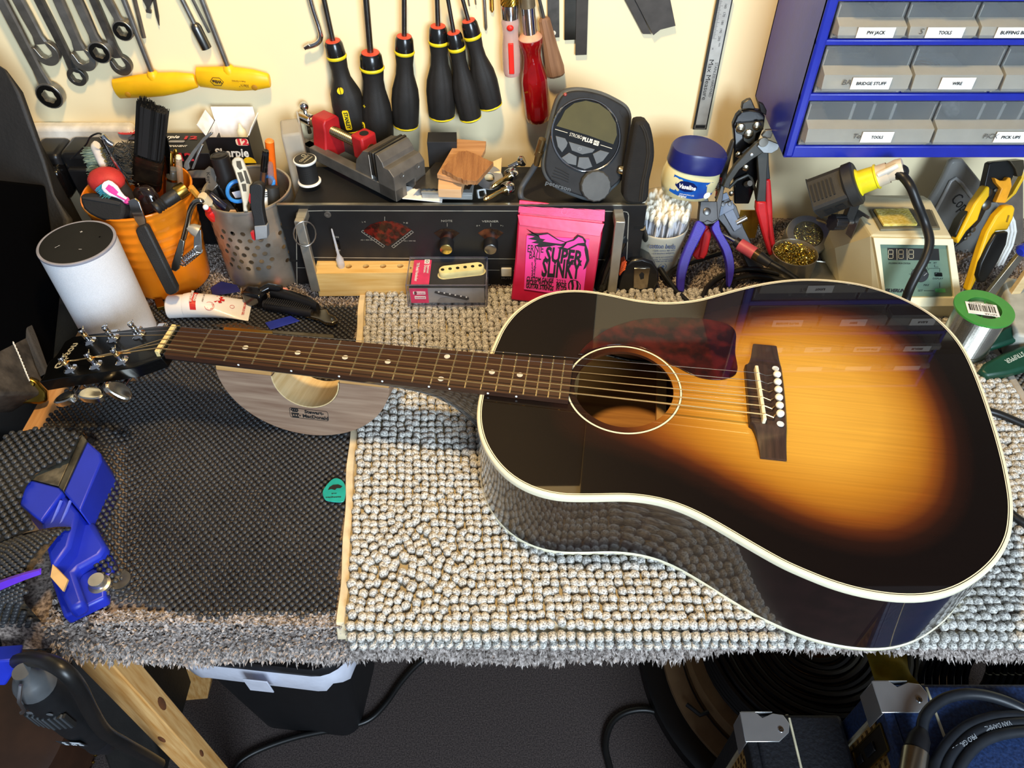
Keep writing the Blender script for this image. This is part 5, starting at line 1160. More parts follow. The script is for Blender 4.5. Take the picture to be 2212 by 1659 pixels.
def torus(name,label,cat,px,py,y,r,wr,m,n=(0,-.6,.8)):
    o=Y(px,py,y); f=fr(o,(1,0,0),n); q=B().tube([f@V((r*math.cos(k*.2618),r*math.sin(k*.2618),0)) for k in range(25)],wr,8).out(name,m); tag(q,label,cat); return q
torus('blue_scissor_loop','blue plastic scissor finger loop in the middle of the cup','scissors',514,413,.875,.0140,.0026,mat('#2f7fd0',.4))
torus('blue_scissor_loop','small blue plastic scissor loop at the right back of the cup','scissors',578,394,.905,.0085,.0022,mat('#2f7fd0',.4))
q=plate(fr(Y(514,420,.882),(1,0,0),(0,-.6,.8)),[(500,415),(522,410),(524,426),(508,428)],-.001,0,'paper_scrap',mat('#d9d7e2',.7),cup)
hd,L=stick('rubber_grip_tool','dark rubber handle end low at the right of the cup','tool handle',(592,450),(585,402),.885,.895,.0105,mat('#2a2927',.6)); 
pe,L=stick('pencil','yellow pencil lying across the left rim of the cup','pencil',(432,428),(412,404),.86,.85,.0042,mat('#d99a3a',.5),n=6)
dw,L=stick('wooden_dowel','pale wooden dowel end sticking out left in the cup','dowel',(466,455),(437,424),.86,.848,[(.0035,0),(.0035,.55),(.0065,.56),(.0065,1),(.0003,1.01)],mat('#d9c6a0',.6))
hx,L=stick('glass_rod_pen','long navy pen lying diagonally in the cup','pen',(497,458),(452,420),.858,.862,.0055,mat('#17192c',.2,coat=.5))
pl,L=stick('hex_pencil','black pencil with pale sharpened end pointing forward in the cup','pencil',(486,440),(503,462),.875,.845,.0065,mat('#1c1a18',.5),n=6); B().lathe([(.0065,L),(.0062,L+.0006),(.0018,L+.001)],None,6).out('wood_end',mat('#d0a679',.6),pl); B().lathe([(.0016,L+.001),(.0014,L+.0016),(.0002,L+.0016)],None,8).out('lead',INK,pl)
rp,L=stick('red_pen_cap','red pen cap with white button at the left front of the cup','pen cap',(462,470),(448,452),.855,.845,[(.0068,0),(.0068,.6),(.004,.75),(.0042,1),(.0003,1.02)],mat('#d3201d',.3,coat=.4)); B().ball(.0038,c=(0,0,L*1.25)).out('white_button',WHT,rp)
pk,L=stick('pink_pencil','pink pencil just behind the red cap','pencil',(461,452),(446,436),.87,.862,.0035,mat('#c98f93',.5),n=6)
for k,(pa,pb,yy) in enumerate((((470,470),(430,410),.90),((530,470),(500,390),.91),((545,470),(560,400),.92),((510,470),(470,395),.92))):
    stick('black_pen',('black pen leaning left, low in the cup','black pen at the back centre of the cup','black pen low at the right of the cup','black pen leaning left at the cup\'s back wall')[k],'pen',pa,pb,yy,yy,.006,mat('#121214',.35))
# marker boxes against the wall
CB=mat('#151416',.4,var=.1); IW=mat('#f2f0f0',.7); REDP=mat('#c92e38',.5); WP_=mat('#f0ede6',.5)
bx=thing('marker_box','long black marker box lying on its side against the wall behind the brush','box',(-.473,.973,0))
B().box(.122,.055,.152,(0,0,.076)).out('carton',CB,bx,bevel=.0008)
tz=.1525
def topm(px,py,z=tz): p=Z(px,py,z); return T((p.x+.473,p.y-.973,z+.0002))
B().prism([(.0145*math.cos(a_)*.95,.007*math.sin(a_)) for a_ in [R(18*k) for k in range(20)]],0,.0003,topm(276,286)).out('red_oval',REDP,bx); txt('NEW',.0065,topm(276,285)@T((0,0,.0004)),WP_,bx,w=.019,bold=.05)
txt('PERMANENT MARKER',.0042,topm(306,308),WP_,bx,w=.042,bold=.03); txt('PERMANENT',.0042,topm(380,316),WP_,bx,w=.030,bold=.03); txt('Sharpie',.008,topm(362,296),WP_,bx,w=.033,bold=.03,shear=.2); txt('12',.008,topm(410,298),REDP,bx,w=.018,bold=.06)
B().prism(rrect(.022,.005,.002,2),0,.0003,topm(382,306)).out('pen_picture',mat('#9a9a9c',.5),bx); B().prism(rrect(.02,.008,.004,3),0,.0003,topm(292,299)).out('pen_picture',mat('#2d3152',.5),bx)
fm_=lambda px,py: WM[bx].inverted()@fr(Y(px,py,.9450),(1,0,0),(0,-1,0))
txt('12',.011,fm_(400,340),REDP,bx,w=.018,bold=.06); txt('Sharpie',.012,fm_(350,342),WP_,bx,w=.045,bold=.03,shear=.2)
bx2=thing('marker_box','open black marker box with white inside standing beside the perforated cup','box',(-.386,.980,0)); W2,D2,H2=.058,.050,.170
for dx,dy,sx,sy in ((-W2/2,0,.0012,D2),(W2/2,0,.0012,D2),(0,-D2/2,W2,.0012),(0,D2/2,W2,.0012)):
    B().box(sx,sy,H2,(dx,dy,H2/2)).out('panel',CB,bx2)
    B().box(max(.0006,sx-.002),max(.0006,sy-.002),H2-.001,(dx*.955,dy*.955,H2/2)).out('white_lining',IW,bx2)
B().box(W2,.0012,.020,(0,D2/2-.001,H2+.009),RX(0)).out('flap',IW,bx2); B().box(.0012,D2*.8,.018,(0,0,.009),T((-W2/2,0,H2))@RY(-25)).out('flap',IW,bx2); B().box(.0012,D2*.8,.014,(0,0,.007),T((W2/2,0,H2))@RY(28)).out('flap',IW,bx2)
fm2=lambda px,py:WM[bx2].inverted()@fr(Y(px,py,.9540),(1,0,0),(0,-1,0))
B().prism(rrect(.017,.010,.003,3),0,.0003,fm2(523,307)).out('number_patch',mat('#e8c5a5',.5),bx2); txt('12',.0085,fm2(523,307)@T((0,0,.0004)),REDP,bx2,w=.0145,bold=.08); txt('Sharpie',.0125,fm2(500,331),WP_,bx2,w=.046,bold=.04,shear=.15)
B().box(W2,.0012,.008,(0,-D2/2-.0004,.117)).out('red_stripe',REDP,bx2); B().prism([(.009*math.cos(R(12*k)),.009*math.sin(R(12*k))) for k in range(16)],0,.0003,fm2(540,352)).out('yellow_emblem',YEL,bx2)
mkb=B().lathe([(.006,0),(.006,.014),(.003,.018),(.0015,.024),(.0003,.0245)],T((-.375,.985,.150)),14).out('marker_tip',CREAM); tag(mkb,'pale marker cap showing inside the open box','pen')
# mains strip and adaptors
ms=thing('mains_socket_strip','white mains socket strip on the wall behind the adaptors','socket strip',(-.64,WY,Y(170,295,WY).z))
B().box(.21,.020,.05,(.0,-.011,.0)).out('backbox',mat('#e3ded4',.4),ms,bevel=.006,seg=3); B().box(.20,.008,.030,(0,-.024,-.010)).out('faceplate',mat('#d5d2cc',.3),ms,bevel=.004)
for k,(px,py,wd,h,lab) in enumerate(((118,340,.042,.062,'black plug-in adaptor half hidden behind the black case'),(195,350,.050,.080,'black plug-in adaptor behind the orange pot'))):
    c=Y(px,py,.975); t=thing('plug_adaptor',lab,'adaptor',T(c)); B().box(wd,.05,h,(0,0,-.012)).out('body',mat('#151517',.35),t,bevel=.008,seg=3); B().box(wd*.7,.012,h*.5,(0,-.027,-.012)).out('raised_face',BLK,t,bevel=.003)
c=Y(120,385,.955); t=thing('plug_adaptor','lower black mains plug in front of the half hidden adaptor','adaptor',T(c)); B().box(.045,.045,.05).out('body',BLKG,t,bevel=.010,seg=3); B().tube(cr([(0,-.02,-.01),(.01,-.03,-.04),(.02,-.02,-.09)],4),.0035,8).out('cable',BLK,t)
# gel tube
a=Z(366,668,.014);c=Z(537,658,.014); o=(a+c)/2; m=fr(V((a.x,a.y,.0022)),c-a,(0,0,1)); L=(c-a).length
gt=thing('gel_tube','white and red tube of hand sanitiser gel lying behind the guitar neck','tube',m)
TW_=mat('#f3f2f2',.35,var=.02,coat=.2)
def tub(z,wd,h): return [(z,wd*x,h*(1+y)*.5+.0005) for x,y in circ(1,28)]
B().loft([tub(0,.0145,.029),tub(.002,.0155,.031),tub(.022,.0158,.031)]).out('cap',TW_,gt)
gb=B().loft([tub(.0225,.0165,.032),tub(.03,.0175,.033),tub(L*.55,.0188,.025),tub(L*.8,.0200,.012),tub(L*.96,.0210,.003),tub(L,.0213,.0016)]).out('body',TW_,gt)
gz=lambda x:.0305+.003*0 if x<.04 else .0335-(x-.03)/(L-.03)*.031
def gm(x,y,dz=.0008):
    wd=.0175+(x-.03)/(L-.03)*.0035; h=.033-(max(0,x-.03)/(L-.03))**1.15*.031; 
    zz_=h*(1+math.sqrt(max(0,1-(y/wd)**2)))*.5+.0005; sl=-.030/(L-.03)*.95
    n=V((.30,y/wd*.8,1)); return fr((x,y,zz_+dz),(0,-1,0),n)
RP=mat('#cf2420',.45)
b=B()
for x in (.0335,):
    for k in range(14):
        y0_=-.0165+k*.0024; 
        A=[gm(xx,yy_,.0005).translation for xx,yy_ in ((x,y0_),(x+.0075,y0_),(x+.0075,y0_+.0024),(x,y0_+.0024))]; b.add(A,[(0,1,2,3)])
b.out('red_band',RP,gt,smooth=0)
txt('HAND',.0034,gm(.0395,-.002,.0009),WP_,gt,w=.013,bold=.05); txt('SANITIZING GEL',.0030,gm(.0352,-.001,.0009),WP_,gt,w=.022,bold=.05)
txt('ŻEL ANTYWIRUSOWY',.0022,gm(.049,.0015),mat('#7a6a6a',.6),gt,w=.020); txt('ANTIVIRUS GEL',.0030,gm(L*.93,-.001),RP,gt,w=.026,bold=.02); txt('2nd',.0018,gm(.053,.004),mat('#7a6a6a',.6),gt)
sm_=gm(L*.63,.004,.0008); b=B()
for k in range(3): b.box(.0042,.0165,.0003,(0,0,0),sm_@RZ(60*k))
b.out('star_of_life',RP,gt,smooth=0); txt('S',.009,sm_@RZ(90)@T((0,0,.0004)),WP_,gt,bold=.03)
cm_=gm(L*.55,-.011,.0010); B().ring(circ(.0062,30),circ(.0057,30),0,.0002,cm_).out('badge_ring',RP,gt); txt('70%\nalc.',.0032,cm_@T((0,.0012,.0001)),RP,gt,w=.0085,bold=.03)
cm_=gm(L*.80,-.004,.0010); B().ring(circ(.0030,20),circ(.0026,20),0,.0002,cm_).out('badge_ring',RP,gt)
# string winder / cutter
o=Z(625,655,.012); m=fr((o.x,o.y,.003),(Z(720,685,.01)-Z(545,650,.01)),(0,0,1)); sw=thing('string_winder','black string winder with ribbed grip and steel cutter lying on the mat','string winder',m)
Lx=(Z(720,685,.01)-Z(545,650,.01)).length
B().box(.030,.020,.024,(-Lx/2+.012,-.004,.012)).out('winder_head',BLKG,sw,bevel=.005,seg=3)
B().tube([(-Lx/2+.02,.0,.02),(-Lx/2+.028,.010,.022),(-Lx/2+.045,.012,.020)],.006,10).out('crank',BLKG,sw)
b=B().loft([[(x,y*wd+oy,.012+z*.010) for y,z in circ(1,14)] for x,wd,oy in ((-.030,.007,.010),(0,.0085,.008),(.03,.008,.003),(.045,.005,-.003))]); b.out('handle',mat('#131315',.35),sw)
b=B()
for k in range(22): b.box(.0016,.013,.014,(-.028+k*.0030,-.010+k*.0002,.009),None)
b.out('grip_ribs',mat('#161618',.5),sw,bevel=.0003); B().loft([[(x,-.011+y*.006,.009+z*.0065) for y,z in circ(1,10)] for x in (-.032,.040)]).out('grip',BLK,sw)
f=WM[sw]; B().prism([(.030,-.016),(.045,-.002),(.055,.002),(.062,-.006),(.072,-.008),(.078,-.014),(.074,-.021),(.064,-.022),(.052,-.018)],.004,.010).out('steel_cutter',mat('#a8987c',.22,1),sw,bevel=.001)
B().lathe([(.0018,.010),(.0018,.011),(.0003,.0112)],T((.071,-.015,0)),12).out('rivet',CHR,sw)
# small flat things near the neck
slab('blue_strip','blue plastic strip lying behind the guitar neck','strip',((573,698),(628,683),(648,694),(584,713)),.004,.0012,mat('#1d2f9c',.5))
slab('brass_nut_file','brass backed thin steel saw lying just behind the fretboard','saw',((484,712),(503,708),(720,724),(722,731)),.004,.0010,mat('#8d8066',.3,.9))
slab('brass_spine','brass spine of a small saw lying behind the neck','saw spine',((486,711),(590,720),(590,726),(484,717)),.006,.004,mat('#c9a24c',.3,1))
slab('steel_blade_scrap','brown stained steel blade lying behind the brass saw','blade',((455,703),(510,697),(580,712),(500,712)),.003,.001,mat('#77604c',.35,.8))
slab('brass_clip','small brass plate lying at the end of the fretboard','clip',((345,722-10),(372,706),(388,704),(392,708)),.004,.002,BRASS)
slab('brass_block','small brass block lying between gel tube and speaker','block',((336,655),(352,650),(360,668),(342,672)),.004,.006,mat('#8a6a2a',.35,1))
p=Z(543,632,.006); bs=thing('brass_sharpener','brass pencil sharpener lying in front of the perforated cup','sharpener',fr(p,(1,.05,0),(0,0,1))); B().box(.024,.013,.011,(0,0,.0)).out('body',mat('#a58a4a',.3,1),bs,bevel=.001); B().box(.020,.008,.0008,(0,.001,.0058)).out('blade',STL,bs); B().lathe([(.0016,.0058),(.0016,.0072),(.0003,.0073)],None,10).out('screw',BRASS,bs)
slab('blue_card','dark blue printed card lying under the gel tube','card',((455,622),(478,608),(512,616),(520,630),(460,640)),.002,.0008,mat('#20286b',.5))
p=Z(610,628,.004); pc=B().ball(.009,.006,.004,tuple(p)).out('pink_putty',mat('#e8708f',.5,c2='#f0c0a0',ns=150)); tag(pc,'little pink scrap lying between perforated cup and tuner','scrap')
# guitar pick
f=fr(Z(722,1062,.006),(1,.05,0),(0,.05,1)); gp=thing('guitar_pick','teal guitar pick with black printing lying on the mat','pick',f)
plate(f,[(697,1066),(702,1054),(716,1038),(727,1034),(738,1038),(745,1048),(747,1062),(745,1078),(741,1085),(728,1086),(712,1084),(702,1080)],0,.0012,'body',mat('#1f9c93',.3,coat=.4),gp,.0004,40,3)
pr_=lp(f,720,1074,.0016); txt('blackdoguitars',.0016,f.inverted()@fr(pr_,(-1,-.05,0),(0,0,1)),INK,gp,w=.0165,bold=.03); txt('.co.uk',.0018,f.inverted()@fr(lp(f,722,1066,.0016),(-1,-.05,0),(0,0,1)),INK,gp,w=.006,bold=.03)
plate(f,[(709,1060),(712,1054),(720,1049),(731,1048),(740,1052),(736,1056),(728,1056),(724,1060),(716,1058)],.0012,.0015,'dog_print',INK,gp,0)
# timber block with holes, dropper pipette
a=Z(690,640,.002);c=Z(890,638,.002); d=(c-a); WM1=fr((a.x,a.y,0.002),d,(0,0,1)); wbk=thing('drilled_block','pale pine block drilled with a row of holes, in front of the rack tuner','block',WM1)
PB=wood('#d9a857','#efcd8a',0,22); Lb=d.length+.005
# box with round holes in its top, built as cells
b=B(); H=.040; D=.030; hx_=[.045+.0235*k for k in range(4)]
xs=[0]+[x-.011 for x in hx_]+[hx_[-1]+.011,Lb]
b.add([(0,0,0),(Lb,0,0),(Lb,D,0),(0,D,0),(0,0,H),(Lb,0,H),(Lb,D,H),(0,D,H)],[(3,2,1,0),(0,1,5,4),(1,2,6,5),(2,3,7,6),(3,0,4,7)])
for i in range(len(xs)-1):
    xa_,xb_=xs[i],xs[i+1]
    if 1<=i<=4:
        cxx=hx_[i-1]; sq=[(xa_,0),(cxx,0),(xb_,0),(xb_,D/2),(xb_,D),(cxx,D),(xa_,D),(xa_,D/2)]
        k=len(b.v); b.v+=[V((x,y,H)) for x,y in sq]; 
        for z in (H,H-.018): b.v+=[V((cxx+.0045*math.cos(R(-135+45*q)),D/2+.0045*math.sin(R(-135+45*q)),z)) for q in range(8)]
        b.f+=[(k+q,k+(q+1)%8,k+8+(q+1)%8,k+8+q) for q in range(8)]+[(k+8+q,k+8+(q+1)%8,k+16+(q+1)%8,k+16+q) for q in range(8)]+[tuple(range(k+16,k+24))]
    else:
        k=len(b.v); b.v+=[V((xa_,0,H)),V((xb_,0,H)),V((xb_,D,H)),V((xa_,D,H))]; b.f.append((k,k+1,k+2,k+3))
b.out('block',PB,wbk,smooth=0)
txt('7 - 4',.005,T((.135,.010,H+.0003))@RZ(180),INK,wbk,w=.012)
p=WM1@V((.036,.0135,H)); pu=thing('glue_pipette','frosted plastic dropper pipette standing upright in the drilled block','pipette',along(p-V((0,0,.008)),p+V((-.006,.004,.09)))@M.Diagonal((.9,.9,.62,1)))
FRS=mat('#e6e6ea',.3,trans=.5,alpha=.75,ior=1.2,var=.03)
B().lathe([(.0042,0),(.0045,.012),(.0055,.018),(.0058,.034),(.004,.040),(.0022,.046),(.0018,.075),(.0012,.110),(.0006,.112)],None,16).out('bulb_and_tip',FRS,pu)
# pickup in a clear box
a=Z(884,672,.003);c=Z(1052,672,.003); d=c-a; Lb=d.length; pbm=fr((a.x,a.y,.0125),d,(0,0,1))
pb=thing('pickup_box','clear box holding a single coil guitar pickup, red label, on the rug edge','box',pbm)
Wd,Dp,Hp=Lb,.060,.036
cbm=mat('#e9e6f2',.08,trans=.9,ior=1.08,alpha=.28,var=.01)
sh_=B().box(Wd,Dp,Hp,(Wd/2,Dp/2,Hp/2)).out('clear_shell',cbm,pb,bevel=.0015,smooth=0)
eg=B()
for y in (0,Dp):
    for z in (0,Hp): eg.tube([(0,y,z),(Wd,y,z)],.0008,5)
for x in (0,Wd):
    for z in (0,Hp): eg.tube([(x,0,z),(x,Dp,z)],.0008,5)
    for y in (0,Dp): eg.tube([(x,y,0),(x,y,Hp)],.0008,5)
eg.out('shell_edges',mat('#8f8a99',.15,alpha=.6,trans=.4),pb)
B().box(Wd-.006,Dp-.006,.006,(Wd/2,Dp/2,Hp-.010)).out('black_foam',mat('#19191b',.9,bump=.4,bs=900),pb)
LBL=mat('#dd2f62',.5); GL=mat('#95928f',.5)
B().box(.024,Dp-.008,.0006,(.018,Dp/2,Hp-.0022)).out('top_label',LBL,pb); B().box(Wd-.006,.0006,.025,(Wd/2,.0022,.0165)).out('front_card',GL,pb); B().box(.024,.0006,.025,(.016,.0016,.0165)).out('front_label',LBL,pb)
txt('’78 Model Humbucker',.0040,T((.012,Dp/2,Hp-.0015))@RZ(-90)@T((0,0,0)),WP_,pb,w=.040,bold=.03); txt('Seymour\nDuncan.',.0034,T((.0245,Dp*.60,Hp-.0015))@RZ(-90),WP_,pb,w=.019,bold=.03); B().box(.007,.009,.0003,(.024,Dp*.87,Hp-.0016)).out('logo_tile',WP_,pb); B().ring(rrect(.0035,.005,.001,2),rrect(.0022,.0035,.0006,2),0,.0002,T((.024,Dp*.87,Hp-.0014))).out('logo_mark',INK,pb)
fw_=lambda x,z: fr((x,.0012,z),(1,0,0),(0,-1,0))
b=B()
for z in (.0215,.0135):
    b.box(.015,.0003,.005,(.017,.0012,z)) 
b.box(.005,.0003,.005,(.0105,.0012,.0215)); b.box(.005,.0003,.013,(.0100,.0012,.0175)) if 0 else None
b.out('coil_logo',WP_,pb,bevel=.0002)
b=B()
for z in (.0215,.0135):
    for k in range(6): b.prism(circ(.0009,8),0,.0003,fw_(.0115+k*.0022,z))
b.out('coil_dots',LBL,pb)
# printed picture of a pickup on the front card
b=B().prism([(-.022,.0045),(.0215,-.006),(.0225,-.0095),(.019,-.0115),(-.018,-.001),(-.0235,.0015)],0,.0004,fw_(.060,.0205)); b.out('printed_pickup',mat('#2d2b2c',.5),pb,smooth=0)
b=B()
for k in range(6): b.prism(circ(.0012,10,(-.0175+k*.0073,.0022-k*.0018)),.0004,.0006,fw_(.060,.0215))
b.out('printed_poles',WP_,pb); B().prism([(.010*math.cos(R(9*k)),.0095*math.sin(R(9*k))) for k in range(21)],0,.0003,fw_(.050,.0045)).out('tab_cutout',mat('#8b8b8c',.3,.3),pb)
pk=B().loft([[(x*s,y*s,z) for x,y in [(p[0]*1,p[1]) for p in rrect(.062,.017,.0084,6)]] for s,z in ((1.06,0),(1,.0005),(.99,.0085),(.96,.0095))],T((.072,.033,Hp-.0065))@RZ(10)).out('pickup_cover',mat('#e8dc9c',.4),pb,smooth=40)
for k in range(6): B().lathe([(.0024,0),(.0024,.0006),(.0003,.0007)],T((.072,.033,Hp+.0030))@RZ(10)@T((-.0255+k*.0102,0,0)),14).out('pole_piece',mat('#4b4a44',.35,.8),pb)
# string packet standing against the tuner
f=fr(Z(1205,650,.012),(1,.03,-.06),(.02,-.92,.40)); sp=thing('string_packet','glossy pink guitar string packet leaning upright against the rack tuner','packet',f)
PKM=mat('#a80c33',.38,c2='#cf1f4e',ns=18,metal=.2,coat=.15,croug=.2,bump=.5,bs=35); PKB=mat('#d42a5c',.38,metal=.25,coat=.15,croug=.2,bump=.3,bs=60)
zz4=lambda L:[(1080+a/3.568,270+b/3.568) for a,b in L]
plate(f,zz4([(150,580),(810,650),(790,850),(700,1420),(85,1350),(118,1050),(140,720)]),-.006,-.001,'packet',PKM,sp,.002)
plate(f,zz4([(150,580),(810,650),(806,745),(140,672)]),-.0012,.0006,'crimped_top',PKB,sp,.0004)
b=B(); i_=WM[sp].inverted()
for k in range(11):
    t_=k/10; A=i_@lp(f,1080+(152-t_*10)/3.568,270+(586+t_*84)/3.568,.0006); C=i_@lp(f,1080+(808-t_*4)/3.568,270+(656+t_*84)/3.568,.0006); b.tube([A,C],.00055,5)
b.out('crimp_ridges',PKB,sp)
hc=i_@lp(f,1219,457,.0012); B().ring(circ(.0045,20,(hc.x,hc.y)),circ(.0033,20,(hc.x,hc.y)),.0006,.0014).out('hang_hole',PKB,sp)
CP=mat('#ec46a2',.6,var=.03,spec=.2)
plate(f,zz4([(135,690),(805,760),(770,860),(150,770)]),-.001,.0008,'foil_band',mat('#c92a50',.35,metal=.25,coat=.15,croug=.2,bump=.4,bs=40),sp,.0004)
card=plate(f,zz4([(205,850),(690,880),(640,1330),(185,1265)]),-.001,.0011,'printed_card',CP,sp,.0003)
up4=lambda px,py,z=.0014:(1080+px/3.568,270+py/3.568)
def ptxt(s,x0_,y0_,x1_,y1_,h,**k):
    A=lp(f,*up4(x0_,y0_),.0015);C=lp(f,*up4(x1_,y1_),.0015); return txt(s,h,i_@fr((A+C)/2,C-A,f.to_3x3()@V((0,0,1))),INK,sp,w=(C-A).length,**k)
ptxt('ERNIE',212,955,335,960,.0098,bold=.01);ptxt('BALL',225,1005,318,1015,.0098,bold=.01)
for k,s in enumerate(('9','11','16','24','32','42')): ptxt(s,(262 if k==0 else 246)-k*1,1048+k*22,(278)-k*1.5,1050+k*22,.0042)
ptxt('SUPER',345,1000,635,1035,.019,bold=.05);ptxt('SLiNKY',320,1105,620,1125,.024,bold=.05)
ptxt('CUSTOM GAUGE',205,1185,412,1202,.0058,bold=.05);ptxt('NICKEL WOUND',203,1210,400,1228,.0058,bold=.05);ptxt('GUITAR STRINGS',200,1240,412,1262,.0062,bold=.06);ptxt('2223',435,1203,506,1212,.0048);ptxt('MADE',435,1228,510,1238,.0058,bold=.05);ptxt('IN USA',432,1256,516,1268,.0058,bold=.05)
g4=lambda L,nm,m,z=.0012:plate(f,zz4(L),.001,z,nm,m,sp,0)
# bird: dark wing feathers, pink body, tail scroll
g4([(205,800),(240,830),(300,835),(370,830),(450,880),(520,905),(500,935),(430,925),(380,935),(310,940),(265,930),(300,915),(240,905),(285,890),(215,875),(268,860),(205,840),(250,838)],'eagle_wing',INK,.0013)
g4([(300,850),(370,840),(440,885),(500,905),(470,915),(390,905),(330,895),(350,880),(310,872)],'wing_feathers',CP,.0016)
g4([(500,900),(560,880),(600,845),(640,860),(665,890),(655,935),(600,925),(560,945),(520,965),(470,955),(440,945),(490,930)],'eagle_body',INK,.0013)
g4([(515,905),(570,890),(605,860),(635,872),(650,905),(600,910),(560,930),(520,950),(490,942)],'body_feathers',CP,.0016)
g4([(655,900),(678,960),(688,1040),(660,1100),(640,1115),(665,1040),(650,960)],'tail_scroll',INK,.0013)
g4([(540,1195),(565,1190),(600,1200),(622,1230),(620,1270),(580,1285),(540,1282),(525,1255),(525,1220)],'ball_logo',INK,.0014)
for L in ([(545,1205),(552,1240),(548,1280),(536,1262),(534,1225)],[(565,1196),(585,1200),(590,1240),(580,1280),(562,1280),(570,1240)],[(602,1210),(615,1235),(610,1268),(600,1275),(606,1240)]): g4(L,'ball_segment',CP,.0017)
# ================= right side of the bench
def hull(pts,name,m,par,bev=0,world=True):
    bm=bmesh.new(); q=WM[par].inverted()
    for p in pts: bm.verts.new(q@V(p))
    bmesh.ops.convex_hull(bm,input=bm.verts); bmesh.ops.dissolve_limit(bm,angle_limit=R(2),verts=bm.verts,edges=bm.edges)
    b=B(); bm.verts.ensure_lookup_table(); bm.verts.index_update(); b.v=[v.co.copy() for v in bm.verts]; b.f=[tuple(v.index for v in f.verts) for f in bm.faces]; bm.free()
    return b.out(name,m,par,bevel=bev,smooth=0)
# cotton buds tub
cbt=thing('cotton_bud_tub','clear domed tub of cotton buds with a printed cream band, under the jelly jar','tub',(.209,.902,0))
B().lathe([(.031,0),(.0315,.001),(.0375,.066),(.0385,.068),(.0385,.070),(.037,.070)],None,48,caps=(1,0)).out('printed_cup',mat('#dcd3bb',.5,var=.03),cbt)
B().lathe([(.0372,.068),(.0385,.082),(.0385,.096),(.036,.104),(.030,.108),(.0003,.109)],None,48,caps=(0,1)).out('clear_dome',mat('#f2efe6',.1,trans=.9,ior=1.08,alpha=.40,var=.01),cbt)
BUD=mat('#f3efe2',.9,bump=.4,bs=900); STK=mat('#dfe3ee',.4)
k=0
for i in range(200):
    a=rnd.random()*6.283; r_=.032*math.sqrt(rnd.random()); 
    t=thing('cotton_bud','white cotton bud standing packed in the clear tub','cotton bud',T((.209+r_*math.cos(a),.902+r_*math.sin(a),.038))@RX(rnd.uniform(-7,7))@RY(rnd.uniform(-7,7)),'cotton buds in the tub') if i==0 else None
    if i==0:
        B().tube([(0,0,0),(0,0,.055)],.0011,5).out('stick',STK,t); B().lathe([(.0003,.048),(.0026,.051),(.0032,.056),(.0026,.061),(.0003,.0635)],None,8).out('cotton_tip',BUD,t); bud0=t
    else: dup(bud0,T((.209+r_*math.cos(a),.902+r_*math.sin(a),.038+rnd.uniform(-.006,.004)))@RX(rnd.uniform(-7,7))@RY(rnd.uniform(-7,7)))
PRN=mat('#4c5f86',.6)
def onc(a,z,r=.0352): return fr((r*math.sin(R(a)),-r*math.cos(R(a)),z),(math.cos(R(a)),math.sin(R(a)),0),(math.sin(R(a)),-math.cos(R(a)),.09))
txt('cotton buds',.0075,onc(-2,.056,.0372),PRN,cbt,w=.036,bold=.02)
for z,s in ((.048,'100% cotton tips only'),(.043,'soft absorbent and gentle'),(.036,'for use in and around the'),(.032,'home, to moisturise'),(.028,'NOT FOR EAR OR NOSE')): txt(s,.0024,onc(4,z,.0316+z*.092),PRN,cbt,w=.030)
B().ring(circ(.0058,24),circ(.0052,24),0,.0003,onc(8,.018,.0336)).out('bird_emblem',PRN,cbt); B().prism([(-.003,-.001),(0,.003),(.003,.001),(.001,-.003)],0,.0003,onc(8,.018,.0336)).out('bird_emblem',PRN,cbt)
# petroleum jelly jar
vm_=T((.236,.914,.1085))@RZ(4)@RY(9)
vj=thing('jelly_jar','petroleum jelly jar with dark blue lid standing on the cotton bud tub','jar',vm_)
JEL=mat('#ddd2a0',.3,var=.04,sss=.3,coat=.3)
def jr(w_,d,n=40): return [(w_*math.copysign(abs(math.cos(2*math.pi*i/n))**.8,math.cos(2*math.pi*i/n)),d*math.copysign(abs(math.sin(2*math.pi*i/n))**.9,math.sin(2*math.pi*i/n))) for i in range(n)]
B().loft([[(x,y,z) for x,y in jr(w_,d)] for w_,d,z in ((.024,.018,0),(.033,.024,.004),(.038,.028,.018),(.0385,.0285,.032),(.036,.027,.044),(.034,.0255,.047))]).out('jar_body',JEL,vj,smooth=60)
B().loft([[(x,y,z+ .006*(1-(x/.04)**2)*(k>1)) for x,y in jr(w_,d)] for k,(w_,d,z) in enumerate(((.0365,.0275,.0445),(.0380,.0288,.046),(.0380,.0285,.064),(.0365,.027,.0665)))]).out('lid',mat('#1b2166',.32,var=.05),vj,smooth=40)
def jl(x,z,off=.0006):
    t=math.acos(max(-1,min(1,x/.0385))); d=.0287*math.sin(t)**.9; return fr((x,-d-off,z),(1,-(x/.0385)*.0+x*10*0,0),(x*14,-1,0))
b=B()
g_=[(x,z) for x in (-.030,-.024,-.016,-.008,0,.008,.016,.024,.030) for z in (0,1)]
vv=[]
for x in (-.030,-.024,-.016,-.008,0,.008,.016,.024,.030):
    z0_=.012-.001*(x/.01) if 1 else 0; z1_=.037-.0006*(x/.01)
    zl_=.0105+.004*abs((x+.002)/.03)**2; vv+=[jl(x,zl_).translation,jl(x,z1_).translation]
b.add(vv,[(2*i,2*i+2,2*i+3,2*i+1) for i in range(8)]); b.out('label',mat('#1763b8',.3,c2='#123f96',ns=25,coat=.3),vj,smooth=60)
b=B(); vv=[]
for x in (-.026,-.020,-.012,-.004,.002): z=.0275; q=(1-((x+.012)/.0145)**2)**.5 if abs(x+.012)<.0145 else 0; vv+=[jl(x,z-.0075*q,.0011).translation,jl(x,z+.0078*q,.0011).translation]
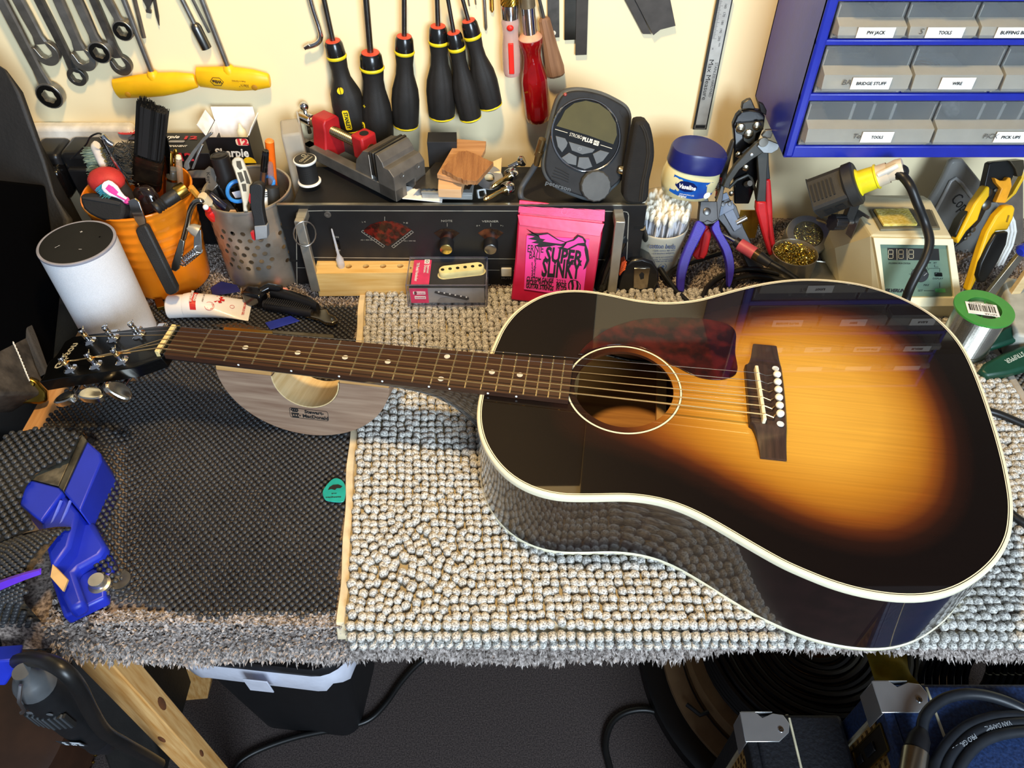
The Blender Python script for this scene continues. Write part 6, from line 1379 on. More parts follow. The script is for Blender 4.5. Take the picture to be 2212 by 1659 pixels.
b.add(vv,[(2*i,2*i+2,2*i+3,2*i+1) for i in range(4)]); b.out('dark_oval',mat('#0c1a52',.3,coat=.3),vj,smooth=60)
txt('Vaseline',.0062,jl(-.011,.0275,.0018),WP_,vj,w=.0235,bold=.05); txt('pure petroleum jelly',.0022,jl(-.008,.0165,.0012),WP_,vj,w=.020); txt('original',.0032,jl(-.013,.0130,.0012),WP_,vj,w=.0105,bold=.03)
B().lathe([(.0050,0),(.0050,.0003),(.0003,.0003)],jl(.021,.0165,.0016),20).out('round_seal',WP_,vj)
# purple pliers standing splayed on their handles
f=fr(Z(1520,632,.0),(1,0,0),(0,-.80,.60)); pl_=thing('purple_pliers','long nose pliers with splayed purple handles, jaws leaning up on the tub','pliers',f)
z5=lambda L:[(1280+a/3.7324,420+b/3.7324) for a,b in L]
PUR=mat('#352aa6',.45,bump=.2,bs=600); PST=mat('#4b4a4a',.4,.8)
plate(f,z5([(820,222),(850,218),(890,255),(893,275),(850,360),(780,500),(738,640),(725,720),(722,770),(700,783),(672,770),(668,700),(672,610),(700,500),(770,340)]),.003,.015,'handle',PUR,pl_,.004,40,2)
plate(f,z5([(940,265),(990,210),(1000,240),(1015,300),(1080,410),(1110,500),(1120,600),(1105,690),(1085,740),(1070,730),(1068,640),(1060,560),(1030,450),(960,320)]),.003,.015,'handle',PUR,pl_,.004,40,2)
plate(f,[(1506,428),(1509,402),(1517,400),(1527,440),(1541,440),(1553,400),(1560,398),(1556,430),(1547,478),(1537,484),(1520,487),(1508,478)],.004,.013,'jaw',PST,pl_,.001)
plate(f,z5([(850,60),(985,60),(990,205),(945,230),(905,215),(880,230),(835,222),(840,150)]),.003,.014,'joint',PST,pl_,.001)
pv_=WM[pl_].inverted()@lp(f,1527,457,.0142); B().lathe([(.0052,0),(.0052,.001),(.0045,.0014),(.0003,.0015)],T(pv_),18).out('pivot',mat('#5d5c5b',.35,.9),pl_)
# silver grey cable tool leaning behind
f=fr(Z(1640,606,.0),(1,0,0),(0,-.86,.51)); ct=thing('cable_tool','grey steel hand tool with riveted plates and spring screw, behind the purple pliers','hand tool',f)
plate(f,[(1548,470),(1556,440),(1570,424),(1590,445),(1606,492),(1640,560),(1664,606),(1630,608),(1600,545),(1565,490)],-.010,.002,'body',mat('#3c3c3e',.45,.7),ct,.001)
PLT=mat('#646b78',.55,.5,var=.1)
plate(f,[(1542,425),(1568,415),(1574,428),(1548,438)],.002,.006,'plate',PLT,ct,.0006); plate(f,[(1544,448),(1580,432),(1584,450),(1546,470)],.002,.006,'plate',PLT,ct,.0006); plate(f,[(1560,458),(1580,448),(1600,490),(1584,500)],.002,.005,'plate',PLT,ct,.0006)
for p in ((1562,441),(1577,440)): B().lathe([(.0034,0),(.003,.0016),(.0003,.002)],T(WM[ct].inverted()@lp(f,*p,.006)),14).out('rivet',PST,ct)
i_=WM[ct].inverted(); A=i_@lp(f,1556,420,.004);C=i_@lp(f,1544,375,.004); B().tube([A,C],.0028,8).out('screw',CHR,ct); B().coil(.0046,A.lerp(C,.2),A.lerp(C,.75),7,.0008).out('spring',STL,ct); B().ball(.0058,.0058,.005,tuple(C)).out('screw_head',CHR,ct)
A=i_@lp(f,1590,482,.003);C=i_@lp(f,1612,470,.003); B().tube([A,C],.0042,12).out('pin',CHR,ct)
# red handles seen behind the purple pliers
f=fr(Y(1525,560,.875),(1,0,0),(0,-.95,.3)); rs=thing('red_handled_snips','red handled snips mostly hidden behind the purple pliers','snips',f)
plate(f,[(1496,552),(1510,532),(1522,486),(1533,486),(1526,535),(1518,560),(1505,562)],-.008,0,'handle',RED,rs,.002); plate(f,[(1508,556),(1520,500),(1533,490),(1537,505),(1528,548),(1520,560)],-.006,.002,'handle',RED,rs,.002)
plate(f,[(1524,488),(1530,440),(1540,440),(1536,490)],-.006,0,'blade',PST,rs,.001)
# ratchet cutters with red handles leaning on the wall
f=fr(Y(1680,545,.89),(1,0,0),(-.02,-.975,.22)); cu_=thing('cable_cutters','black and grey cable cutters with red handle sleeves leaning by the drawer cabinet','cutters',f)
z6=lambda L:[(1380+a/3.7324,200+b/3.7324) for a,b in L]
DG=mat('#3a3a37',.45,.4,var=.1)
plate(f,z6([(975,365),(1000,360),(1110,400),(1090,440),(1050,460),(990,465),(900,520),(800,600),(730,700),(715,755),(665,740),(690,680),(760,570),(850,470),(930,390)]),.002,.010,'curved_handle',DG,cu_,.001,40,1)
plate(f,z6([(935,410),(985,350),(1040,365),(1115,395),(1100,435),(1050,465),(985,462)]),.009,.013,'blade',mat('#8d8f8f',.3,.9),cu_,.0005)
plate(f,z6([(975,330),(1010,285),(1075,280),(1050,350),(990,350)]),.004,.010,'hook_jaw',mat('#7d7b74',.35,.9),cu_,.0008)
plate(f,z6([(945,500),(990,465),(1035,470),(1025,600),(1015,870),(940,865),(960,700)]),-.004,.006,'straight_handle',DG,cu_,.001)
plate(f,z6([(940,865),(1018,862),(1035,1010),(1040,1160),(1075,1300),(1040,1300),(985,1120),(935,930)]),-.006,.008,'red_sleeve',mat('#b81d22',.4),cu_,.003,40)
plate(f,z6([(1030,470),(1055,460),(1060,600),(1070,710),(1020,715)]),-.014,-.006,'back_handle',BLK,cu_,.001)
plate(f,z6([(1018,712),(1072,708),(1085,900),(1090,1080),(1110,1230),(1080,1280),(1050,1150),(1025,930)]),-.016,-.004,'red_sleeve',mat('#b81d22',.4),cu_,.003,40)
B().lathe([(.0065,0),(.006,.0012),(.0003,.0014)],T(WM[cu_].inverted()@lp(f,1380+1005/3.7324,200+400/3.7324,.013)),18).out('pivot',mat('#6d6a63',.4,.9),cu_)
B().lathe([(.0026,0),(.002,.001),(.0003,.0012)],T(WM[cu_].inverted()@lp(f,1380+910/3.7324,200+500/3.7324,.010)),12).out('rivet',STL,cu_)
# crimper behind
f=fr(Y(1620,420,.925),(1,0,0),(-.02,-.985,.14)); cr_=thing('ratchet_crimper','black ratchet crimping tool standing against the wall behind the red cutters','crimper',f)
plate(f,z6([(760,260),(790,190),(830,150),(900,140),(980,150),(1020,190),(1010,280),(960,400),(960,700),(890,900),(770,900),(760,600),(770,400)]),-.012,0,'body',BLKG,cr_,.002)
plate(f,z6([(830,140),(840,90),(880,65),(910,58),(945,140),(890,135)]),-.010,-.002,'jaw',mat('#4a4742',.35,.9),cr_,.001); plate(f,z6([(968,85),(1010,100),(1035,150),(1030,190),(985,165)]),-.010,-.002,'jaw',BLK,cr_,.001)
plate(f,z6([(785,245),(1000,225),(1000,290),(940,320),(925,400),(880,405),(840,380),(835,335),(785,320)]),0,.004,'plate',mat('#403f3a',.4,.6),cr_,.0006)
for px,py,r_ in ((822,286,.0062),(952,270,.0062),(885,335,.0068),(805,500,.0045),(862,606,.0050),(745,812,.004)): B().lathe([(r_,0),(r_*.9,.0016),(r_*.5,.0026),(.0003,.0028)],T(WM[cr_].inverted()@lp(f,1380+px/3.7324,200+py/3.7324,.004)),16).out('rivet',mat('#b5ad98',.22,1),cr_)
plate(f,z6([(750,400),(780,380),(760,480),(720,640),(690,800),(640,800),(650,690),(700,540)]),-.010,-.001,'handle',mat('#2a2520',.5),cr_,.002)
plate(f,z6([(640,690),(672,685),(665,720),(640,850),(620,850)]),-.006,.002,'red_sleeve',RED,cr_,.001)
b=B(); i_=WM[cr_].inverted(); b.tube([i_@lp(f,1380+x/3.7324,200+y/3.7324,.004) for x,y in ((725,770),(790,705),(880,665),(905,690),(940,790),(950,850))],.0022,8); b.out('spring_arm',DG,cr_)
B().tube([i_@lp(f,1612,398,.004),i_@lp(f,1620,396,.012)],.004,10).out('adjuster',STL,cr_)
slab('gold_tape_roll','shiny gold coloured tape standing behind the purple pliers','tape',((1590,500),(1590,430),(1640,432),(1645,500)),.001,.004,BRASS) if 0 else None
gt_=thing('brass_sheet','small brass sheet standing against the wall behind the pliers','brass sheet',T(Y(1612,500,.935))); B().box(.030,.002,.045,(0,0,.012),RX(-6)).out('sheet',mat('#b08a35',.35,.9),gt_)
# tape measure
f=fr(Z(1380,632,.005),(1,.05,0),(0,-.97,.25)); tm_=thing('tape_measure','black tape measure with steel belt clip standing on the rug edge','tape measure',f)
plate(f,[(1332,626),(1338,600),(1348,576),(1365,562),(1388,558),(1410,566),(1422,585),(1424,605),(1414,628),(1330,632)],-.040,0,'case',mat('#101012',.3,coat=.3),tm_,.004,40)
plate(f,[(1369,578),(1404,577),(1402,592),(1398,620),(1382,624),(1368,620)],.0,.0025,'belt_clip',mat('#a89e8c',.15,1),tm_,.0008)
plate(f,[(1380,592),(1386,586),(1391,590),(1390,600),(1383,602)],.0026,.0030,'clip_slot',INK,tm_,0)
plate(f,[(1336,590),(1342,565),(1351,560),(1353,572),(1346,584),(1338,595)],-.020,.003,'orange_lock',mat('#e0501e',.45),tm_,.001)
for k in range(4): plate(f,[(1338+k*3.4,588-k*6),(1350+k*1.0,580-k*5),(1350+k*1.0,577-k*5),(1338+k*3.4,585-k*6)],.003,.0042,'lock_rib',mat('#f06428',.45),tm_,0)
f=fr(Y(1310,620,.842),(1,0,0),(0,-.95,.3)); to=thing('black_torch','small black torch with clip standing between string packet and tuner handle','torch',along(Z(1296,622,.008),Y(1340,515,.835)))
L=(Y(1340,515,.835)-Z(1296,622,.008)).length; B().lathe([(.010,0),(.011,.004),(.009,L*.4),(.0085,L*.7),(.0105,L*.75),(.0105,L)],None,20).out('body',BLKG,to); B().box(.003,.002,L*.5,(0,-.0105,L*.45)).out('clip',BLK,to,bevel=.0005); txt('LED LENSER',.003,fr((.0005,-.0100,L*.38),(0,0,1),(0,-1,0)),LGREY,to,w=.026)
# brass wool tins
TIN=mat('#b3aea0',.28,.85,var=.08); WOOL=mat('#b59a34',.22,1,c2='#eadb8a',ns=300)
def wool(b,c,r_,h,n_,m=None):
    for i in range(n_):
        a=rnd.random()*6.283; q=r_*math.sqrt(rnd.random()); p=V((q*math.cos(a),q*math.sin(a),h+rnd.uniform(-.004,.004)))
        pts=[p+V((rnd.uniform(-1,1),rnd.uniform(-1,1),rnd.uniform(-.6,.7)))*.0035 for _ in range(4)]
        pts=[x if x.xy.length<r_ else V((x.x*.9,x.y*.9,x.z)) for x in pts]; b.tube([m@x if m else x for x in cr(pts,2)],.00042,3)
c=Z(1717,548,.034); t1=thing('brass_wool_tin','open tin full of brass wool, nearest of the two tins','tin',(c.x,c.y,0))
B().lathe([(.030,0),(.0312,.001),(.0312,.036),(.0318,.0368),(.0308,.0372),(.0302,.036),(.0300,.004),(.0003,.004)],None,48,caps=(1,0)).out('tin_body',TIN,t1)
b=B(); wool(b,None,.0285,.031,520); b.out('brass_wool',WOOL,t1,kind='stuff',smooth=0); B().cyl(.0295,.004,.026,None,24).out('wool_core',mat('#5d4410',.5,.6),t1)
m=T((.428,.922,.030))@RX(24)@RZ(10); t2=thing('brass_wool_tin','tin with clear window lid over brass wool, tilted against the wall behind the open tin','tin',m)
B().lathe([(.0295,-.026),(.0300,.0),(.0312,.0),(.0312,.008),(.0305,.0095),(.0215,.0095),(.0215,.0085)],None,48,caps=(1,0)).out('tin_body',TIN,t2)
b=B(); wool(b,None,.020,.004,200); b.out('brass_wool',WOOL,t2,kind='stuff',smooth=0); B().cyl(.0295,-.02,-.001,None,24).out('wool_core',mat('#7d6330',.5,.4),t2)
B().lathe([(.0213,.0084),(.0213,.0088),(.0003,.0088)],None,40).out('clear_window',mat('#d8d4c4',.1,trans=.9,alpha=.3,ior=1.05),t2)
c=Z(1775,598,.003); tl=thing('tin_lid','loose tin lid lying flat right of the open tin','tin lid',(c.x,c.y,.001)); B().lathe([(.031,0),(.0312,.006),(.0318,.0066),(.0308,.0068),(.0300,.0055),(.0240,.005),(.0003,.0045)],None,48).out('lid',TIN,tl)
# soldering station
ss_=thing('soldering_station','cream soldering station with green display panel, right of the brass wool tins','soldering station',(.50,.80,0))
BEI=mat('#d2c9a4',.5,var=.05,ns=12,bump=.08,bs=600); BEI2=mat('#e2d9b4',.45,var=.04)
FT,FB_=.800,.768
P1=[Y(1882,508,FT),Y(2056,511,FT),Y(2078,662,FB_),Y(1908,664,FB_)]
Pm=Y(1803,536,.86); Bt=[Y(1852,455,.862),Y(2012,432,.885)]
hull(P1+[Pm,Pm+V((0,.03,0)),V((Pm.x+.02,.84,.0)),V((P1[3].x,.775,.0)),V((P1[2].x+.003,.775,.0)),V((P1[2].x+.003,.92,.0)),V((Pm.x+.01,.92,0))]+Bt+[V((Bt[0].x,.905,Bt[0].z-.004)),V((Bt[1].x,.905,Bt[1].z-.006))],'body',BEI,ss_,.003)
fo=P1[0]; fn=((P1[2]-P1[0]).cross(P1[1]-P1[0])).normalized(); fn=fn if fn.y<0 else -fn
f=fr(fo,P1[1]-P1[0],fn); i_=WM[ss_].inverted()@f
def frame(outer,inner,z0_,z1_,nm,m):
    a=tr(f,outer);c=tr(f,inner); return B().ring(a,c,z0_,z1_,i_).out(nm,m,ss_,bevel=.0015)
frame([(1883,511),(2055,514),(2076,659),(1909,661)],[(1898,526),(2043,528),(2057,640),(1910,640)],-.001,.005,'front_bezel',BEI2)
plate(f,[(1898,526),(2043,528),(2058,641),(1910,641)],-.001,.0006,'green_panel',mat('#5c735f',.5,var=.05),ss_,0)
plate(f,[(1916,535),(2027,537),(2029,562),(1918,561)],.0004,.0010,'display',mat('#1a1712',.3,coat=.3),ss_,0)
SEG=mat('#b0a88c',.5)
def seg(px,py,w_,h):
    b=B(); A=lambda x,y:i_.inverted()@V((0,0,0)) if 0 else (f.inverted()@lp(f,x,y,.0012))
    s=[(0,0,1,0),(0,.5,1,.5),(0,1,1,1),(0,0,0,.5),(1,0,1,.5),(0,.5,0,1),(1,.5,1,1)]
    for x0_,y0_,x1_,y1_ in s:
        p=A(px+x0_*w_+ -y0_*0,py+y0_*h);q=A(px+x1_*w_,py+y1_*h); d=(q-p); b.tube([i_@(p+d*.08),i_@(q-d*.08)],.00042,4)
    b.out('display_digit',SEG,ss_)
for px in (1919,1941,1963): seg(px,540,10,18)
for px in (1935.5,1957.5): plate(f,[(px,537),(px+1.2,537),(px+1.8,561),(px+.6,561)],.0011,.0014,'digit_divider',SEG,ss_,0)
def stx(s,px,py,h,w_=None,m=INK,**k): return txt(s,h,i_@fr(f.inverted()@lp(f,px,py,.0009),(1,0,0),(0,0,1)),m,ss_,w=w_,**k)
stx('SOLDERING IRON STATION',1943,569,.0022,.028); stx('SILVERLINE',1935,628,.0042,.030,bold=.08,shear=.3); stx('MAX',2001,616,.0028,.007); stx('MIN',1972,616,.0028,.006); stx('DISPLAY',2026,602,.0022,.013); stx('SET',1988,628,.0026,.0065); stx('ON/OFF',2012,531,.0018,.010); stx('TEMP',2006,568,.0018,.006); stx('SET',2020,568,.0018,.004)
plate(f,[(2019,623),(2041,623),(2042,631),(2020,631)],.0006,.0010,'green_tag',mat('#4f9a5a',.5),ss_,0); stx('POWER',2030,627,.002,.008,mat('#2f6b3c',.5))
b=B()
for L in ([(2030,610),(2030,621)],[(1996,628),(2018,628)],[(2003,572),(2003,580),(2030,580),(2030,587)],[(2019,572),(2019,577),(2027,577)]):
    pts=[i_@(f.inverted()@lp(f,*p,.0009)) for p in L]; b.tube(pts,.0003,4)
b.out('panel_line',INK,ss_)
q=i_@T(f.inverted()@lp(f,1985,592,.0006)); B().lathe([(.0105,0),(.0105,.001),(.0088,.0015),(.0080,.009),(.0070,.010),(.0003,.010)],q,24).out('dial_knob',BLK,ss_)
b=B()
for k in range(9): b.box(.0018,.0003,.0003,(.0122,0,.0004),q@RZ(-30+k*30))
b.out('dial_ticks',INK,ss_); B().box(.0006,.005,.0004,(0,.004,.0102),q@RZ(-40)).out('pointer',LGREY,ss_)
plate(f,[(2018,588),(2033,588),(2034,596),(2018,596)],.0006,.003,'display_switch',BLKG,ss_,.0005)
# sponge tray on the sloping top
tn=((P1[1]-P1[0]).cross(Bt[0]-P1[0])).normalized(); tn=tn if tn.z>0 else -tn
f2=fr(P1[0]+tn*.003,P1[1]-P1[0],tn); 
plate(f2,[(1878,452),(2012,450),(2031,494),(1902,496)],-.004,.0008,'tray_rim',mat('#6f6b58',.5),ss_,.0008)
plate(f2,[(1884,456),(2008,454),(2024,490),(1906,492)],-.004,.0012,'tray_floor',mat('#4a463a',.5),ss_,0)
plate(f2,[(1886,457),(1960,456),(1980,490),(1907,491)],.0006,.0045,'sponge',mat('#c9b24a',.9,c2='#ddcb78',ns=200,bump=1,bs=400),ss_,.001)
# clamp bracket, knob and holder with iron
hd_=thing('iron_holder','black slotted iron holder clamped to the left of the soldering station','holder',T(Y(1815,420,.84)))
o=Y(1815,420,.84); hb=lambda px,py,y=.84: Y(px,py,y)-o
HB=mat('#232322',.55,bump=.1,bs=600)
ia=(Y(1950,365,.83)-Y(1755,435,.85)).normalized()
hm=along(hb(1758,430,.85),hb(1858,392,.838),(0,-.5,.8)); L=(hb(1858,392,.838)-hb(1758,430,.85)).length
B().loft([[(x*w_,y*w_*.9,z*L) for x,y in rrect(2,2,.25,2)] for w_,z in ((.0235,0),(.0225,.02),(.0220,.72))],hm).out('slotted_box',HB,hd_,smooth=20)
B().lathe([(.0255,L*.70),(.0275,L*.74),(.0275,L*.92),(.0250,L*.96)],hm,32).out('collar',HB,hd_)
b=B()
for k in range(6): b.box(.0006,.022,.0022,(-.0001,-.0215+.0,L*(.08+k*.085)),hm@T((0,0,0))@RZ(0)) if 0 else b.box(.022,.0008,.0022,(.0,-.0212,L*(.08+k*.085)),hm)
b.out('vent_slots',INK,hd_)
b=B()
for z in (.25,.5): b.box(.0008,.018,L*.16,(.0228,.0,L*z),hm); b.box(.0008,.018,L*.16,(-.0228,.0,L*z),hm)
b.out('side_openings',INK,hd_)
B().box(.012,.012,.03,hb(1838,455,.845),None).out('arm',HB,hd_,bevel=.001)
kb_=along(hb(1797,480,.83),hb(1832,480,.838)); n=36; B().loft([[((.0105-.0012*(i%4==0))*math.cos(2*math.pi*i/n),(.0105-.0012*(i%4==0))*math.sin(2*math.pi*i/n),z) for i in range(n)] for z in (0,.018)],kb_).out('clamp_knob',BLK,hd_,bevel=.0006,smooth=30)
B().tube([hb(1832,480,.838),hb(1842,480,.84)],.003,8).out('clamp_bolt',STL,hd_)
f3=fr(hb(1845,480,.84),(.3,-.6,0),(-.9,-.35,0)); B().prism([(-.006,-.022),(.006,-.022),(.006,.010),(.010,.016),(.02,.018),(.02,.021),(-.006,.018)],-.0008,.0008,f3).out('clamp_plate',STL,hd_)
ir=thing('soldering_iron','soldering iron with yellow collar and cream handle resting in the holder','soldering iron',T(o))
im=along(hb(1836,402,.842),hb(1944,364,.828),(0,-.5,.8)); L2=(hb(1944,364,.828)-hb(1836,402,.842)).length
B().lathe([(.0245,0),(.0250,.003),(.0235,.005),(.0150,.013),(.0140,.030),(.0155,.031),(.0155,.033)],im,32).out('yellow_collar',mat('#e3d31e',.4),ir)
B().lathe([(.0135,.030),(.0128,.045),(.0120,L2*.62),(.0112,L2*.8),(.0125,L2*.95),(.0115,L2+.004),(.0003,L2+.005)],im,28).out('handle',mat('#cdbfa8',.4,var=.05),ir)
B().tube([(.003,-.0125,L2*.6),(.002,-.0132,L2*.8),(0,-.0125,L2)],.003,8,im).out('finger_rest',mat('#e6dfd4',.35),ir)
e_=hb(1944,372,.824); B().ball(.0105,.009,.0095,tuple(e_)).out('strain_relief',BLK,ir)
cp_=cr([hb(1938,372,.822),hb(1952,383,.815),hb(1968,405,.80),hb(1982,440,.79),hb(1998,480,.782),hb(2008,520,.765),hb(2000,555,.752),hb(1982,590,.742),hb(1966,622,.735),hb(1956,650,.73),hb(1948,690,.715)],6)
B().tube(cp_,.0056,12).out('cable',mat('#151515',.4),ir)
B().tube(cr([hb(1800,492,.86),hb(1790,480,.88),hb(1768,472,.90)],4),.004,8).out('rear_cord',BLK,hd_)
cbk=B().box(.026,.022,.022).out('black_foot_clip',BLK,bevel=.003); cbk.location=Z(1838,606,.012); tag(cbk,'small black plastic clip peeking over the guitar edge by the station','clip')
# wire strippers
f=fr(Y(2100,520,.865),(1,0,0),(.15,-.90,.40)); ws=thing('wire_strippers','yellow and black automatic wire strippers leaning right of the soldering station','wire strippers',f)
z7=lambda L:[(1900+a/4.067,330+b/4.067) for a,b in L]
YS=mat('#e6b414',.4,var=.05); BS=mat('#141412',.35)
plate(f,z7([(975,100),(1000,85),(1130,70),(1180,70),(1200,140),(1190,200),(1130,330),(1080,440),(980,440),(900,600),(760,770),(680,830),(660,830),(800,640),(880,480),(930,300)]),-.012,-.002,'black_frame',BS,ws,.001)
plate(f,z7([(900,285),(925,290),(920,370),(860,460),(820,580),(720,680),(650,790),(640,740),(700,620),(790,440)]),-.004,.010,'yellow_handle',YS,ws,.003,40)
plate(f,z7([(752,500),(700,600),(640,740),(625,710),(680,590)]),-.008,.008,'black_grip',BS,ws,.002)
plate(f,z7([(1040,455),(1110,445),(1128,475),(1110,560),(1060,665),(960,670),(900,800),(830,950),(800,1080),(740,1200),(715,1190),(760,1050),(830,820),(880,680),(960,540)]),.001,.014,'yellow_handle',YS,ws,.003,40)
plate(f,z7([(935,680),(1050,665),(1030,780),(960,930),(880,1060),(850,1110),(790,1115),(770,1050),(800,940),(870,790)]),.010,.019,'black_grip',BS,ws,.003,40)
plate(f,z7([(985,215),(1030,240),(1080,240),(1105,210),(1125,215),(1135,290),(1080,435),(995,430),(1045,310),(1000,260)]),-.002,.006,'orange_gauge',mat('#f0a020',.4),ws,.001)
plate(f,z7([(1262,80),(1272,230),(1200,360),(1110,440),(1105,420),(1170,360),(1250,220)]),-.008,.0,'yellow_spring_arm',YS,ws,.001)
plate(f,z7([(1130,70),(1255,60),(1260,130),(1240,200),(1200,210),(1180,140)]),-.012,.003,'jaw_block',mat('#4d4535',.35,.5),ws,.001)
for px,py,r_ in ((962,350,.0058),(940,460,.0072),(1018,330,.0030),(820,675,.0042),(785,718,.0032),(755,752,.0028)): B().lathe([(r_,0),(r_*.8,.0012),(.0003,.0018)],T(WM[ws].inverted()@lp(f,1900+px/4.067,330+py/4.067,-.001)),16).out('rivet',mat('#5d5a52',.35,.8),ws)
plate(f,z7([(1060,530),(1074,532),(1055,592),(1042,590)]),.0138,.0146,'slot_mark',mat('#8c6a10',.5),ws,0)
# clear tub, white tub and things at the far right
f=fr(Y(2020,520,.935),(1,0,0),(0,-.97,.2)); tb1=thing('clear_tub','translucent grey plastic tub with black pen writing behind the station','tub',f)
GT=mat('#8d8c88',.25,trans=.25,alpha=.92,var=.06,ns=10)
plate(f,z7([(430,440),(500,330),(560,220),(620,80),(660,60),(740,62),(860,210),(1180,620),(1180,900),(760,1100),(560,820)]),-.012,0,'tub_wall',GT,tb1,.004,40)
b=B(); i_=WM[tb1].inverted(); b.tube([i_@lp(f,1900+x/4.067,330+y/4.067,.002) for x,y in ((490,510),(560,380),(625,250),(665,225),(720,270),(810,390))],.0026,8); b.out('moulded_rib',mat('#a5a4a0',.25),tb1,smooth=60)
txt('Cop',.016,i_@fr(lp(f,1900+708/4.067,330+440/4.067,.0012),(.62,0,-.52),f.to_3x3()@V((0,0,1))),INK,tb1,w=.028,bold=-.01)
f=fr(Y(2140,620,.885),(1,0,0),(.1,-.93,.35)); tb2=thing('white_tub','white plastic tub with thick rolled rim right of the wire strippers','tub',f)
WTB=mat('#e6e1d6',.35,var=.03)
plate(f,[(2172,450),(2190,475),(2194,500),(2190,530),(2170,570),(2140,610),(2110,645),(2088,640),(2110,590),(2140,530),(2155,490)],-.014,0,'tub_wall',WTB,tb2,.004,40,2)
b=B(); i_=WM[tb2].inverted()
for dx in (0,-7): b.tube([i_@lp(f,x+dx,y,.001) for x,y in ((2178,455),(2190,478),(2193,500),(2186,530),(2164,572),(2132,616),(2112,642))],.0022,8)
b.out('rim_ridge',mat('#f0ece4',.3),tb2,smooth=60)
f=fr(Y(2190,560,.80),(1,0,0),(.1,-.93,.35))
def bar_(name,label,cat,pts,z0_,z1_,m,bv=.001):
    t=thing(name,label,cat,f); plate(f,pts,z0_,z1_,name+'_body',m,t,bv); return t
f=fr(Y(2190,560,.93),(1,0,0),(.1,-.93,.35))
bar_('clear_bag','clear bag leaning behind the white tub at the right edge','bag',[(2150,430),(2230,380),(2230,560),(2180,640),(2196,520)],-.03,-.016,mat('#6d6258',.2,alpha=.9,coat=.5,bump=1,bs=60),.004)
f=fr(Y(2190,560,.80),(1,0,0),(.1,-.93,.35))
bar_('steel_file','steel file lying at a slant at the far right beside the white tub','file',[(2128,640),(2205,545),(2212,556),(2142,648)],-.006,0,mat('#8f8a7c',.3,.9),.0006)
bar_('wood_file_handle','pale wooden strip at the far right edge beside the steel file','strip',[(2165,660),(2235,560),(2235,585),(2180,668)],-.006,.002,wood('#b39a6a','#d0ba8c',0,20),.001)
bm_=thing('blue_marker','blue capped pen lying at the far right edge','pen',along(Y(2203,545,.80),Y(2228,528,.81))); B().lathe([(.005,0),(.0085,.003),(.0085,.03)],None,14).out('cap',mat('#1b2fae',.3),bm_); B().lathe([(.0088,.010),(.0088,.03)],None,14).out('barrel',BLK,bm_)
gb_=thing('grey_tray','pale grey plastic tray at the far right behind the green stripper','tray',T(Z(2215,720,.02))); B().box(.09,.12,.04,(.02,.03,0),RZ(-15)).out('body',mat('#a8a79c',.45),gb_,bevel=.004); 
gb2=thing('grey_box','olive grey box at the far right edge beside the mat strip','box',T(V((.70,.655,.012)))); B().box(.05,.14,.024,(.0,.0,0),RZ(14)).out('body',mat('#73735f',.5),gb2,bevel=.002)
# solder spool
hz_=.076; c=Z(2127,667,hz_); so=thing('solder_spool','reel of solder wire with green flanges and barcode sticker, right of the guitar','spool',(c.x-.001,c.y,0.0015)); GR=mat('#3f8c38',.4,var=.05)
B().lathe([(.0345,hz_-.003),(.0348,hz_-.0015),(.0345,hz_),(.0200,hz_),(.0200,hz_-.003)],None,56,caps=(0,0)).out('flange',GR,so)
B().lathe([(.0195,hz_-.0005),(.0185,hz_-.02),(.0003,hz_-.02)],None,40,caps=(0,1)).out('hub',mat('#2f6b2c',.5),so)
for a in (0,60,120): B().box(.037,.0015,.018,(0,0,hz_-.012),RZ(a)).out('hub_rib',GR,so)
B().lathe([(.0345,0),(.0348,.0015),(.0345,.003)],None,56).out('flange',GR,so)
B().lathe([(.0293+.0003*(k%2),.003+k*.00058) for k in range(121)],None,64).out('solder_wire',mat('#c4bfb2',.25,1,var=.05),so,smooth=0)
b=B()
for k in range(5): b.tube([(.0306*math.cos(a*.3),.0306*math.sin(a*.3),.007+k*.0028+.0022*math.sin(a*.3+k*1.7)) for a in range(22)],.0006,5)
b.out('loose_turns',mat('#b5b0a2',.25,1),so)
bmx=T((-.004,-.003,hz_+.0006))@RZ(-12); B().box(.036,.022,.0004,(0,0,0),bmx).out('barcode_sticker',WP_,so)
b=B(); x=-.015
while x<.015: w_=rnd.choice((.0004,.0008,.0012)); b.box(w_,.012,.0002,(x,.001,.0003),bmx); x+=w_+rnd.choice((.0004,.0007,.001))
b.out('barcode',INK,so,smooth=0); txt('NSTAR',.0032,bmx@T((.008,-.0085,.0003))@RZ(180),INK,so,w=.014); txt('5024763 110252',.002,bmx@T((0,.0088,.0003)),INK,so,w=.028)
# green stripper lying at the edge
f=fr(Z(2160,800,.012),(1,.25,0),(-.1,-.25,1)); gs=thing('green_stripper','dark green cable stripper with white lettering lying at the right edge','stripper',f); GG=mat('#0f3d2c',.4,var=.1)
plate(f,[(2108,808),(2120,792),(2160,770),(2225,745),(2225,800),(2170,815),(2125,822)],-.006,.010,'handle',GG,gs,.004,40)
plate(f,[(2128,740),(2160,715),(2225,690),(2225,730),(2160,752),(2132,760)],-.004,.008,'handle',GG,gs,.004,40)
txt('STRIPPER',.006,WM[gs].inverted()@fr(lp(f,2192,772,.0106),(-1,-.45,0),f.to_3x3()@V((0,0,1))),mat('#a9b5a9',.5),gs,w=.027,bold=.03)
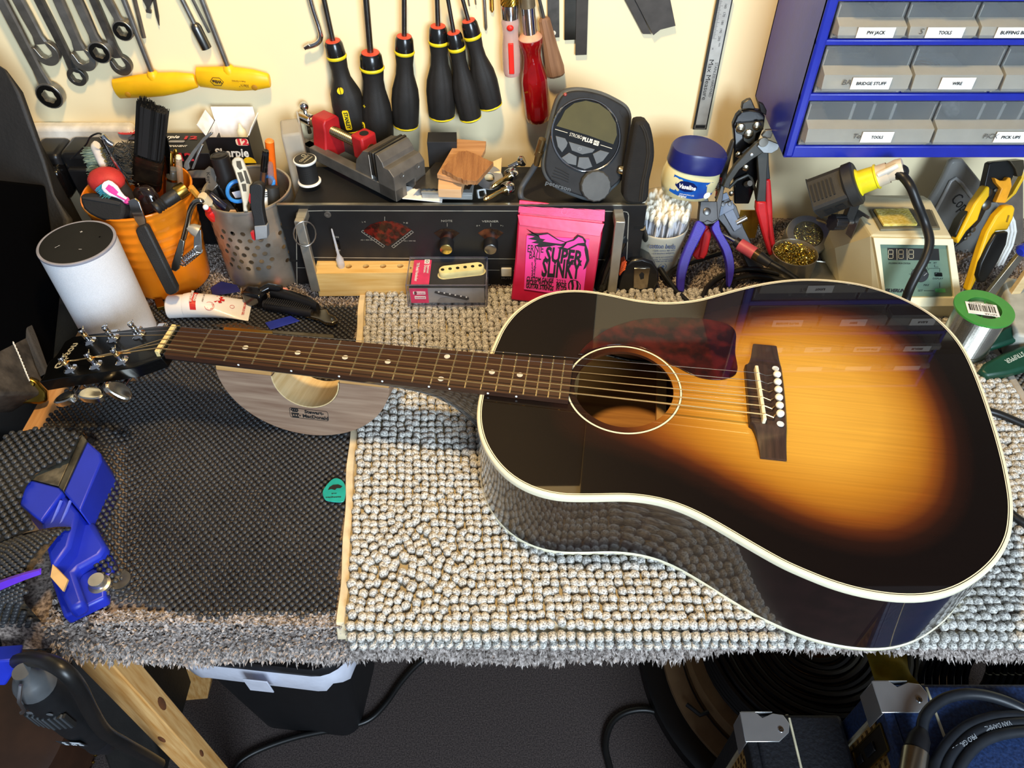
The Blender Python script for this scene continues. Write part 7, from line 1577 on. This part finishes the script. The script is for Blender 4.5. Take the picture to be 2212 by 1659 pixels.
# strip of mat showing right of the rug
m2=thing('antislip_mat','strip of pale dusty anti-slip mat beside the rug at the right edge','mat',(.66,.64,.001))
b=B(); pads(b,lambda u,v:(u,v,.0015),[.629+.0041*i for i in range(13)],[.40+.0041*j for j in range(85)],lambda x,y:x<.672,.0025,.0025); b.out('pads',mat('#4d4a43',.6,c2='#6d685d',ns=9),m2,kind='stuff',smooth=60,world=True)
B().box(.010,.50,.006,(.625,.58,.002)).out('rug_hem',mat('#a59c8e',.95,bump=.4,bs=500),rg,world=True,bevel=.002)
# cables on the right
CBL=mat('#141414',.38)
def cable(label,pts,r_,name='black_cable',m=CBL,sub=6):
    return tag(B().tube(cr(pts,sub),r_,10).out(name,m),label,'cable')
cable('black cable running from the tuner past the tape measure to the guitar waist',[Y(1388,492,.852),Z(1404,540,.03),Z(1432,590,.012),Z(1460,628,.008),Z(1484,652,.008),Z(1496,668,.008)],.0042)
cable('outer black cable loop arching in front of the purple pliers',[Z(1518,648,.006),Z(1528,622,.008),Z(1560,596,.012),Z(1605,582,.014),Z(1660,586,.014),Z(1710,600,.01),Z(1760,618,.006)],.0044)
cable('inner black cable loop under the red sleeved probe',[Z(1554,642,.006),Z(1562,620,.008),Z(1580,604,.010),Z(1630,596,.010),Z(1690,606,.008),Z(1740,622,.006)],.0044)
cable('thin black cable bent behind the purple pliers on the carpet',[Z(1440,610,.006),Z(1450,588,.008),Z(1480,572,.008),Z(1540,552,.008),Z(1580,540,.01)],.0035)
cable('black cable crossing the rug at the upper right of the guitar',[Z(2120,885,.014),Z(2160,895,.014),Z(2240,930,.012)],.0045)
cable('black cable crossing the rug lower right of the guitar',[Z(2170,1095,.014),Z(2200,1122,.014),Z(2250,1150,.012)],.0045)
pr_=thing('test_probe','black test probe with a red sleeve and steel tip lying towards the brass wool tin','probe',T(Y(1640,540,.86)))
o=Y(1640,540,.86); pb_=lambda px,py,y: Y(px,py,y)-o
for nm,pa,pb2,r0,r1,m in (('tip',(1556,504),(1590,522),.0026,.0030,CHR),('collar',(1588,520),(1600,530),.0062,.0068,BLK),('red_sleeve',(1598,528),(1630,548),.0088,.0088,mat('#b84a50',.45)),('ferrule',(1630,548),(1642,556),.0082,.0078,mat('#4c3b22',.3,.6)),('grip',(1640,554),(1664,570),.0080,.0062,BLK)):
    B().tube([pb_(*pa,.885-.0005*(pa[0]-1556)),pb_(*pb2,.885-.0005*(pb2[0]-1556))],[r0,r1],14).out(nm,m,pr_)
B().tube(cr([pb_(1660,567,.834),pb_(1690,584,.822),pb_(1715,600,.812),pb_(1740,620,.80)],5),[.0055]*6+[.0045]*10,10).out('cable',CBL,pr_)
# ================= bench vise at the left front corner
VB=mat('#1d2fae',.38,var=.06,ns=30,bump=.06,bs=300); VSt=mat('#6b675c',.4,.8,c2='#3f3d38',ns=40)
vz=.055
bv=thing('bench_vise','blue bench vise bolted to the front left corner of the bench','vise',(-.47,.45,0))
def vp(pts,z,h,nm,m,bev=.002,tz=None):
    q=[Z(a,b_,z) for a,b_ in pts]; lo=[(p.x+.47,p.y-.45) for p in q]
    B_=B(); 
    if tz: 
        cx=sum(p[0] for p in lo)/len(lo); cy=sum(p[1] for p in lo)/len(lo)
        B_.loft([[(cx+(x-cx)*tz,cy+(y-cy)*tz,z-h) for x,y in lo],[(x,y,z) for x,y in lo]])
    else: B_.prism(lo,z-h,z)
    return B_.out(nm,m,bv,bevel=bev,smooth=30)
vp([(188,952),(217,978),(219,995),(172,1104),(137,1062)],vz,vz,'fixed_jaw',VB)
vp([(177,937),(187,950),(137,1061),(126,1052)],vz+.002,.03,'jaw_plate',VSt,.0008)
vp([(126,1050),(176,937),(150,975),(75,1026),(60,1034)],vz-.001,.03,'anvil',mat('#77705f',.55,.5,c2='#4a463d',ns=90,bump=.3,bs=300),.0008)
vp([(60,1034),(130,1053),(136,1062),(88,1126),(58,1104),(38,1088)],vz,vz,'rear_jaw',VB)
vp([(136,1062),(170,1106),(150,1180),(110,1230),(85,1125)],vz-.006,vz-.006,'body',VB,.004)
b=B()
for x in (112,132):
    A=Z(x+20,1082,vz-.004);C=Z(x-4,1140,vz-.008); b.tube([A-V((-.47,.45,0)),C-V((-.47,.45,0))],.0016,6)
b.out('casting_ridge',mat('#5566cc',.4),bv)
vp([(168,1106),(203,1122),(230,1170),(246,1212),(244,1240),(226,1250),(228,1290),(137,1334),(122,1290),(105,1240),(118,1180)],.016,.016,'foot',VB,.003)
vp([(168,1112),(200,1130),(228,1180),(214,1200),(170,1225),(160,1235),(182,1300),(150,1318),(125,1270),(112,1230),(120,1190)],.030,.016,'foot_web',VB,.004,1.06)
c=Z(206,1250,.026); 
bl=B().lathe([(.0105,-.012),(.0105,-.008),(.0078,-.007),(.0078,0),(.0074,.0008),(.0003,.0008)],T((c.x+.47,c.y-.45,.024)),24).out('bolt_head',mat('#c9c4ba',.25,.9),bv)
B().lathe([(.0105,0),(.0105,.002),(.004,.0022),(.0003,.0004)],T((Z(258,1252,.012).x+.47,Z(258,1252,.012).y-.45,.010)),20).out('washer',DSTL,bv)
cb_=thing('cardboard_packing','small tan cardboard wedge tucked beside the purple band on the vise','packing',T(Z(128,1238,.045)))
f=fr(Z(128,1238,.045),(1,0,0),(.1,-.35,.93)); WM[cb_]=f; cb_.matrix_basis=f
plate(f,[(113,1218),(146,1252),(136,1278),(108,1246)],-.004,0,'wedge',mat('#c9a066',.8),cb_,.0005)
# mats over the vise
def inpoly(x,y,P):
    c=False; j=len(P)-1
    for i in range(len(P)):
        if (P[i][1]>y)!=(P[j][1]>y) and x<(P[j][0]-P[i][0])*(y-P[i][1])/(P[j][1]-P[i][1])+P[i][0]: c=not c
        j=i
    return c
def pxof(p):
    d=V(p)-CAMP; z=d.dot(FWD); return 1106+FPX*d.x/z, 829.5-FPX*d.dot(UPC)/z
j1=thing('vise_jaw_mat','flat offcut of anti-slip mat lying over the left side of the blue vise','mat',T(V((-.53,.52,vz))))
P1_=[(-60,1010),(20,935),(70,928),(115,926),(172,934),(150,990),(75,1020),(50,1052),(40,1088),(62,1108),(70,1140),(-60,1190)]
def s1(u,v): 
    return (u,v,vz+.006-.25*max(0,-.585-u)**1.0+.002*noise2(u*40,v*30))
q_=[Z(a,b_,vz+.006) for a,b_ in P1_]; wpoly=[(p.x,p.y) for p in q_]
b=B(); pads(b,s1,[-.72+.0047*i for i in range(58)],[.40+.0047*j for j in range(50)],lambda x,y:inpoly(x,y,wpoly),.0028,.0028); b.out('pads',padm,j1,kind='stuff',smooth=60,world=True)
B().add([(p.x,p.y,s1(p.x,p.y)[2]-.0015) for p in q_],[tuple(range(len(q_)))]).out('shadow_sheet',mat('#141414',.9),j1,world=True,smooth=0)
j2=thing('vise_jaw_mat','folded bundle of anti-slip mat held by a purple band on the vise','mat',T(V((-.5,.36,.03))))
def s2(u,v): # u across, v from the top fold down the front
    a=R(-35+v*125); r_=.05+.006*noise2(u*9,v*3); cy,cz_=.383,.008
    x=-.66+u*.232-.02*v*(u>.8)+.004*math.sin(v*7); k=1-.10*max(0,u-.75)*4*(abs(v-.4)**1.5)
    if v<.72: return (x,cy-r_*math.sin(a)*k,cz_+r_*math.cos(a)*k)
    t=(v-.72)/.28; a=R(-35+.72*125); return (x,cy-r_*math.sin(a)*k-.004*t,cz_+r_*math.cos(a)*k-.095*t)
b=B(); NU_,NV_=56,52
pads(b,lambda u,v:s2(u/NU_,v/NV_),range(NU_),range(NV_),lambda u,v:u<NU_-1-(3*abs(math.sin(v*.21)) if v>14 else 0),.0030,.0027) if 0 else None
def s2n(u,v): return V(s2(u,v))
bb2=B()
for j in range(NV_):
    for i in range(NU_):
        if (i+j)%2: continue
        u,v=i/NU_,j/NV_; 
        if u>.97-.05*abs(math.sin(v*5)): continue
        p=s2n(u,v); du=(s2n(u+.002,v)-p).normalized(); dv=(s2n(u,v+.002)-p).normalized(); n=dv.cross(du); n=-n if n.y>.5 or n.z<-.3 else n; lv=n.cross(du); k=len(bb2.v)
        for (s,z) in ((1,-.0005),(.93,.0014),(.6,.0023)):
            for q in range(8):
                a=q*math.pi/4+math.pi/8; bb2.v.append(p+du*(math.copysign(abs(math.cos(a))**.72,math.cos(a))*.0029*s)+lv*(math.copysign(abs(math.sin(a))**.72,math.sin(a))*.0024*s)+n*z)
        for g_ in (0,8):
            for q in range(8): bb2.f.append((k+g_+q,k+g_+(q+1)%8,k+g_+8+(q+1)%8,k+g_+8+q))
        bb2.f.append(tuple(range(k+16,k+24)))
bb2.out('pads',padm,j2,kind='stuff',smooth=60,world=True)
B().grid(lambda u,v:(lambda p:(p[0],p[1]+.003,p[2]-.002))(s2(u*.95,v)),20,26).out('core',mat('#1a1815',.9,c2='#54432c',ns=240),j2,world=True)
bd=[]
for k in range(15):
    t=k/14; u=1.0-.62*t; v=.45+.48*t; p=V(s2(u,v)); a=R(-35+min(v,.72)*125); bd.append(p+V((0,-math.sin(a),math.cos(a)))*.0045)
w_=[.0028+.0022*math.sin(math.pi*min(1,k/10)) for k in range(15)]
pb3=B().loft([[p+V((0,-w2,-w2*.5)),p+V((-.001,-w2*.4,w2)),p+V((0,w2*.6,w2*.8))] for p,w2 in zip(bd,w_)]).out('purple_band',mat('#5b2bc0',.4,var=.1)); tag(pb3,'purple elastic band stretched over the folded mat on the vise','band')
wsx=[]
for (px,py,l_) in ((227,1040,.011),(200,1048,.005)):
    p=Z(px,py,.014); s_=B().tube([p,p+V((l_*.5,.003,.001)),p+V((l_*.7,-.006,0)),p+V((l_*.6,-.011,0))],[.0004,.0012,.0012,.0004],6).out('wood_shaving',mat('#e6d3a8',.7)); tag(s_,'curled pale wood shaving on the mat edge by the vise' if px==227 else 'tiny wood chip left of the curled shaving','shaving')
# ================= guitar case at the left
gc=thing('guitar_case','open black guitar case with brass latch standing at the left end of the bench','guitar case',(-.62,.70,-.75))
CS=mat('#1b1917',.6,var=.2,ns=30,bump=.35,bs=260); PLU=mat('#020203',1,spec=.05)
cxp=-.588
prof=[(.30,-.70),(.30,-.05),(.36,.02),(.46,.06),(.56,.10),(.66,.16),(.74,.225),(.80,.285),(.85,.325),(.90,.345),(.945,.35),(.945,-.70)]
def xs_(y,z): return cxp-.012*max(0,(z-.1)/.2)
b=B(); pr0=[(0,y,z) for y,z in prof]
edge=[Y(-30,90,.945),Y(0,137,.935),Y(20,150,.93),Y(45,200,.92),Y(70,270,.905),Y(100,350,.89),Y(122,420,.87),Y(146,475,.85),Y(150,520,.83)]
low=[Z(140,650,.0),Z(120,740,-.02),Z(95,830,-.02),Z(60,930,-.05),Z(20,990,-.10),V((-.60,.40,-.7))]
e2=[V((min(p.x,-.578),p.y,p.z)) for p in edge]+[V((-.583,p.y,p.z)) for p in low]
inner=e2+[V((-.60,.30,-.7)),V((-.60,.945,-.72)),V((-.60,.945,.3))]
front=[(p.y,p.z) for p in [e2[0]]+e2[1:]]
ring1=e2+[V((-.60,.95,-.72))]
lid=B(); lid.loft([ring1,[p+V((-.09,.0,.0)) for p in ring1]]); lid.out('lid_shell',CS,gc,bevel=.006,seg=3,smooth=40,world=True)
PLf=fr((-.603,.7,0),(0,1,0),(1,0,0)); plate(PLf,[(-80,380),(100,400),(132,640),(112,832),(70,842),(-80,760)],-.03,0,'plush_lining',PLU,gc,.004)
# lower rim with stitching and brass latch
f=fr(Z(60,740,.04),(.25,-.97,0),(.86,.22,.45)); i_=WM[gc].inverted()@f
RIM=mat('#2b2621',.65,c2='#4a433b',ns=45,lo=.4,hi=.65,bump=.5,bs=220)
plate(f,[(-40,590),(0,590),(30,640),(60,720),(80,790),(98,830),(88,852),(-40,852)],-.05,0,'rim_vinyl',RIM,gc,.004,40)
plate(f,[(-10,560),(8,585),(40,650),(75,735),(98,800),(92,812),(70,765),(35,680),(0,605),(-10,590)],-.01,.006,'plush_edge',mat('#3b3733',.95,bump=.8,bs=400),gc,.002)
b=B(); st=[(0,684),(10,706),(20,726),(30,744),(40,766),(49,788),(57,808),(64,824)]
for (a,c) in zip(st[:-1],st[1:]):
    for k in range(3):
        A=lp(f,a[0]+(c[0]-a[0])*k/3,a[1]+(c[1]-a[1])*k/3,.001);C=lp(f,a[0]+(c[0]-a[0])*(k+.85)/3,a[1]+(c[1]-a[1])*(k+.85)/3,.001); b.tube([A,(A+C)/2+f.to_3x3()@V((0,0,.0008)),C],.0009,5)
b.out('white_stitching',mat('#d9d3c4',.8),gc,world=True,kind='stuff')
LB=mat('#a88a3c',.22,1,c2='#6d5520',ns=30); f=fr(Z(45,845,.02),(.9,-.4,0),(.3,-.75,.6)); 
plate(f,[(-30,816),(66,816),(78,822),(100,845),(102,868),(85,874),(-30,868)],-.012,0,'latch_plate',LB,gc,.003)
plate(f,[(-30,838),(58,840),(66,850),(60,864),(-30,862)],0,.005,'latch_lever',LB,gc,.002); plate(f,[(-30,846),(48,847),(52,856),(-30,856)],.005,.007,'latch_slot',mat('#2a2012',.4,.5),gc,.0005)
for p in ((14,828),(67,830)): B().lathe([(.004,0),(.003,.0012),(.0003,.0015)],WM[gc].inverted()@f@T(f.inverted()@lp(f,*p,.001)),12).out('rivet',LB,gc)
f=fr(Z(40,930,-.08),(.3,-.95,0),(.8,.2,.55)); plate(f,[(-60,868),(90,872),(66,925),(40,990),(-60,1060)],-.06,-.002,'lower_shell',mat('#15110d',.7,c2='#2e271e',ns=60,bump=.5,bs=200),gc,.004)
# ================= under the bench
# bin
tb3=thing('waste_bin','black waste bin with a white liner folded over its rim, under the bench','bin',(-.362,.575,-.75))
BN=mat('#121214',.5,var=.1); 
def rb(w_,d,z,r_=.05): return [(x,y,z) for x,y in rrect(w_,d,r_,6)]
b=B(); b.loft([rb(.185,.16,0,.03),rb(.255,.215,.345,.05),rb(.262,.222,.350,.05)],caps=(1,0)); b.out('bucket',BN,tb3,smooth=50)
b=B(); b.loft([rb(.262,.222,.350),rb(.270,.230,.353),rb(.272,.232,.366),rb(.266,.226,.372),rb(.252,.212,.370),rb(.246,.206,.355)],caps=(0,0)); b.out('rim',mat('#1b1b1d',.35),tb3,smooth=50)
B().loft([rb(.246,.206,.352,.045),rb(.20,.17,.20,.04)],caps=(0,1)).out('inner',mat('#08080a',.7),tb3,smooth=50)
B().add([p for p in rb(.24,.2,.345,.045)],[tuple(range(28))]).out('dark_swing_lid',mat('#0d0d0f',.5),tb3)
LN=mat('#d9dbe8',.35,var=.04,coat=.2,bump=.5,bs=70)
q0=rb(.268,.228,.352); rings=[]
for k in range(5):
    t=k/4; rg_=[]
    for j,p in enumerate(q0):
        drop=(.052+.010*noise2(j*.9,1)+.006*math.sin(j*2.1)) if 1 else 0
        s=1+.018*math.sin(t*3.1)+.006*noise2(j*1.7,t*3); rg_.append((p[0]*s,p[1]*s,.352-drop*t))
    rings.append(rg_)
ln_=B().loft(rings,caps=(0,0)).out('liner_fold',LN,tb3,smooth=30)
B().box(.036,.002,.042,(.008,-.1180,.341),RX(2)).out('liner_tab',LN,tb3,bevel=.0006)
tb3.matrix_basis=T((-.362,.575,-.75))@RZ(-6); WM[tb3]=tb3.matrix_basis.copy()
# floor cable
FZ=-.742
cable('black cable snaking over the carpet under the bench',[Z(x,y,FZ) for x,y in ((480,1720),(505,1662),(530,1636),(580,1612),(650,1590),(740,1572),(795,1556),(832,1522),(868,1472),(908,1430),(960,1400),(1020,1360))],.0052)
cable('black cable looping on the carpet beside the cable drum',[Z(x,y,FZ) for x,y in ((1335,1720),(1318,1659),(1308,1610),(1320,1565),(1350,1540),(1395,1533),(1440,1545))],.0058)
# cable drum
dc=Z(1800,1395,-.66); dr=thing('cable_drum','big cable drum with cardboard flanges and black cable, under the bench','cable drum',(.545,.62,-.75))
CBD=mat('#6b5136',.85,c2='#7d6244',ns=20); o2=.475,.63
B().lathe([(.298,0),(.300,.004),(.300,.030),(.292,.036),(.27,.036)],None,72).out('black_base',mat('#0b0b0c',.4),dr)
B().lathe([(.262,.036),(.262,.046),(.0003,.046)],None,72).out('cardboard_disc',CBD,dr)
B().lathe([(.225,.046),(.228,.046),(.228,.052)],None,64,caps=(0,0)).out('black_band',BLK,dr)
B().lathe([(.222,.05),(.222,.085),(.200,.085)],None,64).out('cardboard_core',mat('#8a6d4a',.85,c2='#75583a',ns=20),dr)
b=B()
for k in range(5):
    for r_ in range(3 if k<4 else 13): b.tube([((.196-.012*r_+.002*math.sin(a*.5+k))*math.cos(a*.1309),(.196-.012*r_)*math.sin(a*.1309),.090+k*.0115+.003*math.sin(a*.26+r_*2+k)) for a in range(49)],.0058,7)
b.out('cable_winding',mat('#101012',.35),dr,kind='stuff')
bt_=B().tube([(-.235,-.10,.066),(-.215,-.12,.070),(-.200,-.115,.072)],.004,6).out('zip_tie',BLK,dr)
# amps
CHR2=mat('#dcdcdc',.22,.8,var=.03)
TOL=mat('#152545',.5,c2='#243a66',ns=260,bump=1.0,bs=170,var=.1); TOLB=mat('#101014',.55,c2='#191a20',ns=260,bump=.9,bs=190); PIP=mat('#cfc4a4',.5); GRL=mat('#a47a3c',.7,c2='#caa15c',ns=300)
def amp(label,x0_,y0_,z1_,w_,d_,h_,m,piping,grille,extra):
    t=thing('guitar_amp',label,'amplifier',(x0_,y0_,z1_-h_))
    B().box(w_,d_,h_,(w_/2,d_/2,h_/2)).out('cabinet',m,t,bevel=.006,seg=3)
    px_=.052
    B().box(.0035,d_-.01,.0022,(px_,d_/2,h_+.0003)).out('piping',PIP,t,bevel=.0008); B().box(.0035,.0022,h_-.01,(px_,d_+.0003,h_/2)).out('piping',PIP,t)
    # front baffle is on the left side of the cabinet: frame with recessed grille cloth
    fm_=fr((0,d_/2,h_/2),(0,-1,0),(-1,0,0))
    B().ring(rrect(d_,h_,.008,3),rrect(d_-.05,h_-.06,.004,3),-.001,.012,fm_).out('front_frame',m,t,bevel=.002)
    B().ring(rrect(d_-.05,h_-.06,.004,3),rrect(d_-.058,h_-.068,.003,3),.0,.009,fm_).out('grille_piping',PIP,t)
    B().box(d_-.052,h_-.062,.003,(0,0,.003),fm_).out('grille_cloth',GRL,t)
    g_=B(); n1=int((d_-.06)/.009); n2=int((h_-.07)/.009)
    for i in range(n1):
        for j in range(n2):
            if (i+j)%2: g_.box(.0062,.0062,.0012,(-d_/2+.034+i*.009,-h_/2+.039+j*.009,.0048),fm_@T((0,0,0)))
    g_.out('grille_weave',mat('#5a3f1c',.8),t,kind='stuff',smooth=0)
    # chrome corner protector
    cz=h_; 
    c_=B(); 
    c_.prism([(-.016,-.002),(.030,-.002),(.046,.010),(.050,.022),(.044,.034),(.030,.036),(.014,.030),(.006,.038),(-.016,.038)],0,.0015,fr((0,d_,cz+.0012),(1,0,0),(0,0,1))@T((0,-.036,0)))
    c_.prism([(-.038,.05),(0.002,.05),(.002,-.002),(-.038,-.002)],0,.0015,fr((-.0125,d_,cz),(0,1,0),(-1,0,0)))
    c_.prism([(-.014,-.05),(.03,-.05),(.03,.002),(-.014,.002)],0,.0015,fr((0,d_+.0015,cz),(-1,0,0),(0,1,0))@M.Diagonal((-1,1,1,1)))
    c_.out('corner_protector',CHR2,t,bevel=.001); B().lathe([(.0042,0),(.0036,.0014),(.0003,.0018)],T((.036,d_-.022,cz+.0028)),16).out('corner_screw',CHR,t)
    B().box(.005,.0007,.0004,(.036,d_-.022,cz+.0046)).out('screw_slot',INK,t); B().box(.0007,.005,.0004,(.036,d_-.022,cz+.0046)).out('screw_slot',INK,t)
    if extra:
        s=fr((-.0125,d_-.060,h_-.07),(0,-1,0),(-1,0,0)); B().ring(rrect(.034,.11,.002,2),rrect(.030,.106,.002,2),0,.002,s).out('panel_frame',mat('#b58f3a',.25,1),t); B().prism(rrect(.031,.107,.002,2),-.001,.0008,s).out('control_panel',mat('#3d3220',.3,.6),t); B().box(.012,.03,.004,(0,.005,.002),s).out('rocker_switch',BLKG,t,bevel=.001); B().box(.010,.02,.003,(0,-.035,.002),s).out('rocker_switch',BLKG,t,bevel=.001)
    return t
amp('small black amplifier with cream piping and chrome corner, left of the blue one',.334,.175,-.40,.126,.225,.30,TOLB,0,0,False)
amp('navy blue amplifier with cream piping and chrome corner, lower right corner',.476,.06,-.28,.42,.335,.40,TOL,0,0,True)
# cable coil on the blue amp with a plug
AZ=-.272
cc_=thing('coiled_cable','black instrument cable coiled on the blue amplifier with a silver connector','cable',T(Z(2130,1659,AZ)))
o=Z(2130,1659,AZ); cz0=lambda px,py,dz=0: Z(px,py,AZ+dz)-o
KC=mat('#23262b',.35)
B().tube(cr([cz0(1990,1582,.012),cz0(1999,1545,.014),cz0(2030,1515,.014),cz0(2070,1501,.014),cz0(2115,1500,.014),cz0(2165,1512,.012),cz0(2215,1535,.008),cz0(2270,1570,.008)],6),.0068,12).out('cable_end_length',KC,cc_)
for k,(L_) in enumerate(([(2012,1720),(2018,1659),(2040,1614),(2080,1574),(2130,1553),(2180,1546),(2250,1550)],[(2036,1720),(2040,1665),(2062,1622),(2100,1586),(2145,1568),(2200,1561),(2260,1562)],[(2062,1720),(2066,1672),(2085,1636),(2115,1606),(2155,1588),(2205,1580),(2260,1580)])):
    B().tube(cr([cz0(x,y,.008+.002*k) for x,y in L_],6),.0068,12).out('cable_loop',KC,cc_)
a=cz0(1990,1578,.012);c=cz0(1978,1622,.011);e=cz0(1966,1700,.011)
B().tube([a,a.lerp(c,.4),c],[.008,.0125,.0135],16).out('connector_boot',BLK,cc_); B().tube([c,c.lerp(e,.03),e],[.0130,.0148,.0148],20).out('connector_shell',mat('#b9b2a0',.25,1),cc_)
for k,(px,py,s_) in enumerate(((2088,1600,'PRO GRADE'),(2160,1563,'VAN DAMME'))):
    d=cz0(px+20,py-(14 if k==0 else 5),.0)-cz0(px-20,py+(14 if k==0 else 5),.0); txt(s_,.0055,fr(cz0(px-4,py+4,.017),-d,(0,-.25,1)),LGREY,cc_,w=.034)
# clutter behind the amps
yb=thing('yellow_cloth','crumpled yellow cloth in the dark behind the blue amplifier','cloth',T(Z(1925,1445,-.42))); B().grid(lambda u,v:((u-.5)*.06,(v-.5)*.06,.012*math.sin(u*7)*math.cos(v*6)),10,10).out('cloth',mat('#8a7a10',.8),yb)
b=B(); o=Z(2120,1440,-.40)
for k in range(7): b.tube([o+V((.05*math.cos(a*.25)+k*.011-.03,.03*math.sin(a*.25),.055*math.sin(a*.25)-.02)) for a in range(26)],.005,6)
tag(b.out('hanging_cable_coil',CBL),'black cable coil hanging in the dark behind the blue amplifier','cable')
# rotary tool hanging at the left
rt_=thing('rotary_tool','black rotary tool hanging nose up below the vise at the left edge','rotary tool',along(Y(66,1468,.275),Y(225,1606,.285),(0,-.9,.4)))
L=(Y(225,1606,.285)-Y(66,1468,.275)).length
RBK=mat('#141517',.42,bump=.06,bs=500)
B().lathe([(.0075,-.02),(.009,-.008),(.013,-.004),(.0165,.004),(.0175,.012)],None,24).out('nose_cap',mat('#4c4e50',.4),rt_)
B().lathe([(.0150,.010),(.0180,.020),(.0188,L*.32),(.0184,L*.55),(.0165,L*.75),(.0140,L*.9),(.0110,L*1.0),(.0003,L*1.01)],None,32).out('body',RBK,rt_)
B().lathe([(.0145,L*.88),(.0150,L*.93),(.0110,L*1.0),(.0085,L*1.06)],None,20).out('tail_boot',BLK,rt_)
b=B()
for k in range(7): b.box(.0022,.004,.030,(-.014+k*.0050,-.0180+abs(k-3)*.0009,L*.33),RZ(0))
b.out('vent_slats',mat('#3c3f42',.45),rt_,bevel=.0005); b=B()
for k in range(8): b.box(.0022,.004,.028,(-.0165+k*.0050,-.0176+abs(k-3.5)*.0009,L*.33))
b.out('vent_gaps',INK,rt_)
lm_=fr((.003,-.0172,L*.66),(.0,0,1),(0,-1,.1))
B().box(.020,.024,.0004,(.0,.0,.0012),lm_).out('rating_label',mat('#26282b',.5),rt_)
b=B()
for x,y,sx_,sy_ in ((-.006,.006,.007,.009),(.004,.008,.004,.004),(.004,.002,.006,.0012),(.004,-.0005,.006,.0012),(-.004,-.006,.004,.003),(.005,-.007,.005,.003)): b.box(sx_,sy_,.0003,(x,y,.0016),lm_)
b.out('label_print',mat('#c9cdd2',.5),rt_,smooth=0)
for p in ((-.009,-.0170,L*.2),(.008,-.0172,L*.19)): B().lathe([(.003,0),(.003,.0006),(.0003,.0008)],fr(p,(1,0,0),(0,-1,0)),12).out('screw',GREYP,rt_)
B().tube([(-.006,-.012,-.022),(-.004,-.022,-.010),(.0,-.0225,.012),(.006,-.0225,.020)],.0018,8).out('wire_bail',mat('#c9cccf',.25,1),rt_)
cable('thick black flex curving over the rotary tool towards the table leg',[Y(38,1428,.30),Y(70,1424,.285),Y(110,1432,.27),Y(145,1455,.262),Y(172,1490,.26),Y(195,1535,.262),Y(225,1580,.27),Y(270,1608,.28),Y(320,1635,.30),Y(345,1650,.31)],.0068)
bc=thing('vise_clamp','blue lower clamp of the vise below the bench edge at far left','vise clamp',T(Y(10,1455,.30))); f=fr(Y(10,1455,.30),(1,0,0),(.2,-.9,.3)); WM[bc]=f; bc.matrix_basis=f
plate(f,[(-30,1430),(36,1425),(32,1450),(12,1482),(-30,1482)],-.02,0,'bracket',VB,bc,.002)
stl=thing('drum_stool','dark brown round stool with brass nails on the floor, lower left corner','stool',(-.905,.44,-.75)); BRW=mat('#3a2112',.6,var=.2,ns=20,bump=.1,bs=300)
B().lathe([(.165,.0),(.17,.02),(.17,.10),(.168,.13),(.15,.14),(.0003,.143)],None,56).out('drum',BRW,stl)
b=B()
for k in range(90): b.ball(.0032,c=(.1705*math.cos(k*.0698),.1705*math.sin(k*.0698),.012),n=6,k=4)
b.out('brass_nails',mat('#b08f45',.3,1),stl,kind='stuff')
